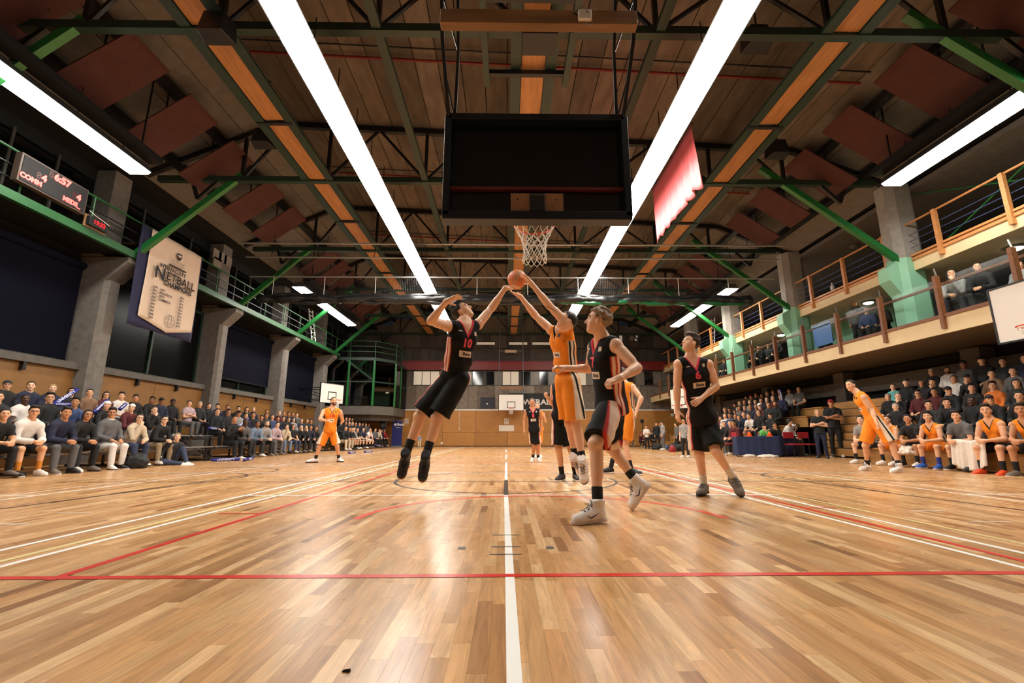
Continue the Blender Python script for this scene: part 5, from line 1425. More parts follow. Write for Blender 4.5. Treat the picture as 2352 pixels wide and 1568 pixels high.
def player(name, label, J, sc, team, face, hands, toes, soles, number=None, hair=('short', 'black'), skin='fair', shoe=('high', m_shwhite, m_solew), swoosh=None, lace=None, socks=(m_sockk, .34), beard=False, h=.0075,
           base=None, fat=1.0, hup=None, frac=.88, cat='person', group='basketball players', patch=True, gj=.020, hem=None, band=None, air=False):
    base = Vector(base) if base else Vector((J['P'].x, J['P'].y, 0))
    J = {k: ([x - base for x in v] if isinstance(v, list) else v - base) for k, v in J.items()}
    J.update(face=face, hands=hands, toe=toes, sole=soles)
    if hup is not None: J['hup'] = hup
    if not air:                    # set each sole exactly on the floor
        sv = np.c_[SHOE['sole'][0], np.ones(len(SHOE['sole'][0]))]
        for i in (0, 1):
            low = float((sv @ np.array(foot_matrix(A3(J['A'][i]), toes[i], soles[i], sc)).T)[:, 2].min())
            J['A'][i] = J['A'][i] - Vector((0, 0, low - .001))
    b = Body(J, sc, fat, h); root = empty('person', base, label, cat, group)
    V, Q, col = b.body(); part('body', np_mesh('body', V, Q, _skin(skin), col), root)
    V, Q = b.hair(*hair[:1], g=hair[2] if len(hair) > 2 else .010); part('hair', np_mesh('hair', V, Q, hair_mat(hair[1])), root)
    if beard: V, Q = b.beard(); part('beard', np_mesh('beard', V, Q, hair_mat(hair[1])), root)
    H = A3(J['H']); c = sc * .98
    for sx in (-1, 1):
        e = H + (b.BH[0] * sx * .031 + b.BH[1] * .0705 + b.BH[2] * .013) * c
        mb = MB(); bmx = bmesh.new(); bmesh.ops.create_uvsphere(bmx, u_segments=10, v_segments=8, radius=.0122 * c)
        for v in bmx.verts: v.co += Vector(e)
        me = bpy.data.meshes.new('eye')
        for f in bmx.faces:
            f.smooth = True; f.material_index = 1 if (f.calc_center_median() - Vector(e)).normalized().dot(Vector(b.BH[1])) > .80 else 0
        bmx.to_mesh(me); bmx.free(); me.materials.append(m_eyew); me.materials.append(m_iris); part('eye', me, root)
    V, Q, r, cv = b.top('jersey', gj, low=hem); me = np_mesh('jersey', V, Q, m_tone, jersey_col(r, cv, team, sc)); jo = part('jersey', me, root)
    items = []
    if number: items.append(('jersey_number', number, .125 * sc, 0, -.20 * sc, 0, 0, m_num['red' if number == '10' and team == 'orange' else team], .006, 0))
    if patch: items += [('sponsor_patch', None, 0, 0, -.315 * sc, .15, .07, m_patch, 0, 0), ('sponsor_lettering', 'Beca', .05, .01, -.315 * sc, 0, 0, m_patchink, .002, .0025)]
    items.append(('crest', None, 0, .095 * sc, -.085 * sc, .034, .042, m_patch if team == 'black' else m_num['orange'], 0, 0))
    if team == 'black': items.append(('maker_mark', None, 0, -.09 * sc, -.075 * sc, .045, .012, m_patch, 0, 0))
    front_print(jo, me, A3(J['N']), b.BT, sc, items)
    V, Q, r = b.shorts(frac=frac); part('shorts', np_mesh('shorts', V, Q, m_tone, shorts_col(r, team, sc)), root)
    if band:
        Fb = b.field(b.h, A3(J['P']) - .26, A3(J['P']) + .30); b.torso(Fb, .009); Fb.plane(A3(J['P']) + b.up * .14 * sc, b.up); Fb.plane(A3(J['P']) - b.up * .06, -b.up)
        part('undershirt', np_mesh('undershirt', *Fb.mesh(), band), root)
    for i in (0, 1):
        V, Q = b.sock(i, socks[1]); part('sock', np_mesh('sock', V, Q, socks[0]), root)
        M = foot_matrix(A3(J['A'][i]), toes[i], soles[i], sc); so = part('shoe', shoe_mesh(shoe[0], shoe[1]), root, None, M)
        x = part('sole', shoe_mesh('sole', shoe[2]), so)
        if swoosh:
            for sd in (-1, 1): part('swoosh', swoosh_mesh(swoosh, sd, shoe[0]), so)
        if lace: part('laces', lace_mesh(lace, shoe[0]), so)
    return root, b
def crop(ox, oy, s):
    return lambda **k: {q: (ox + v[0] / s, oy + v[1] / s) for q, v in k.items()}
D = (0, 0, -1)
# black number 7, striding to the left in front
px = crop(1180, 680, 2.904)(P=(650, 715), N=(592, 285), H=(560, 172), SL=(672, 318), SR=(535, 330), EL=(822, 480), WL=(705, 548), ER=(505, 485), WR=(345, 480), TL=(640, 760), TR=(660, 760), KL=(545, 985), AL=(560, 1392), KR=(640, 1000), AR=(832, 1260))
J7 = solve(px, 4.50, 1.09, 'NHSLELWLWRTLKL')
PLAYERS = []
m_lace = mat('lace_grey', (96, 90, 92), .7); m_lacek = mat('lace_black', (20, 20, 20), .7)
GR_B, GR_O = 'basketball team in black', 'basketball team in orange'
player('player', 'person in black number 7 jersey striding in white high top shoes', J7, 1.09, 'black', (-.93, .18, .22),
       [((-.7, -.2, -.25), (.1, .5, -.9), 1.0, .0), ((-.9, -.2, .1), (0, .2, -1), .9, .0)], [(-.93, -.30, -.05), (-.62, -.1, -.75)], [(-.05, 0, -1), (.75, -.05, -.62)],
       '7', ('curly', 'light', .004), 'pale', ('high', m_shwhite, m_solew), m_swblue, m_lace, h=.007, group=GR_B)
# black number 6, walking
px = crop(1180, 680, 2.904)(P=(1255, 800), N=(1185, 425), H=(1178, 318), SL=(1294, 444), SR=(1100, 440), EL=(1350, 600), WL=(1252, 682), ER=(1088, 620), WR=(1092, 765), TL=(1290, 820), TR=(1215, 820), KL=(1345, 1030), AL=(1462, 1205), KR=(1238, 1060), AR=(1272, 1285))
J6 = solve(px, 5.85, 1.03, 'HSLSRELWLERWRKRKL')
player('player', 'person in black number 6 jersey walking in grey shoes and white socks', J6, 1.03, 'black', (-.88, -.20, .38),
       [((-.80, -.35, -.45), (-.2, .9, -.3), .55, .10), ((-.1, -.2, -1), (.9, .2, 0), .6, .05)], [(.10, -.75, -.68), (-.62, -.78, -.08)], [(.25, .62, -.75), (0, 0, -1)],
       '6', ('full', 'brown', .012), 'pale', ('low', m_shgrey, m_soled), m_swgrey, m_lace, (m_sockw, .36), group=GR_B, fat=1.06)
# black number 10, leaping for the ball
px = crop(850, 580, 2.85)(P=(560, 800), N=(618, 468), H=(606, 388), SL=(700, 478), SR=(515, 482), EL=(792, 368), WL=(885, 232), ER=(398, 448), WR=(498, 322), TL=(598, 832), TR=(515, 822), KL=(435, 1085), AL=(362, 1345), KR=(322, 1075), AR=(232, 1330))
J10 = solve(px, 5.25, 1.06, 'SRERWRTLALAR')
player('player', 'person in black number 10 jersey leaping, one hand reaching to the ball', J10, 1.06, 'black', (.74, -.22, .64),
       [((.86, .1, .16), (.1, .2, -1), .25, .30), ((.80, .1, .45), (.45, -.2, -.85), .25, .22)], [(-.02, -.42, -.90), (-.10, -.40, -.92)], [(-.15, .88, -.42), (-.1, .88, -.42)],
       '10', ('full', 'black', .010), 'pale', ('high', m_shblack, m_shwhite), m_swgrey, m_lacek, (m_sockk, .42), hup=(-.55, 0, .8), h=.007, group=GR_B, fat=.93, gj=.016, air=True, hem=.03, band=mat('undershirt_white', (222, 200, 180), .8))
# orange player leaping with both arms up
px = crop(850, 580, 2.85)(P=(1290, 830), N=(1255, 490), H=(1284, 452), SL=(1305, 478), SR=(1195, 515), EL=(1172, 345), WL=(1058, 205), ER=(1085, 415), WR=(985, 288), TL=(1320, 850), TR=(1262, 850), KL=(1350, 1130), AL=(1392, 1370), KR=(1305, 1120), AR=(1345, 1340))
JO = solve(px, 5.75, 1.06, 'SLELHWRTLKLKR')
player('player', 'person in orange jersey leaping with both arms stretched up to the ball', JO, 1.06, 'orange', (-.86, -.18, .45),
       [((-.62, -.1, .75), (-.6, -.1, -.55), .30, .35), ((-.85, .1, .45), (.3, -.2, .85), .20, .30)], [(-.08, -.45, -.88), (.10, -.1, -.95)], [(.30, .82, -.40), (.6, .6, -.3)],
       None, ('short', 'black', .012), 'pale', ('high', m_shwhite, m_soled), m_swblue, m_lace, (m_sockk, .30), h=.007, group=GR_O, air=True, hem=.10, band=mat('undershirt_black', (26, 22, 20), .8))
# black player hidden behind the leaping orange player
px = dict(P=(1290, 950), N=(1293, 878), H=(1292, 853), SL=(1316, 885), SR=(1272, 888), EL=(1326, 925), WL=(1318, 955), ER=(1268, 926), WR=(1260, 915), TL=(1298, 960), TR=(1282, 960), KL=(1312, 1032), AL=(1322, 1084), KR=(1283, 1030), AR=(1291, 1086))
player('player', 'person in black jersey mostly hidden behind the leaping orange jersey, one fist showing', solve(px, 7.7, 1.0, 'KRKLWR'), 1.0, 'black', (-.7, -.5, .5),
       [((-.3, -.3, -.8), (.8, 0, 0), .9, 0), ((-.5, -.6, .4), (.4, .4, 0), 1.1, 0)], [(.2, -.9, 0), (-.5, -.85, 0)], [D, D], None, ('short', 'black'), 'fair', ('low', m_shblack, m_shwhite), m_shwhite and None, None, (m_sockk, .36), h=.010, group=GR_B)
# orange player behind number 7
px = crop(1180, 680, 2.904)(P=(762, 765), N=(735, 580), H=(714, 518), SL=(705, 596), SR=(790, 600), EL=(690, 670), WL=(680, 720), ER=(850, 680), WR=(818, 765), TL=(742, 780), TR=(785, 780), KL=(690, 960), AL=(645, 1130), KR=(742, 985), AR=(785, 1155))
player('player', 'person in orange jersey partly hidden behind black number 7, arm hanging', solve(px, 9.2, 1.03, 'SRERWRTRKR'), 1.03, 'orange', (-.75, .5, .2),
       [((-.3, -.3, -.8), (.8, 0, 0), .6, 0), ((-.25, -.2, -.9), (-.9, .2, .1), .5, .1)], [(-.7, .3, 0), (.55, -.6, 0)], [D, D], None, ('short', 'brown'), 'pale', ('low', m_shblack, m_shwhite), None, None, (m_sockk, .36), h=.010, group=GR_O)
# far black number 8
px = crop(900, 680, 3.36)(P=(1096, 1020), N=(1088, 868), H=(1082, 820), SL=(1138, 885), SR=(1036, 885), EL=(1155, 960), WL=(1152, 1030), ER=(1022, 965), WR=(1022, 1035), TL=(1112, 1032), TR=(1082, 1032), KL=(1125, 1155), AL=(1130, 1250), KR=(1095, 1150), AR=(1088, 1245))
player('player', 'person in black number 8 jersey walking far out in mid court', solve(px, 13.4, 1.02, 'KRKLSLSRWLWR'), 1.02, 'black', (.05, -1, .05),
       [((.0, -.2, -1), (-1, 0, 0), .5, .1), ((.0, -.2, -1), (1, 0, 0), .5, .1)], [(.25, -1, 0), (-.25, -1, 0)], [D, D], '8', ('short', 'black'), 'tan', ('high', m_shwhite, m_shwhite), None, None, (m_sockk, .34), h=.010, group=GR_B)
px = crop(900, 680, 3.36)(P=(1135, 1018), N=(1128, 895), H=(1124, 850), SL=(1165, 905), SR=(1090, 905), EL=(1185, 965), WL=(1180, 940), ER=(1085, 970), WR=(1085, 1030), TL=(1145, 1045), TR=(1122, 1045), KL=(1135, 1140), AL=(1142, 1225), KR=(1120, 1140), AR=(1115, 1222))
player('player', 'person in orange jersey half hidden behind black number 8 in mid court', solve(px, 15.9, 1.0, 'KRKLWL'), 1.0, 'orange', (-.2, -1, .0),
       [((-.3, -.3, .9), (-.5, -.5, 0), .8, 0), ((0, 0, -1), (1, 0, 0), .5, 0)], [(.2, -1, 0), (-.2, -1, 0)], [D, D], None, ('short', 'light'), 'pale', ('low', m_shwhite, m_shwhite), None, None, (m_sockw, .3), h=.012, beard=False, group=GR_O)
# orange number 10 on the dark window side
px = crop(400, 850, 4.276)(P=(1532, 572), N=(1556, 375), H=(1568, 308), SL=(1628, 402), SR=(1470, 398), EL=(1655, 500), WL=(1650, 462), ER=(1432, 478), WR=(1505, 500), TL=(1556, 590), TR=(1504, 590), KL=(1600, 745), AL=(1618, 868), KR=(1425, 750), AR=(1385, 900))
player('player', 'person in orange number 10 jersey standing with legs apart before the crowd', solve(px, 13.3, 1.05, 'SLSRWRWLKRKLER'), 1.05, 'orange', (.62, -.75, .12),
       [((.1, -.2, 1), (-.5, -.5, 0), 1.1, 0), ((.8, -.3, .0), (.2, 0, -1), .6, .05)], [(.75, -.6, 0), (-.85, -.45, 0)], [D, D], '10', ('short', 'brown', .007), 'fair', ('low', m_shwhite, m_soled), None, None, (m_sockk, .36), beard=True, h=.010, group=GR_O)
# orange player running in front of the bench
px = crop(1800, 780, 4.261)(P=(880, 765), N=(728, 520), H=(655, 450), SL=(775, 555), SR=(715, 540), EL=(870, 690), WL=(905, 805), ER=(780, 690), WR=(830, 790), TL=(905, 790), TR=(850, 790), KL=(1065, 1025), AL=(1130, 1245), KR=(800, 1035), AR=(820, 1215))
player('player', 'person in orange jersey leaning forward and walking past the bench in white shoes', solve(px, 9.75, 1.04, 'SLELWLTLKL'), 1.04, 'orange', (-.94, -.28, -.02),
       [((.2, -.1, -.95), (-.9, .1, -.2), .6, .05), ((-.2, 0, -.95), (.8, 0, 0), .6, .05)], [(-.95, -.2, -.08), (-.95, -.25, -.05)], [(-.06, 0, -1), (0, 0, -1)], None, ('short', 'black', .008), 'fair', ('high', m_shwhite, m_solew), m_swgrey, m_lace, (m_sockk, .30), h=.009, group=GR_O)
# ================================================================== SPECTATORS: a few poses, each person with clothes of their own
def seated(lean=.0, arms='lap', turn=.5, knees=.12, cross=False):
    """joints of a person sitting, facing +Y, feet on z=0, seat at .43"""
    P = Vector((0, 0, .53)); N = P + Vector((0, .53 * math.sin(lean), .53 * math.cos(lean))); hl = lean * .55
    H = N + Vector((0, .175 * math.sin(hl) + .02, .175 * math.cos(hl)))
    sh = .162; S_ = [N + Vector((-sh, .01, -.06)), N + Vector((sh, .01, -.06))]
    T = [P + Vector((-.09, 0, -.03)), P + Vector((.09, 0, -.03))]
    K = [Vector((-knees, .42, .50)), Vector((knees, .42, .50))]; A = [Vector((-knees, .40, .085)), Vector((knees + .02, .46, .085))]
    if cross: K[1] = Vector((-.02, .44, .62)); A[1] = Vector((-.26, .62, .40))
    dn = (0, .9, -.4)
    if arms == 'lap':
        E = [S_[0] + Vector((-.07, .06, -.28)), S_[1] + Vector((.07, .06, -.28))]; W = [Vector((-.10, .30, .64)), Vector((.10, .30, .64))]
        hands = [((.4, .8, -.3), (0, -.2, -1), .5, .05), ((-.4, .8, -.3), (0, -.2, -1), .5, .05)]
    elif arms == 'knees':        # forearms on the thighs, hands together
        E = [Vector((-.21, .30, .66)), Vector((.21, .30, .66))]; W = [Vector((-.05, .50, .63)), Vector((.05, .50, .63))]
        hands = [((.6, .7, -.2), (.6, -.5, -.2), .7, .0), ((-.6, .7, -.25), (-.6, -.5, -.2), .7, .0)]
    elif arms == 'crossed':
        E = [S_[0] + Vector((-.07, .10, -.26)), S_[1] + Vector((.07, .10, -.26))]; c = N.lerp(P, .48)
        W = [c + Vector((.07, .22, .02)), c + Vector((-.08, .20, -.03))]; hands = [((1, -.1, .1), (0, -1, 0), .6, 0), ((-1, -.1, .1), (0, -1, 0), .6, 0)]
    elif arms == 'chin':
        E = [Vector((-.20, .32, .66)), Vector((.16, .34, .68))]; W = [Vector((-.02, .48, .63)), H + Vector((.04, .13, -.17))]
        hands = [((.6, .6, -.3), (.6, -.5, -.2), .6, 0), ((-.35, -.1, .9), (-.2, -.9, -.1), 1.0, 0)]
    elif arms == 'clap':
        E = [S_[0] + Vector((-.09, .12, -.24)), S_[1] + Vector((.09, .12, -.24))]; c = N.lerp(P, .35)
        W = [c + Vector((-.04, .34, .02)), c + Vector((.05, .34, .04))]; hands = [((.25, .8, .5), (1, 0, 0), .2, .05), ((-.25, .8, .5), (-1, 0, 0), .2, .05)]
    f = (math.sin(turn), math.cos(turn), .06)
    return dict(P=P, N=N, H=H, S=S_, E=E, W=W, T=T, K=K, A=A, face=f, hands=hands, toe=[(-.12, 1, 0), (.12, 1, 0)] if not cross else [(-.12, 1, 0), (-.6, .6, -.35)], sole=[D, D] if not cross else [D, (-.2, -.4, -.9)])
def standing(arms='down', turn=.3, lean=0.):
    P = Vector((0, 0, .95)); N = P + Vector((0, .53 * math.sin(lean), .53 * math.cos(lean))); H = N + Vector((0, .03 + .1 * lean, .17))
    S_ = [N + Vector((-.163, 0, -.055)), N + Vector((.163, 0, -.055))]; T = [P + Vector((-.09, 0, -.03)), P + Vector((.09, 0, -.03))]
    K = [Vector((-.11, .04, .50)), Vector((.11, .03, .50))]; A = [Vector((-.13, 0, .085)), Vector((.13, .02, .085))]
    if arms == 'down':
        E = [S_[0] + Vector((-.06, -.03, -.29)), S_[1] + Vector((.06, -.03, -.29))]; W = [E[0] + Vector((.03, .12, -.23)), E[1] + Vector((-.03, .12, -.23))]
        hands = [((0, .3, -1), (.9, 0, 0), .5, .05), ((0, .3, -1), (-.9, 0, 0), .5, .05)]
    else:
        E = [S_[0] + Vector((-.08, .08, -.27)), S_[1] + Vector((.08, .08, -.27))]; c = N.lerp(P, .46)
        W = [c + Vector((.08, .22, .02)), c + Vector((-.09, .20, -.03))]; hands = [((1, -.1, .1), (0, -1, 0), .6, 0), ((-1, -.1, .1), (0, -1, 0), .6, 0)]
    return dict(P=P, N=N, H=H, S=S_, E=E, W=W, T=T, K=K, A=A, face=(math.sin(turn), math.cos(turn), .04), hands=hands, toe=[(-.15, 1, 0), (.2, 1, 0)], sole=[D, D])
def on_floor():
    P = Vector((0, 0, .12)); N = P + Vector((0, .16, .50)); H = N + Vector((0, .06, .17)); S_ = [N + Vector((-.17, .01, -.03)), N + Vector((.17, .01, -.03))]
    T = [P + Vector((-.09, .0, 0)), P + Vector((.09, 0, 0))]; K = [Vector((-.12, .33, .47)), Vector((.34, .36, .13))]; A = [Vector((-.16, .52, .085)), Vector((.02, .62, .07))]
    E = [Vector((-.22, .28, .38)), Vector((.30, .10, .36))]; W = [Vector((-.16, .45, .22)), Vector((.34, .22, .10))]
    return dict(P=P, N=N, H=H, S=S_, E=E, W=W, T=T, K=K, A=A, face=(.5, .85, .05), hands=[((.1, .7, -.6), (0, -.3, -1), .5, 0), ((.2, .8, -.4), (0, -.3, -1), .4, .1)], toe=[(-.3, 1, 0), (-.9, .5, 0)], sole=[D, (0, .4, -.8)])
POSES = {'U': lambda: seated(.05, 'lap', .55), 'F': lambda: seated(.42, 'knees', .45, .17), 'C': lambda: seated(.0, 'crossed', .6), 'H': lambda: seated(.38, 'chin', .5, .15), 'X': lambda: seated(.12, 'lap', .75, .11, True),
         'P': lambda: seated(.18, 'clap', .35), 'L': lambda: seated(.28, 'knees', .75, .14), 'S': lambda: standing('down'), 'A': lambda: standing('crossed', .35), 'G': on_floor}
_pc = {}
def pbody(pose, mirror, fine=False):
    k = ('b', pose, mirror, fine)
    if k not in _pc:
        J = POSES[pose]()
        if mirror:
            fl = lambda v: Vector((-v[0], v[1], v[2]))
            for q in ('P', 'N', 'H', 'face'): J[q] = fl(J[q])
            for q in ('S', 'E', 'W', 'T', 'K', 'A', 'toe', 'sole'): J[q] = [fl(J[q][1]), fl(J[q][0])]
            J['hands'] = [(fl(d), fl(p), c, s_) for d, p, c, s_ in J['hands']][::-1]
        b = Body(J, .97, 1.0, .0095 if fine else .013); b.painted_eyes = True; _pc[k] = b
    return _pc[k]
def pmesh(pose, mirror, what, fine=False):
    k = (pose, mirror, what, fine)
    if k not in _pc:
        b = pbody(pose, mirror, fine); c = None
        if what == 'body': V, Q, c = b.body()
        elif what.startswith('hair_'): V, Q = b.hair(what[5:], .012)
        elif what == 'beard': V, Q = b.beard()
        elif what == 'cap': V, Q = b.cap()
        elif what == 'capback': V, Q = b.cap(-1)
        elif what == 'beanie': V, Q = b.cap(0)
        elif what in ('tee', 'sweater', 'jersey'): V, Q, r, cv = b.top(what, .019 if what == 'sweater' else .017, .0055)
        elif what == 'collar': V, Q = b.collar()
        elif what == 'trousers': V, Q = b.trousers()
        elif what == 'shorts': V, Q, r = b.shorts(.012, .02, .8)
        elif what.startswith('sock'): V, Q = b.sock(int(what[4]), .45)
        if what == 'jersey': c = jersey_col(r, cv, 'orange', .97)
        _pc[k] = np_mesh(what.split('_')[0], V, Q, None, c)
    return _pc[k]
CC = {'K': (22, 22, 24), 'k': (38, 37, 38), 'N': (28, 32, 58), 'B': (58, 76, 120), 'G': (96, 94, 94), 'g': (150, 148, 146), 'W': (226, 218, 210), 'M': (88, 30, 34), 'R': (170, 36, 40), 'E': (206, 186, 158), 'T': (150, 128, 98),
      'P': (186, 160, 166), 'O': (226, 120, 44), 'V': (110, 190, 96), 'Q': (96, 176, 178), 'L': (112, 128, 152), 'J': (52, 62, 88), 'S': (128, 96, 70), 'Y': (240, 140, 36)}
CN = {'K': 'black', 'k': 'charcoal', 'N': 'navy', 'B': 'blue', 'G': 'grey', 'g': 'light grey', 'W': 'white', 'M': 'maroon', 'R': 'red', 'E': 'beige', 'T': 'khaki', 'P': 'lavender', 'O': 'orange', 'V': 'green', 'Q': 'turquoise', 'L': 'blue-grey', 'J': 'denim blue', 'S': 'brown', 'Y': 'orange'}
KN = {'s': 'sweater', 't': 'T-shirt', 'j': 'jersey', 'c': 'jacket'}
SKC = {'p': 'pale', 'f': 'fair', 't': 'tan', 'b': 'brown', 'd': 'dark'}
HRC = {'k': 'black', 'b': 'brown', 'l': 'light', 'o': 'blond', 'g': 'grey'}
NUM = ['first', 'second', 'third', 'fourth', 'fifth', 'sixth', 'seventh', 'eighth', 'ninth', 'tenth', 'eleventh', 'twelfth', 'thirteenth', 'fourteenth', 'fifteenth', 'sixteenth', 'seventeenth', 'eighteenth', 'nineteenth', 'twentieth',
       '21st', '22nd', '23rd', '24th', '25th', '26th', '27th', '28th', '29th', '30th', '31st', '32nd', '33rd', '34th', '35th', '36th', '37th', '38th', '39th', '40th']
m_shblue, m_shorange = mat('shoe_blue', (30, 90, 180), .5), mat('shoe_orange', (240, 80, 30), .5)
SHOES = [m_shwhite, m_shblack, m_shgrey]
m_glasses = mat('spectacle_frame', (20, 18, 18), .3)
def make_person(loc, yaw, scale, pose, mirror, top, tcol, bot, bcol, skin, hair, hcol, label, group, fine=False, shoe=None, extras='', sock=None):
    root = empty('person', loc, label, 'person', group, yaw); root.scale = (scale,) * 3
    g = lambda w_: pmesh(pose, mirror, w_, fine)
    part('body', g('body'), root, _skin(skin))
    if hair in ('cap', 'capback', 'beanie'):
        part('cap', g(hair), root, cloth_mat(CC[hcol])); part('hair', g('hair_short'), root, hair_mat('black'))
    elif hair != 'bald': part('hair', g('hair_' + hair), root, hair_mat(hcol))
    if 'e' in extras: part('beard', g('beard'), root, hair_mat('black'))
    kind = {'s': 'sweater', 't': 'tee', 'j': 'jersey', 'c': 'sweater'}[top]
    part({'s': 'sweater', 't': 'shirt', 'j': 'jersey', 'c': 'jacket'}[top], g(kind), root, m_tone if top == 'j' else cloth_mat(CC[tcol]))
    if top == 'c' or 'w' in extras: part('collar', g('collar'), root, cloth_mat(CC['W' if 'w' in extras else tcol]))
    b = pbody(pose, mirror, fine)
    part('trousers' if bot == 'l' else 'shorts', g('trousers' if bot == 'l' else 'shorts'), root, cloth_mat(CC[bcol]))
    for i in (0, 1):
        if bot == 's': part('sock', g('sock%d' % i), root, sock or m_sockk)
        so = part('shoe', shoe_mesh('low', None), root, shoe or random.choice(SHOES), foot_matrix(A3(b.J['A'][i]), b.J['toe'][i], b.J['sole'][i], .97))
        if fine: part('sole', shoe_mesh('sole', random.choice([m_solew, m_solew, m_soled])), so)
    if 'G' in extras:
        B = b.BH; H = A3(b.J['H']); q = lambda r, f, u: Vector(H + (B[0] * r + B[1] * f + B[2] * u) * .95)
        mb = MB()
        for sx in (-1, 1):
            mb.tube([q(sx * .034 + .022 * math.cos(a), .098, .012 + .017 * math.sin(a)) for a in np.linspace(0, 6.283, 13)[:-1]], .0028, 5, closed=True)
            mb.bar(q(sx * .056, .096, .016), q(sx * .078, .0, .012), .004, .004)
        mb.bar(q(-.012, .100, .016), q(.012, .100, .016), .004, .004); mb.build('glasses', m_glasses).parent = root
    if 'b' in extras:
        B = b.BH; H = A3(b.J['H'])
        part('headband', np_mesh('headband', *pbody(pose, mirror, fine).cap(0)), root, cloth_mat(CC['W']))
    return root
BALL = Vector((0, 5.5, 1))
def crowd(side, rows, block, data, ox, oy, s, fine=False, ylim=None):
    """data: 'x,y,pose,top+colour,bottom+colour,skin,hair+colour[,extras]' in crop pixels; rows: [(pelvis X, seat z, name)]"""
    people = []
    for rec in data.split():
        f = rec.split(','); u, v = ox + float(f[0]) / s, oy + float(f[1]) / s
        pose = f[2][0]; off = {'U': .80, 'F': .745, 'C': .80, 'H': .76, 'X': .80, 'P': .80, 'L': .78}.get(pose, .8)
        best = None
        for r, (X, z, nm) in enumerate(rows):
            if len(f[2]) > 1 and int(f[2][1]) != r: continue
            dx = .25 if pose in 'FHL' else .06
            p = PX(u, v, X - side * dx); e = abs(p.z - (z + off))
            if best is None or e < best[0]: best = (e, r, p, z, off, dx)
        e, r, p, z, off, dx = best
        sc = (p.z - z + .43) / (off + .43); sc = min(1.10, max(.88, sc))
        people.append((r, p.y, p.x + side * dx, z, sc, pose, f))
    for r in range(len(rows)):
        row = sorted([list(q) for q in people if q[0] == r], key=lambda q: q[1])
        for _ in range(30):          # elbow room: no two closer than .5 m along a bench
            for a, b in zip(row, row[1:]):
                gap = .50 - (b[1] - a[1])
                if gap > 0: a[1] -= gap / 2; b[1] += gap / 2
        if ylim:
            n_ = len(row)
            for i in range(n_ - 1, -1, -1): row[i][1] = min(row[i][1], ylim[1] - .46 * (n_ - 1 - i))
            for i in range(n_): row[i][1] = max(row[i][1], ylim[0] + .44 * i)
        for k, (r_, y, x, z, sc, pose, f) in enumerate(row):
            tk, tc = f[3][0], f[3][1]; bk, bc = f[4][0], f[4][1]
            hs = {'s': 'short', 'f': 'full', 'l': 'long', 'u': 'bun', 'c': 'curly', 'C': 'cap', 'B': 'capback', 'Z': 'beanie', 'x': 'bald'}[f[6][0]]
            hc = f[6][1] if hs in ('cap', 'capback', 'beanie') else (HRC[f[6][1]] if len(f[6]) > 1 else 'black'); ex = f[7] if len(f) > 7 else ''
            db = (BALL - Vector((x, y, 1))); a = math.atan2(db.y, db.x); base = 0 if side < 0 else math.pi
            dif = (a - base + math.pi) % (2 * math.pi) - math.pi
            yaw = base + dif * .42 - math.pi / 2 + random.uniform(-.08, .08)
            hat = {'cap': '%s cap, ' % CN.get(hc, ''), 'capback': '%s cap, ' % CN.get(hc, ''), 'beanie': '%s beanie, ' % CN.get(hc, '')}.get(hs, '') if hs in ('cap', 'capback', 'beanie') else ''
            lab = 'person in %s%s %s, %s from near end, %s of %s' % (hat, CN[tc], KN[tk], NUM[k], rows[r][2], block)
            if len(lab.replace('-', ' ').split()) > 16: lab = lab.replace(hat, '')
            make_person((x, y, z - .43 * sc), yaw, sc, pose, side > 0, tk, tc, bk, bc, SKC[f[5]], hs, hc, lab, 'spectators in the ' + block, fine, extras=ex, shoe=m_shblue if 'u' in ex else m_shorange if 'o' in ex else None, sock=cloth_mat((36, 52, 130)) if 'u' in ex else cloth_mat((206, 128, 40)) if 'z' in ex else None)
random.seed(12)
RL = [(-9.2, .43, 'front row'), (-9.95, .76, 'middle row'), (-10.7, 1.08, 'back row')]
crowd(-1, RL, 'near left crowd', '''90,750,F0,tK,lK,f,sk 370,700,F0,sW,sK,f,fk,Gz 760,710,F0,sN,lG,t,fk 930,730,F0,cK,lK,t,lk,G 1220,700,U0,sG,lW,t,fk,Gw 1530,770,H0,cE,lJ,p,lb,G 1795,790,F0,sK,lT,p,sk,G
80,600,U1,sk,lK,f,uk 280,590,U1,tW,lK,d,sk 515,545,U1,cK,lK,f,fk,G 820,600,L1,sB,lJ,t,fk 1200,640,L1,cK,lK,f,BW 1465,680,L1,sM,lG,f,ZW 1690,690,H1,cK,lG,p,sb
170,470,U2,cK,lK,f,Zk,G 460,440,U2,sN,lK,p,ub 655,465,U2,cN,lK,p,so 890,570,U2,sK,lK,f,lk 1045,510,U2,sS,lK,f,sk 1160,565,U2,cM,lK,f,lk,G 1225,525,U2,tW,lK,f,fk 1460,590,U2,cK,lK,t,fk 1590,605,U2,sN,lK,b,CK 1650,635,L2,cK,lK,b,fk 1830,632,U2,cK,lK,d,ZK''', 0, 800, 4.704, True)
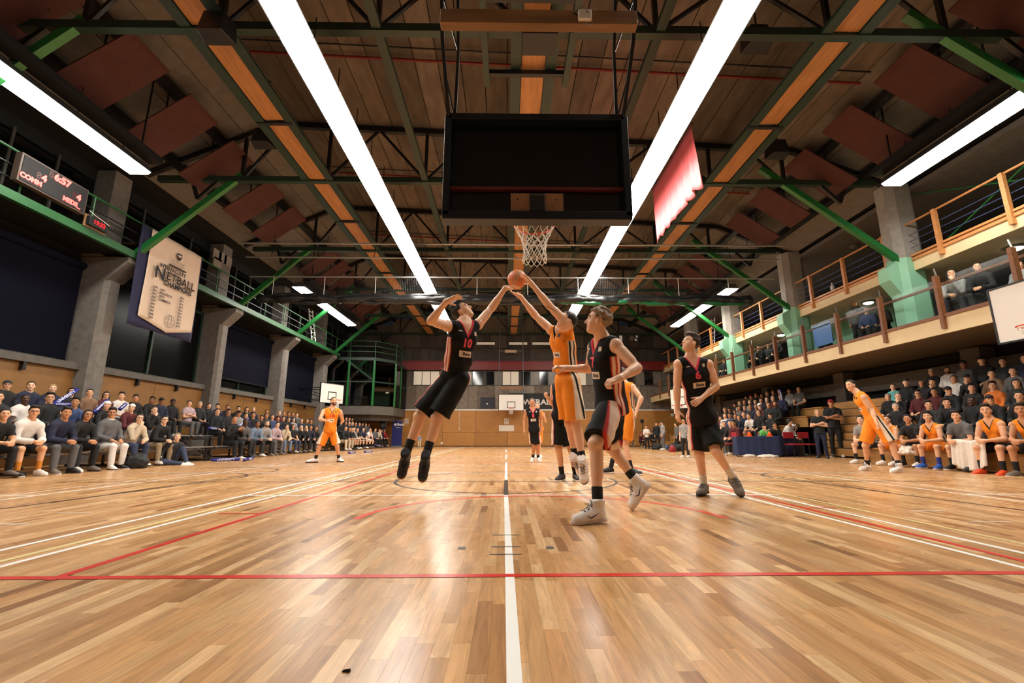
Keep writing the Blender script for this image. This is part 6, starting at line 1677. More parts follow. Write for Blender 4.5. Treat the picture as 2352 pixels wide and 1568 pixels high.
crowd(-1, RL, 'middle left crowd', '''180,345,C2,tP,lG,f,cb 300,355,U2,ck,lK,f,sg 312,405,U2,cK,lJ,f,lk 410,372,U2,sN,lK,f,fk 432,415,U1,cK,lK,f,sk 530,382,U2,cK,lK,t,sk 540,420,U1,ck,lK,t,fk,G 580,475,P0,cK,lK,t,sk 635,408,U2,cK,lK,f,fk
700,437,U1,sg,lK,t,CK 735,400,U2,sK,lK,f,lk 768,396,U2,sN,lK,p,so 775,468,U1,sN,lK,f,sk 820,450,U1,sK,lK,t,fk 880,452,U1,ck,lK,t,sk 915,425,U2,cK,lK,t,sk 960,468,U1,sB,lK,f,sk 885,510,L1,cK,lK,t,fk
720,515,F0,sG,lk,d,sk 838,540,F0,sL,lk,b,sk 930,535,F0,sg,lk,p,sl,e 1025,545,F0,sP,lG,p,sk 1130,572,H0,sE,lL,p,lb 1000,500,U1,cN,lK,t,fk 1040,487,U1,cK,lK,f,sk 1077,493,U2,cM,lK,p,sl 1115,500,U1,cK,lK,f,fk 1170,525,U1,sg,lK,p,lb
1195,580,U0,tK,lJ,f,lk 1226,480,U2,cK,lK,t,ub 1260,583,H0,cK,lK,p,lo 1305,578,H0,sk,lK,p,ll 1255,520,U1,sN,lK,p,sb 1280,465,U2,sN,lK,t,fk 1330,512,U1,cK,lK,f,lk 1330,470,U2,cK,lK,t,sk 1392,495,U2,sG,lK,p,sk 1375,578,L0,cN,lK,t,sk 1408,600,F0,cK,lK,t,sk 1420,530,U1,sK,lK,t,fk''', 400, 850, 4.276, False, (14.8, 23.6))
RL2 = [(-8.5, .43, 'front row'), (-9.2, .76, 'middle row'), (-9.9, 1.08, 'back row')]
crowd(-1, RL2, 'far left crowd', '''1640,575,L0,cK,lE,f,sk 1686,595,F0,cK,lE,t,sk 1728,603,F0,sk,sE,f,sk 1760,605,L0,sg,sE,p,sb 1813,625,F0,tK,sK,p,sk 1880,612,L0,tN,sG,p,sb 1937,615,H0,tW,sW,p,ll 1985,602,U0,cG,lK,p,lb 2024,615,H0,sE,lK,p,lk 2055,628,L0,cN,lK,f,CN 2080,633,L0,cR,lK,p,lb
1645,545,U1,cK,lK,f,sk 1690,565,U1,cK,lK,t,fk 1722,570,U1,sN,lK,f,sk 1752,572,U1,cK,lK,p,lo 1785,575,U1,sk,lK,t,sk 1822,580,U1,cN,lK,f,sb 1852,585,U1,cK,lK,t,fk 1884,582,U1,sG,lK,p,sk 1912,582,U1,sB,lK,t,sk
1655,525,U2,cK,lK,t,fk 1692,528,U2,sK,lK,f,sk 1722,535,U2,sN,lK,f,fk 1752,543,U2,cK,lK,t,sk 1790,545,U2,sG,lK,p,lk 1818,546,U2,sg,lK,p,so 1848,552,U2,cK,lK,t,fk 1884,556,U2,tW,lK,t,sk''', 400, 850, 4.276, False, (24.3, 32.3))
p = PX(410.5, 1007, -8.75)
make_person((p.x - .15, p.y - .05, -.035), -math.pi / 2 - .35, .93, 'G', False, 'c', 'k', 'l', 'J', 'pale', 'short', 'light', 'person in dark jacket and jeans sitting on the floor at the crowd edge', None, True, shoe=m_shwhite)
# ---- gallery side
RR = [(9.95, .43, 'bench'), (10.7, .80, 'second row'), (11.4, 1.16, 'third row'), (12.1, 1.52, 'fourth row'), (12.8, 1.88, 'top row')]
crowd(1, RR, 'near right crowd', '''730,795,F0,tg,sK,p,sk 1000,800,F0,jY,sY,f,sk 1190,795,F0,tK,sK,t,sk 1385,765,F0,jY,sY,f,fk,u 1665,765,F0,tG,sK,f,fk 1965,690,F0,jY,sK,f,fk,o 2305,690,F0,jY,sK,t,fk
1075,605,U2,cK,lK,p,sg 1092,705,U1,cK,lK,p,sg 1235,615,H2,cK,lK,p,sl 1422,665,L1,ck,lK,f,fk 1420,560,U2,sM,lK,f,fk,G 1560,640,L1,cK,lK,f,fk 1830,630,U1,cK,lK,d,sk 2045,605,L1,cK,lG,f,CK 1300,503,U3,tQ,lK,p,ub 1360,400,U3,cK,lK,p,Zk
1480,432,U3,ck,lK,t,lk 1525,470,H3,cK,lK,f,fk 1610,515,L2,cK,lK,f,CK,G 1592,318,U4,ck,lK,f,CE 1742,350,U4,sW,lK,t,sk,e 1815,435,H3,cK,lK,f,CK,G 1925,490,U2,sO,lK,f,fk 1760,248,U4,sG,lK,b,Zk 1948,205,U4,cK,lK,f,CK 1978,422,U3,sS,lK,f,sk
2055,465,U3,sG,lK,f,sk 2172,375,L3,sE,lK,t,fk 2235,490,U2,ck,lK,f,lk 2292,268,U4,cN,lK,f,lk 2295,165,U4,cK,lK,b,sk,e 2140,590,U1,cK,lG,f,sk 2200,500,U3,cM,lK,t,sk 1700,470,U3,sW,lK,t,sk 1500,560,U2,cM,lK,t,sk 1700,600,U2,sk,lK,f,sk 2330,560,U2,cK,lK,f,lk 2080,330,U4,sk,lK,f,fk''', 1800, 780, 4.261, True)
RF = [(9.9, .43, 'front row'), (10.6, .80, 'second row'), (11.3, 1.16, 'third row'), (12.0, 1.52, 'fourth row'), (12.7, 1.88, 'top row')]
crowd(1, RF, 'far right crowd', '''1580,240,U4,cK,lK,f,sk 1680,228,U4,cK,lK,t,sk 1760,212,U4,cK,lK,f,fk 1515,268,U4,cK,lK,t,sk 1900,245,U4,sg,lK,t,Zk 2010,222,U4,tG,lK,f,sk 1365,340,U3,cK,lK,t,fk 1445,322,U4,cN,lK,t,sk 1492,312,U4,cK,lK,f,CR 1580,305,U4,cK,lK,t,lk 1630,340,U3,sK,lK,p,lb
1695,325,U3,cM,lK,p,lb 1800,300,U3,cN,lK,f,sk,G 1500,372,U3,cN,lK,f,sk 1545,358,U3,sB,lK,f,lk 1615,385,U2,ck,lK,f,sk 1712,380,U2,cK,lK,t,sk,e 1360,385,U3,sE,lK,p,so 1410,380,U3,sg,lK,p,sl 1290,402,U3,cK,lK,t,CK 1195,440,U2,sk,lK,p,so
1237,452,U2,cK,lK,t,CK 1292,445,U2,sG,lK,t,lk 1340,480,L1,cN,lK,f,sk 1370,428,U2,cN,lK,f,sk 1410,422,U2,sk,lK,t,sk 1467,465,U1,cK,lK,f,lk 1520,420,L2,cM,lK,p,CW 1160,508,U1,tW,lK,p,lb 1206,522,U1,sB,lK,t,fk 1256,502,U2,cK,lK,t,fk
1252,545,U1,ck,lK,t,sk 1320,560,L1,cK,lK,f,sk 1372,550,F1,tW,sG,f,sk 1675,545,U1,cK,lK,f,CK 1140,620,L0,cK,lK,f,sk 1172,615,L0,sk,lG,p,sk 1226,612,F0,sM,lK,t,fk 1150,570,U1,cM,lK,f,lk 1550,420,U2,sN,lK,t,sk''', 1440, 850, 5.113)
# people sitting at the scoring table
for (x, y, X, tk, tc, sk_, hs, hc, pose, lab, ex) in ((1612, 672, 9.95, 's', 'V', 'fair', 'beanie', 'K', 'H', 'person in green top and black beanie at the scoring table, chin in hand', ''), (1732, 655, 9.95, 's', 'K', 'tan', 'full', 'black', 'H', 'person in black sweater at the middle of the scoring table', ''),
                              (1842, 622, 9.85, 't', 'W', 'fair', 'full', 'black', 'F', 'person in white T-shirt leaning on the scoring table', 'G')):
    p = PY(1440 + x / 5.113, 850 + y / 5.113, 17.75)
    make_person((p.x + .1, 18.0, 0), math.pi - (.36 if x < 1800 else -.5), min(1.05, p.z / 1.17), pose, True, tk, tc, 'l', 'K', sk_, hs, hc, lab, 'people at the scoring table', True, extras=ex)
def stand_at(u_head, v_head, u_foot, v_foot, pose, yaw, tk, tc, bc, skin, hs, hc, lab, mirror=False, fine=False, bot='l'):
    f = PZ(u_foot, v_foot, 0); h = PY(u_head, v_head, f.y); sc = h.z / 1.655
    make_person((h.x, f.y, 0), yaw, sc, pose, mirror, tk, tc, bot, bc, skin, hs, hc, lab, None, fine)
stand_at(1909, 926, 1922, 1050, 'A', math.pi / 2 + .75, 't', 'K', 'K', 'tan', 'cap', 'R', 'person in black T-shirt and red cap standing with crossed arms', True, True)
stand_at(1877, 947, 1885, 1052, 'A', math.pi / 2 + .9, 't', 'K', 'N', 'pale', 'long', 'blond', 'person in black T-shirt standing behind the red chair beside the red cap', True, True)
stand_at(1484, 981, 1488, 1031, 'A', math.pi, 's', 'W', 'K', 'fair', 'short', 'black', 'person in white sweater standing by the far wall with crossed arms')
stand_at(1507, 974, 1511, 1031, 'S', math.pi, 'c', 'K', 'K', 'fair', 'short', 'black', 'person in black coat over grey standing by the far wall')
stand_at(1515, 974, 1515, 1029, 'S', math.pi, 's', 'k', 'K', 'tan', 'short', 'black', 'person in charcoal sweater half hidden between two others by the far wall')
stand_at(1521, 971, 1527, 1033, 'S', math.pi / 2, 's', 'g', 'G', 'fair', 'cap', 'K', 'person in grey sweater and black cap standing by the far wall', True)
stand_at(1553, 975, 1560, 1036, 'S', math.pi / 2, 'c', 'G', 'K', 'fair', 'short', 'black', 'person in grey top standing left of black number 6 player')
stand_at(1570, 968, 1580, 1050, 'S', math.pi * .75, 't', 'g', 'K', 'fair', 'short', 'brown', 'person in patterned grey shirt and black trousers behind black number 6 player', True)
stand_at(964, 1000, 964, 1029, 'S', math.pi, 't', 'L', 'E', 'fair', 'short', 'brown', 'person in blue shirt and pale trousers standing by the far wall behind the leaping player')
for (u, v, Y, tk, tc, hs, hc, pose, yaw, lab) in ((1470, 997, 32.6, 'c', 'M', 'cap', 'R', 'L', 3.3, 'person in maroon jacket and red cap sitting by the far wall'), (1497, 994, 32.8, 'c', 'K', 'short', 'black', 'U', 3.1, 'person in black jacket sitting behind the white sweater by the far wall'),
                                     (1563, 990, 25.5, 't', 'W', 'short', 'light', 'F', 2.4, 'person in white T-shirt sitting at the bench end left of black number 6')):
    p = PY(u, v, Y); make_person((p.x, Y, 0), yaw, p.z / 1.22, pose, True, tk, tc, 'l', 'K', 'fair', hs, hc, lab, None)
# gallery watchers
GAL = [(1920, 222, 'U', 's', 'g', 'H', 'person in light grey shirt with chin in hand in the gallery beside the mint column', 12.0), (2085, 180, 'U', 'c', 'K', 'F', 'person in black jacket leaning at the gallery rail above the scuffed backboard', 12.0), (1280, 400, 'S', 's', 'G', 'S', 'person in grey hooded sweater standing in the lower gallery', 12.9),
       (1360, 452, 'U', 's', 'B', 'U', 'person in blue sweater sitting in the lower gallery', 12.0), (1447, 428, 'U', 'c', 'k', 'U', 'person in dark jacket with grey sleeves sitting in the lower gallery', 12.3), (692, 702, 'U', 's', 'k', 'H', 'person in charcoal sweater leaning on the gallery rail, nearest of the far group', 11.75), (735, 675, 'U', 'c', 'K', 'U', 'person in black jacket in the middle of the far gallery group', 12.3),
       (788, 642, 'S', 'c', 'K', 'U', 'person in black coat sitting highest in the far gallery group', 12.5), (650, 722, 'U', 'c', 'K', 'F', 'person in black jacket at the far end of the far gallery group', 11.8), (452, 772, 'U', 'c', 'K', 'U', 'person in black jacket in the farthest gallery pair', 11.9), (487, 765, 'U', 't', 'W', 'U', 'person in black jacket over white in the farthest gallery pair', 12.1),
       (1100, 585, 'U', 'c', 'K', 'U', 'person in dark clothes sitting behind the blue gallery glass', 12.2), (2330, 170, 'U', 's', 'g', 'U', 'person in grey sleeves at the gallery rail by the picture edge', 12.4)]
for (x, y, _, tk, tc, pose, lab, X) in GAL:
    p = PX(1500 + x / 2.7606, 550 + y / 2.7606, X); z = 3.62; hh = p.z - z; n0 = 1.655 if pose == 'S' else 1.22
    sc = min(1.08, max(.9, hh / n0)); make_person((X, p.y, max(z, p.z - n0 * sc)), math.pi / 2 + .45, sc, pose, True, tk, tc, 'l', 'K', random.choice(['fair', 'fair', 'tan']), random.choice(['short', 'full', 'long']), 'black', lab, 'gallery watchers')
# ================================================================== BLEACHERS, TABLES, CHAIRS, SMALL THINGS
m_alu = mat('bench_aluminium', (132, 128, 124), .45, metal=.5, var=.1)
m_bench = mat('dark_bench', (40, 38, 36), .6)
m_blw = mat('bleacher_wood', (170, 122, 66), .5, var=.25, scale=2, stretch=(5, .6, 5))
def left_bleacher(rows, y0, y1, lab):
    t = empty('bleacher', (rows[1][0], (y0 + y1) / 2, 0), lab, 'bleacher', 'bleachers of the dark window side')
    for k, (X, z, _) in enumerate(rows):
        for a, b in ((-.17, -.01), (.01, .17)): MB().box((X + a, y0, z - .035), (X + b, y1, z)).build('seat_plank', m_alu, t, bevel=.006)
        if k: MB().box((X + .22, y0, z - .45), (X + .56, y1, z - .415)).build('foot_plank', m_alu, t, bevel=.006)
    n = max(2, int((y1 - y0) / 2.2))
    for i in range(n + 1):
        y = y0 + .05 + (y1 - y0 - .1) * i / n; mb = MB()
        for (X, z, _) in rows:
            mb.bar((X, y, .01), (X, y, z - .035), .045, .045)
            mb.bar((X - .15, y, z - .055), (X + .17, y, z - .055), .04, .04)
        mb.bar((rows[0][0] + .1, y, .12), (rows[2][0], y, rows[2][1] - .1), .035, .035, (0, 1, 0)).bar((rows[0][0] + .17, y, .03), (rows[2][0] - .15, y, .03), .05, .05)
        mb.build('end_frame' if i in (0, n) else 'support_frame', m_bench, t)
    return t
left_bleacher(RL, 6.2, 14.5, 'metal bleacher under the near left crowd')
lb = left_bleacher(RL, 14.6, 23.85, 'metal bleacher under the middle left crowd, open near end showing')
left_bleacher(RL2, 24.05, 32.6, 'metal bleacher under the far left crowd by the blue banner')
MB().box((-10.2, 14.62, .12), (-9.45, 14.66, .62)).build('mesh_panel', m_alu, lb); MB().box((-10.95, 14.62, .4), (-10.3, 14.66, .95)).build('mesh_panel', m_alu, lb)
MB().box((-10.9, 14.3, 1.25), (-10.86, 15.0, 1.55)).build('end_panel', m_white, label='white board on the wall side of the bleacher between the near and middle left crowds', cat='board')
def right_bleacher(rows, y0, y1, lab):
    t = empty('bleacher', (rows[2][0], (y0 + y1) / 2, 0), lab, 'bleacher', 'wooden bleachers of the gallery side')
    for k, (X, z, _) in enumerate(rows):
        MB().box((X - .20, y0, z - .05), (X + .22, y1, z)).build('seat_plank', m_blw, t, bevel=.008)
        MB().box((X - .16, y0, max(0, z - .42) if k else .03), (X - .12, y1, z - .05)).build('riser_plank', m_blw, t)
        if k: MB().box((X - .50, y0, z - .46), (X - .16, y1, z - .425)).build('foot_plank', m_bench, t)
    n = 3
    for i in range(n + 1):
        y = y0 + .06 + (y1 - y0 - .12) * i / n; mb = MB()
        for (X, z, _) in rows: mb.bar((X + .05, y, .01), (X + .05, y, z - .05), .05, .05)
        mb.build('support_frame', m_bench, t)
    return t
right_bleacher(RR, 6.0, 12.6, 'wooden bleacher under the near right crowd and players bench')
right_bleacher(RF, 18.0, 29.5, 'wooden bleacher under the far right crowd')
t = empty('bleacher', (11.9, 15, 0), 'folded stack of pale wooden bleacher fronts between the two crowds on the gallery side', 'bleacher', 'wooden bleachers of the gallery side')
for k in range(7):
    z0 = .06 + k * .275; x0 = 11.78 + .09 * k
    MB().box((x0, 13.0, z0), (x0 + .05, 17.2, z0 + .245)).build('riser_plank', m_blw, t, bevel=.006)
    MB().box((x0, 13.0, z0 + .245), (x0 + .35, 17.2, z0 + .272)).build('seat_plank', m_bench, t)
MB().box((12.4, 13.0, .02), (13.25, 17.2, 1.9)).build('carriage', m_bench, t)
# ---- scoring tables under blue cloths
m_tcloth = mat('navy_tablecloth', (34, 44, 78), .85, var=.08, scale=10)
m_red = mat('red_upholstery', (160, 26, 38), .6)
def table(cx, cy, L, W, rz, lab, clab):
    t = empty('table', (cx, cy, 0), lab, 'table', 'scoring tables', rz)
    M = Matrix.Translation((cx, cy, 0)) @ Matrix.Rotation(rz, 4, 'Z')
    def b(lo, hi, name, m):
        o = MB().box(lo, hi); o.v = [tuple(M @ Vector(v)) for v in o.v]; o.build(name, m, t)
    b((-L / 2, -W / 2, .69), (L / 2, W / 2, .72), 'tabletop', m_bench)
    for sx in (-1, 1):
        for sy in (-1, 1): b((sx * (L / 2 - .08) - .02, sy * (W / 2 - .08) - .02, 0), (sx * (L / 2 - .08) + .02, sy * (W / 2 - .08) + .02, .69), 'leg', m_steel)
    # cloth: a closed skirt with soft folds
    per = []; n = 96
    pts = [(-L / 2, -W / 2), (L / 2, -W / 2), (L / 2, W / 2), (-L / 2, W / 2)]
    tot = 2 * (L + W)
    for i in range(n):
        d = tot * i / n
        for (a, c) in zip(pts, pts[1:] + pts[:1]):
            l = math.hypot(c[0] - a[0], c[1] - a[1])
            if d <= l + 1e-9: per.append(Vector((a[0] + (c[0] - a[0]) * d / l, a[1] + (c[1] - a[1]) * d / l, 0))); break
            d -= l
    vs, fs = [], []
    for j, z in enumerate((.724, .722, .70, .5, .3, .16, .05)):
        for i, p in enumerate(per):
            k = (0 if j == 0 else 1.0) ; out = (0.0 if j == 0 else .006 + (.03 + .028 * math.sin(i * 1.1) + .015 * math.sin(i * .43)) * (.72 - z) * 1.1)
            q = p + p.normalized() * out
            vs.append(tuple(M @ Vector((q.x, q.y, z + (.015 * math.sin(i * .9) if j == 6 else 0)))))
    for j in range(6):
        for i in range(n): fs.append((j * n + i, j * n + (i + 1) % n, (j + 1) * n + (i + 1) % n, (j + 1) * n + i))
    fs.append(tuple(range(n)))
    MB().add(vs, fs).build('tablecloth', m_tcloth, None, smooth=True, label=clab, cat='tablecloth', group='navy tablecloths')
    return t
table(9.28, 17.25, 1.42, .62, -.22, 'folding scoring table, the one nearer the court', 'navy cloth draped over the scoring table nearer the court')
table(10.40, 17.50, .95, .55, .42, 'folding scoring table, the one beside the red chairs', 'navy cloth draped over the table beside the red chairs')
def at_table(u, v): return PZ(u, v, .735)
m_orange = mat('safety_orange', (255, 96, 30), .5)
for k, (x, y, lab) in enumerate(((9.02, 17.12, 'orange marker cone on the scoring table, the one farther from the red chairs'), (9.72, 17.02, 'orange marker cone on the scoring table, the one nearer the red chairs'))):
    t = empty('marker_cone', (x, y, .725), lab, 'cone', 'orange cones')
    MB().lathe([(.13, .0), (.13, .012), (.09, .02)], (x, y, .725), 20).build('base', m_orange, t); MB().lathe([(.095, .012), (.03, .17), (.026, .172)], (x, y, .725), 20).build('body', m_orange, t, smooth=True)
t = empty('drink_cup', (9.32, 17.05, .725), 'white drink cup with red top on the scoring table', 'cup')
MB().lathe([(.03, 0), (.04, .10), (.041, .10)], (9.32, 17.05, .725), 14).build('cup', m_white, t, smooth=True); MB().lathe([(.043, .10), (.043, .12), (.02, .15)], (9.32, 17.05, .725), 14).build('lid', m_red, t)
for (x, y, w_, lab) in ((9.5, 17.2, .14, 'blue folder lying on the scoring table between the cones'), (9.98, 17.18, .10, 'blue folder at the corner of the scoring table')): MB().box((x - w_, y - .1, .726), (x + w_, y + .1, .745)).build('folder', mat('folder_blue', (40, 70, 170), .5), label=lab, cat='folder')
def chair(cx, cy, rz, lab):
    t = empty('stacking_chair', (cx, cy, 0), lab, 'chair', 'red chairs', rz); M = Matrix.Translation((cx, cy, 0)) @ Matrix.Rotation(rz, 4, 'Z')
    def bx(lo, hi, name, m, bev=.012):
        o = MB().box(lo, hi); o.v = [tuple(M @ Vector(v)) for v in o.v]; o.build(name, m, t, bevel=bev)
    bx((-.23, -.21, .42), (.23, .21, .47), 'seat', m_red); bx((-.22, -.24, .66), (.22, -.205, .88), 'backrest', m_red)
    for sx in (-1, 1):
        o = MB().tube([(sx * .22, -.26, 0), (sx * .22, -.22, .45), (sx * .20, -.225, .84)], .012, 8); o.v = [tuple(M @ Vector(v)) for v in o.v]; o.build('leg', m_black, t)
        o = MB().tube([(sx * .22, .22, 0), (sx * .22, .19, .44)], .012, 8); o.v = [tuple(M @ Vector(v)) for v in o.v]; o.build('leg', m_black, t)
chair(10.42, 16.75, math.pi * .5 + 1.75, 'red upholstered chair beside the scoring table, the one nearer the table'); chair(10.95, 16.72, math.pi * .5 + 1.75, 'red upholstered chair next to the standing person in red cap')
chair(8.7, 18.1, math.pi * .5, 'red upholstered chair at the far side of the scoring table')
m_silver = mat('silver', (210, 208, 204), .18, metal=1.0)
bx_ = empty('trophy_stand', (11.1, 17.7, 0), 'dark plinth behind the red chairs carrying the trophy', 'plinth'); MB().box((10.95, 17.55, 0), (11.3, 17.9, .72)).build('box', m_bench, bx_)
t = empty('trophy', (11.12, 17.7, .72), 'silver two-handled trophy cup behind the red chairs', 'trophy')
MB().lathe([(.09, 0), (.09, .05), (.05, .08), (.02, .12), (.02, .22), (.10, .28), (.135, .40), (.145, .47), (.13, .47)], (11.12, 17.7, .72), 24).build('cup', m_silver, t, smooth=True)
for sx in (-1, 1): MB().tube([(11.12 + sx * .10, 17.7, .72 + .30), (11.12 + sx * .20, 17.7, .72 + .36), (11.12 + sx * .20, 17.7, .72 + .44), (11.12 + sx * .14, 17.7, .72 + .45)], .012, 6).build('handle', m_silver, t)
def blob(name, c, r, m, lab, cat, seed=1, group=None, nz=.25):
    """crumpled soft thing resting on what is below"""
    bm = bmesh.new(); bmesh.ops.create_icosphere(bm, subdivisions=4, radius=1)
    for v in bm.verts:
        n = noise.noise(v.co * 2.2 + Vector((seed, 0, 0))) + .5 * noise.noise(v.co * 5 + Vector((seed, 3, 0))); v.co *= 1 + nz * n
        v.co = Vector((v.co.x * r[0], v.co.y * r[1], max(v.co.z, -.55) * r[2] + .55 * r[2]))
    me = bpy.data.meshes.new(name); bm.to_mesh(me); bm.free()
    for p in me.polygons: p.use_smooth = True
    me.materials.append(m); o = bpy.data.objects.new(name, me); COL.objects.link(o); o.location = c; return props(o, lab, cat, group)
m_towel = mat('white_towel', (230, 218, 204), .9, var=.05, scale=20, bump=.2)
blob('towel', PZ(1722, 1049, 0), (.22, .15, .06), m_towel, 'white cloth lying on the floor in front of the scoring table, farther one', 'towel', 2, 'white cloths by the table'); blob('towel', PZ(1764, 1051, 0), (.36, .18, .07), m_towel, 'white cloth lying on the floor in front of the scoring table, nearer one', 'towel', 5, 'white cloths by the table')
p = PZ(2086, 1058, .62); p = PX(2084, 1033, 9.55)
blob('towel', (p.x, p.y, p.z - .10), (.16, .17, .13), m_towel, 'crumpled white towel held by the bench person in black T-shirt', 'towel', 7, None, .35)
def towel_drape():
    p = PX(2235, 1015, 9.62); x, y = p.x, p.y
    def f(s, t):
        yy = y - .36 + .72 * s; fold = .03 * math.sin(s * 19) * t + .02 * math.sin(s * 41) * t
        if t < .35: xx = x + .18 - .30 * t / .35; z = .64 + .02 * math.sin(s * 9)
        else: q = (t - .35) / .65; xx = x - .12 - .05 * q - fold; z = .64 - .60 * q * (.80 + .2 * math.sin(s * 3.1))
        return (xx, yy, z)
    cloth(f, 40, 26, m_towel, 'towel', None, .012, label='long white towel draped over the knees of the bench person in grey T-shirt', cat='towel')
towel_drape()
# bench shoes of colour
# ---- noise sticks: long blue inflated sticks with white letters
m_stick = mat('stick_blue', (30, 40, 130), .3); m_stickw = mat('stick_white', (220, 220, 236), .4)
def stick(a, b, lab, r=.045):
    a, b = Vector(a), Vector(b); t = empty('noise_stick', (a + b) / 2, lab, 'noise stick', 'blue noise sticks'); d = b - a
    MB().tube([a, a + d * .02, a + d * .05, a + d * .95, a + d * .98, b], [r * .3, r * .8, r, r, r * .8, r * .3], 12).build('tube', m_stick, t, smooth=True)
    up = Vector((0, -1, .6)); x = d.normalized(); n = (Vector((0, 0, CAM_H)) - (a + b) / 2).normalized(); n = (n - x * n.dot(x)).normalized(); y = n.cross(x)
    if x.x < 0 and abs(d.x) > .1: x, y = -x, -y
    place_text('UNIVERSITY', min(.085, d.length * .12), (a + b) / 2 + n * (r * .97), x, y, m_stickw, 'lettering', t, bold=.002, off=.003)
def st(u0, v0, u1, v1, X, lab, dX=0): stick(PX(u0, v0, X), PX(u1, v1, X + dX), lab)
st(118, 932, 180, 893, -10.2, 'blue noise stick held up before the nearest pale column'); st(115, 927, 162, 929, -10.15, 'blue noise stick held level below the raised one before the nearest column')
st(214, 948, 248, 918, -9.85, 'blue noise stick held up beside the white cap'); st(274, 941, 290, 926, -10.2, 'short end of a blue noise stick behind the maroon sweater')
st(478, 983, 503, 985, -9.75, 'blue noise stick lying across knees in the middle left crowd'); st(541, 985, 571, 960, -9.45, 'blue noise stick held up beside the dark grey jacket in the middle left crowd')
for k, (u0, v0, u1, v1) in enumerate(((484, 1056, 552, 1054), (560, 1056, 582, 1051), (800, 1039, 816, 1038), (836, 1037, 855, 1036), (860, 1021, 876, 1024))):
    a, b = PZ(u0, v0, .046), PZ(u1, v1, .046)
    if k == 4: a, b = PX(u0, v0, -8.0), PX(u1, v1, -7.9)
    stick(a, b, ['long blue noise stick lying on the floor before the middle left crowd', 'shorter blue noise stick on the floor beside the long one', 'blue noise stick on the floor before the far left crowd, nearer', 'blue noise stick on the floor before the far left crowd, farther', 'blue noise stick leaning in the far left crowd'][k])
a = PX(1797, 925, 11.6)
stick(a, a + Vector((-.02, .02, .55)), 'blue noise stick held upright in the far right crowd')
# ---- bags and bottles
m_bag = mat('black_bag', (24, 24, 26), .6); m_bagr = mat('red_bag', (150, 34, 40), .6); m_bagb = mat('blue_bag', (70, 110, 170), .6)
for (u, v, r, m, lab, sd) in ((310, 1075, (.25, .2, .22), m_bag, 'black bag under the near left crowd behind the beige coat', 3), (1512, 1032, (.40, .28, .22), m_bag, 'black bag on the floor by the far wall standing group', 4), (1530, 1031, (.3, .2, .14), m_bagb, 'pale blue bag on the pile by the far wall standing group', 6),
                          (1552, 1036, (.4, .3, .26), m_bag, 'black sports bag on the floor left of the number 6 shorts', 8), (1545, 1038, (.16, .14, .2), m_bagr, 'red bag leaning on the black sports bag', 9), (1740 - 4, 1052, (.01, .01, .01), m_bag, '', 0)):
    if lab: blob('bag', PZ(u, v, 0), r, m, lab, 'bag', sd, 'bags on the floor', .18)
m_bottle = glass('bottle_plastic', (.8, .84, .86), .12)
def bottle(p, lab):
    t = empty('water_bottle', p, lab, 'bottle', 'water bottles'); MB().lathe([(.034, 0), (.036, .01), (.036, .15), (.03, .18), (.013, .205), (.013, .22)], p, 14).build('body', m_bottle, t, smooth=True)
    MB().lathe([(.0365, .06), (.0365, .12)], p, 14).build('label_band', m_white, t); MB().lathe([(.015, .215), (.015, .235)], p, 10).build('cap', m_white, t)
bottle(PZ(367, 1070, 0), 'clear water bottle standing on the floor before the near left crowd'); bottle(PZ(2158, 1068, 0), 'clear water bottle on the floor between the bench legs')
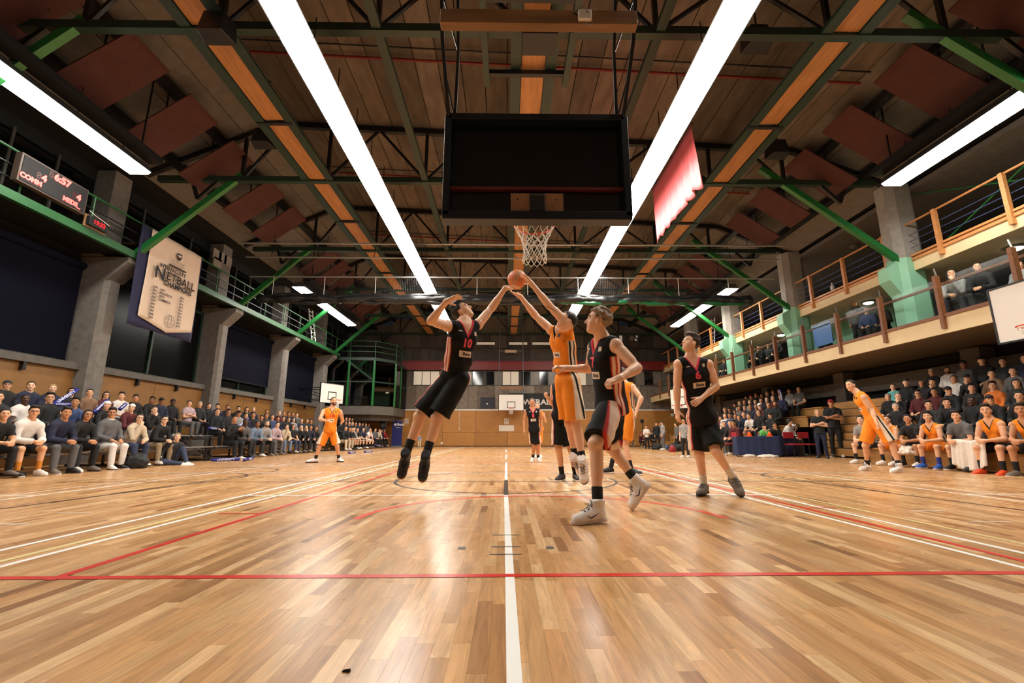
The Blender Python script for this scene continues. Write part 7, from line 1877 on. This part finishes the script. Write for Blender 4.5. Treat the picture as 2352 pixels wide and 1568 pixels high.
# ---- ladders and odds and ends on the walkway and galleries
def ladder(a, b, w_, lab):
    a, b = Vector(a), Vector(b); t = empty('ladder', a, lab, 'ladder'); sd = Vector((0, w_ / 2, 0))
    for s_ in (-1, 1): MB().bar(a + sd * s_, b + sd * s_, .05, .05).build('rail', m_white, t)
    for k in range(8): q = (k + .5) / 8; MB().bar(a.lerp(b, q) - sd, a.lerp(b, q) + sd, .03, .03).build('rung', m_white, t)
ladder((-11.0, 25.6, 5.92), (-11.5, 25.9, 8.0), .5, 'white ladder leaning on the walkway above the fully drawn blind'); ladder((12.6, 27.2, 5.8), (13.0, 27.6, 8.0), .5, 'white ladder leaning in the upper gallery near its far end')
p = PX(1910, 647, 12.4)
MB().lathe([(.06, 0), (.07, .05), (.07, .5), (.03, .6), (.03, .66)], (12.4, p.y, 5.79), 14).build('white_canister', m_white, smooth=True, label='white canister standing at the edge of the upper gallery', cat='canister')
p0, p1 = PX(1868, 768, 11.1), PX(1905, 728, 11.1)
MB().box((11.1, min(p0.y, p1.y), 3.85), (11.11, max(p0.y, p1.y), 4.62)).build('blue_poster', mat('poster_blue', (60, 110, 190), .4), label='blue poster hung behind the gallery glass beside the second mint column', cat='poster')
for k, (u, v) in enumerate(((500, 585), (512, 592), (524, 600), (500, 604))):
    p = PX(u, v, XL + .6); MB().box((XL + .56, p.y - .25, p.z - .2), (XL + .6, p.y + .25, p.z + .2)).build('notice', mat('notice_grey', (150, 140, 130), .6), label='pale notice on the second upper pier, %s of four' % NUM[k], cat='notice', group='notices on the upper pier')
# chip of debris lying on the near planks
p = PZ(795, 1542, 0); MB().hexa([(p.x - .012, p.y - .004, .0), (p.x + .012, p.y - .006, .0), (p.x + .014, p.y + .004, .0), (p.x - .010, p.y + .006, .0), (p.x - .010, p.y - .002, .006), (p.x + .010, p.y - .004, .010), (p.x + .012, p.y + .003, .008), (p.x - .006, p.y + .004, .005)]).build('wood_chip', m_bag, label='small dark chip lying on the parquet near the bottom edge', cat='chip')
# low black bench by the far wall group
p = PZ(1490, 1031, 0); bn = empty('bench', (p.x, 33, 0), 'low black bench by the far wall behind the standing group', 'bench'); MB().box((p.x - 1.0, 32.8, .40), (p.x + .7, 33.2, .46)).build('seat', m_bench, bn)
for x in (-.9, .6): MB().box((p.x + x - .03, 32.85, 0), (p.x + x + .03, 33.15, .40)).build('leg', m_steel, bn)
p = PY(1475, 971, 33.6); bm_ = MB().tube([(p.x, 33.6, 0), (p.x, 33.6, p.z)], .03, 8).build('pole', m_bag, label='thin dark pole standing beside the white sweater by the far wall', cat='pole'); MB().box((p.x - .1, 33.5, p.z), (p.x + .1, 33.7, p.z + .25)).build('pole_head', m_bag, bm_)
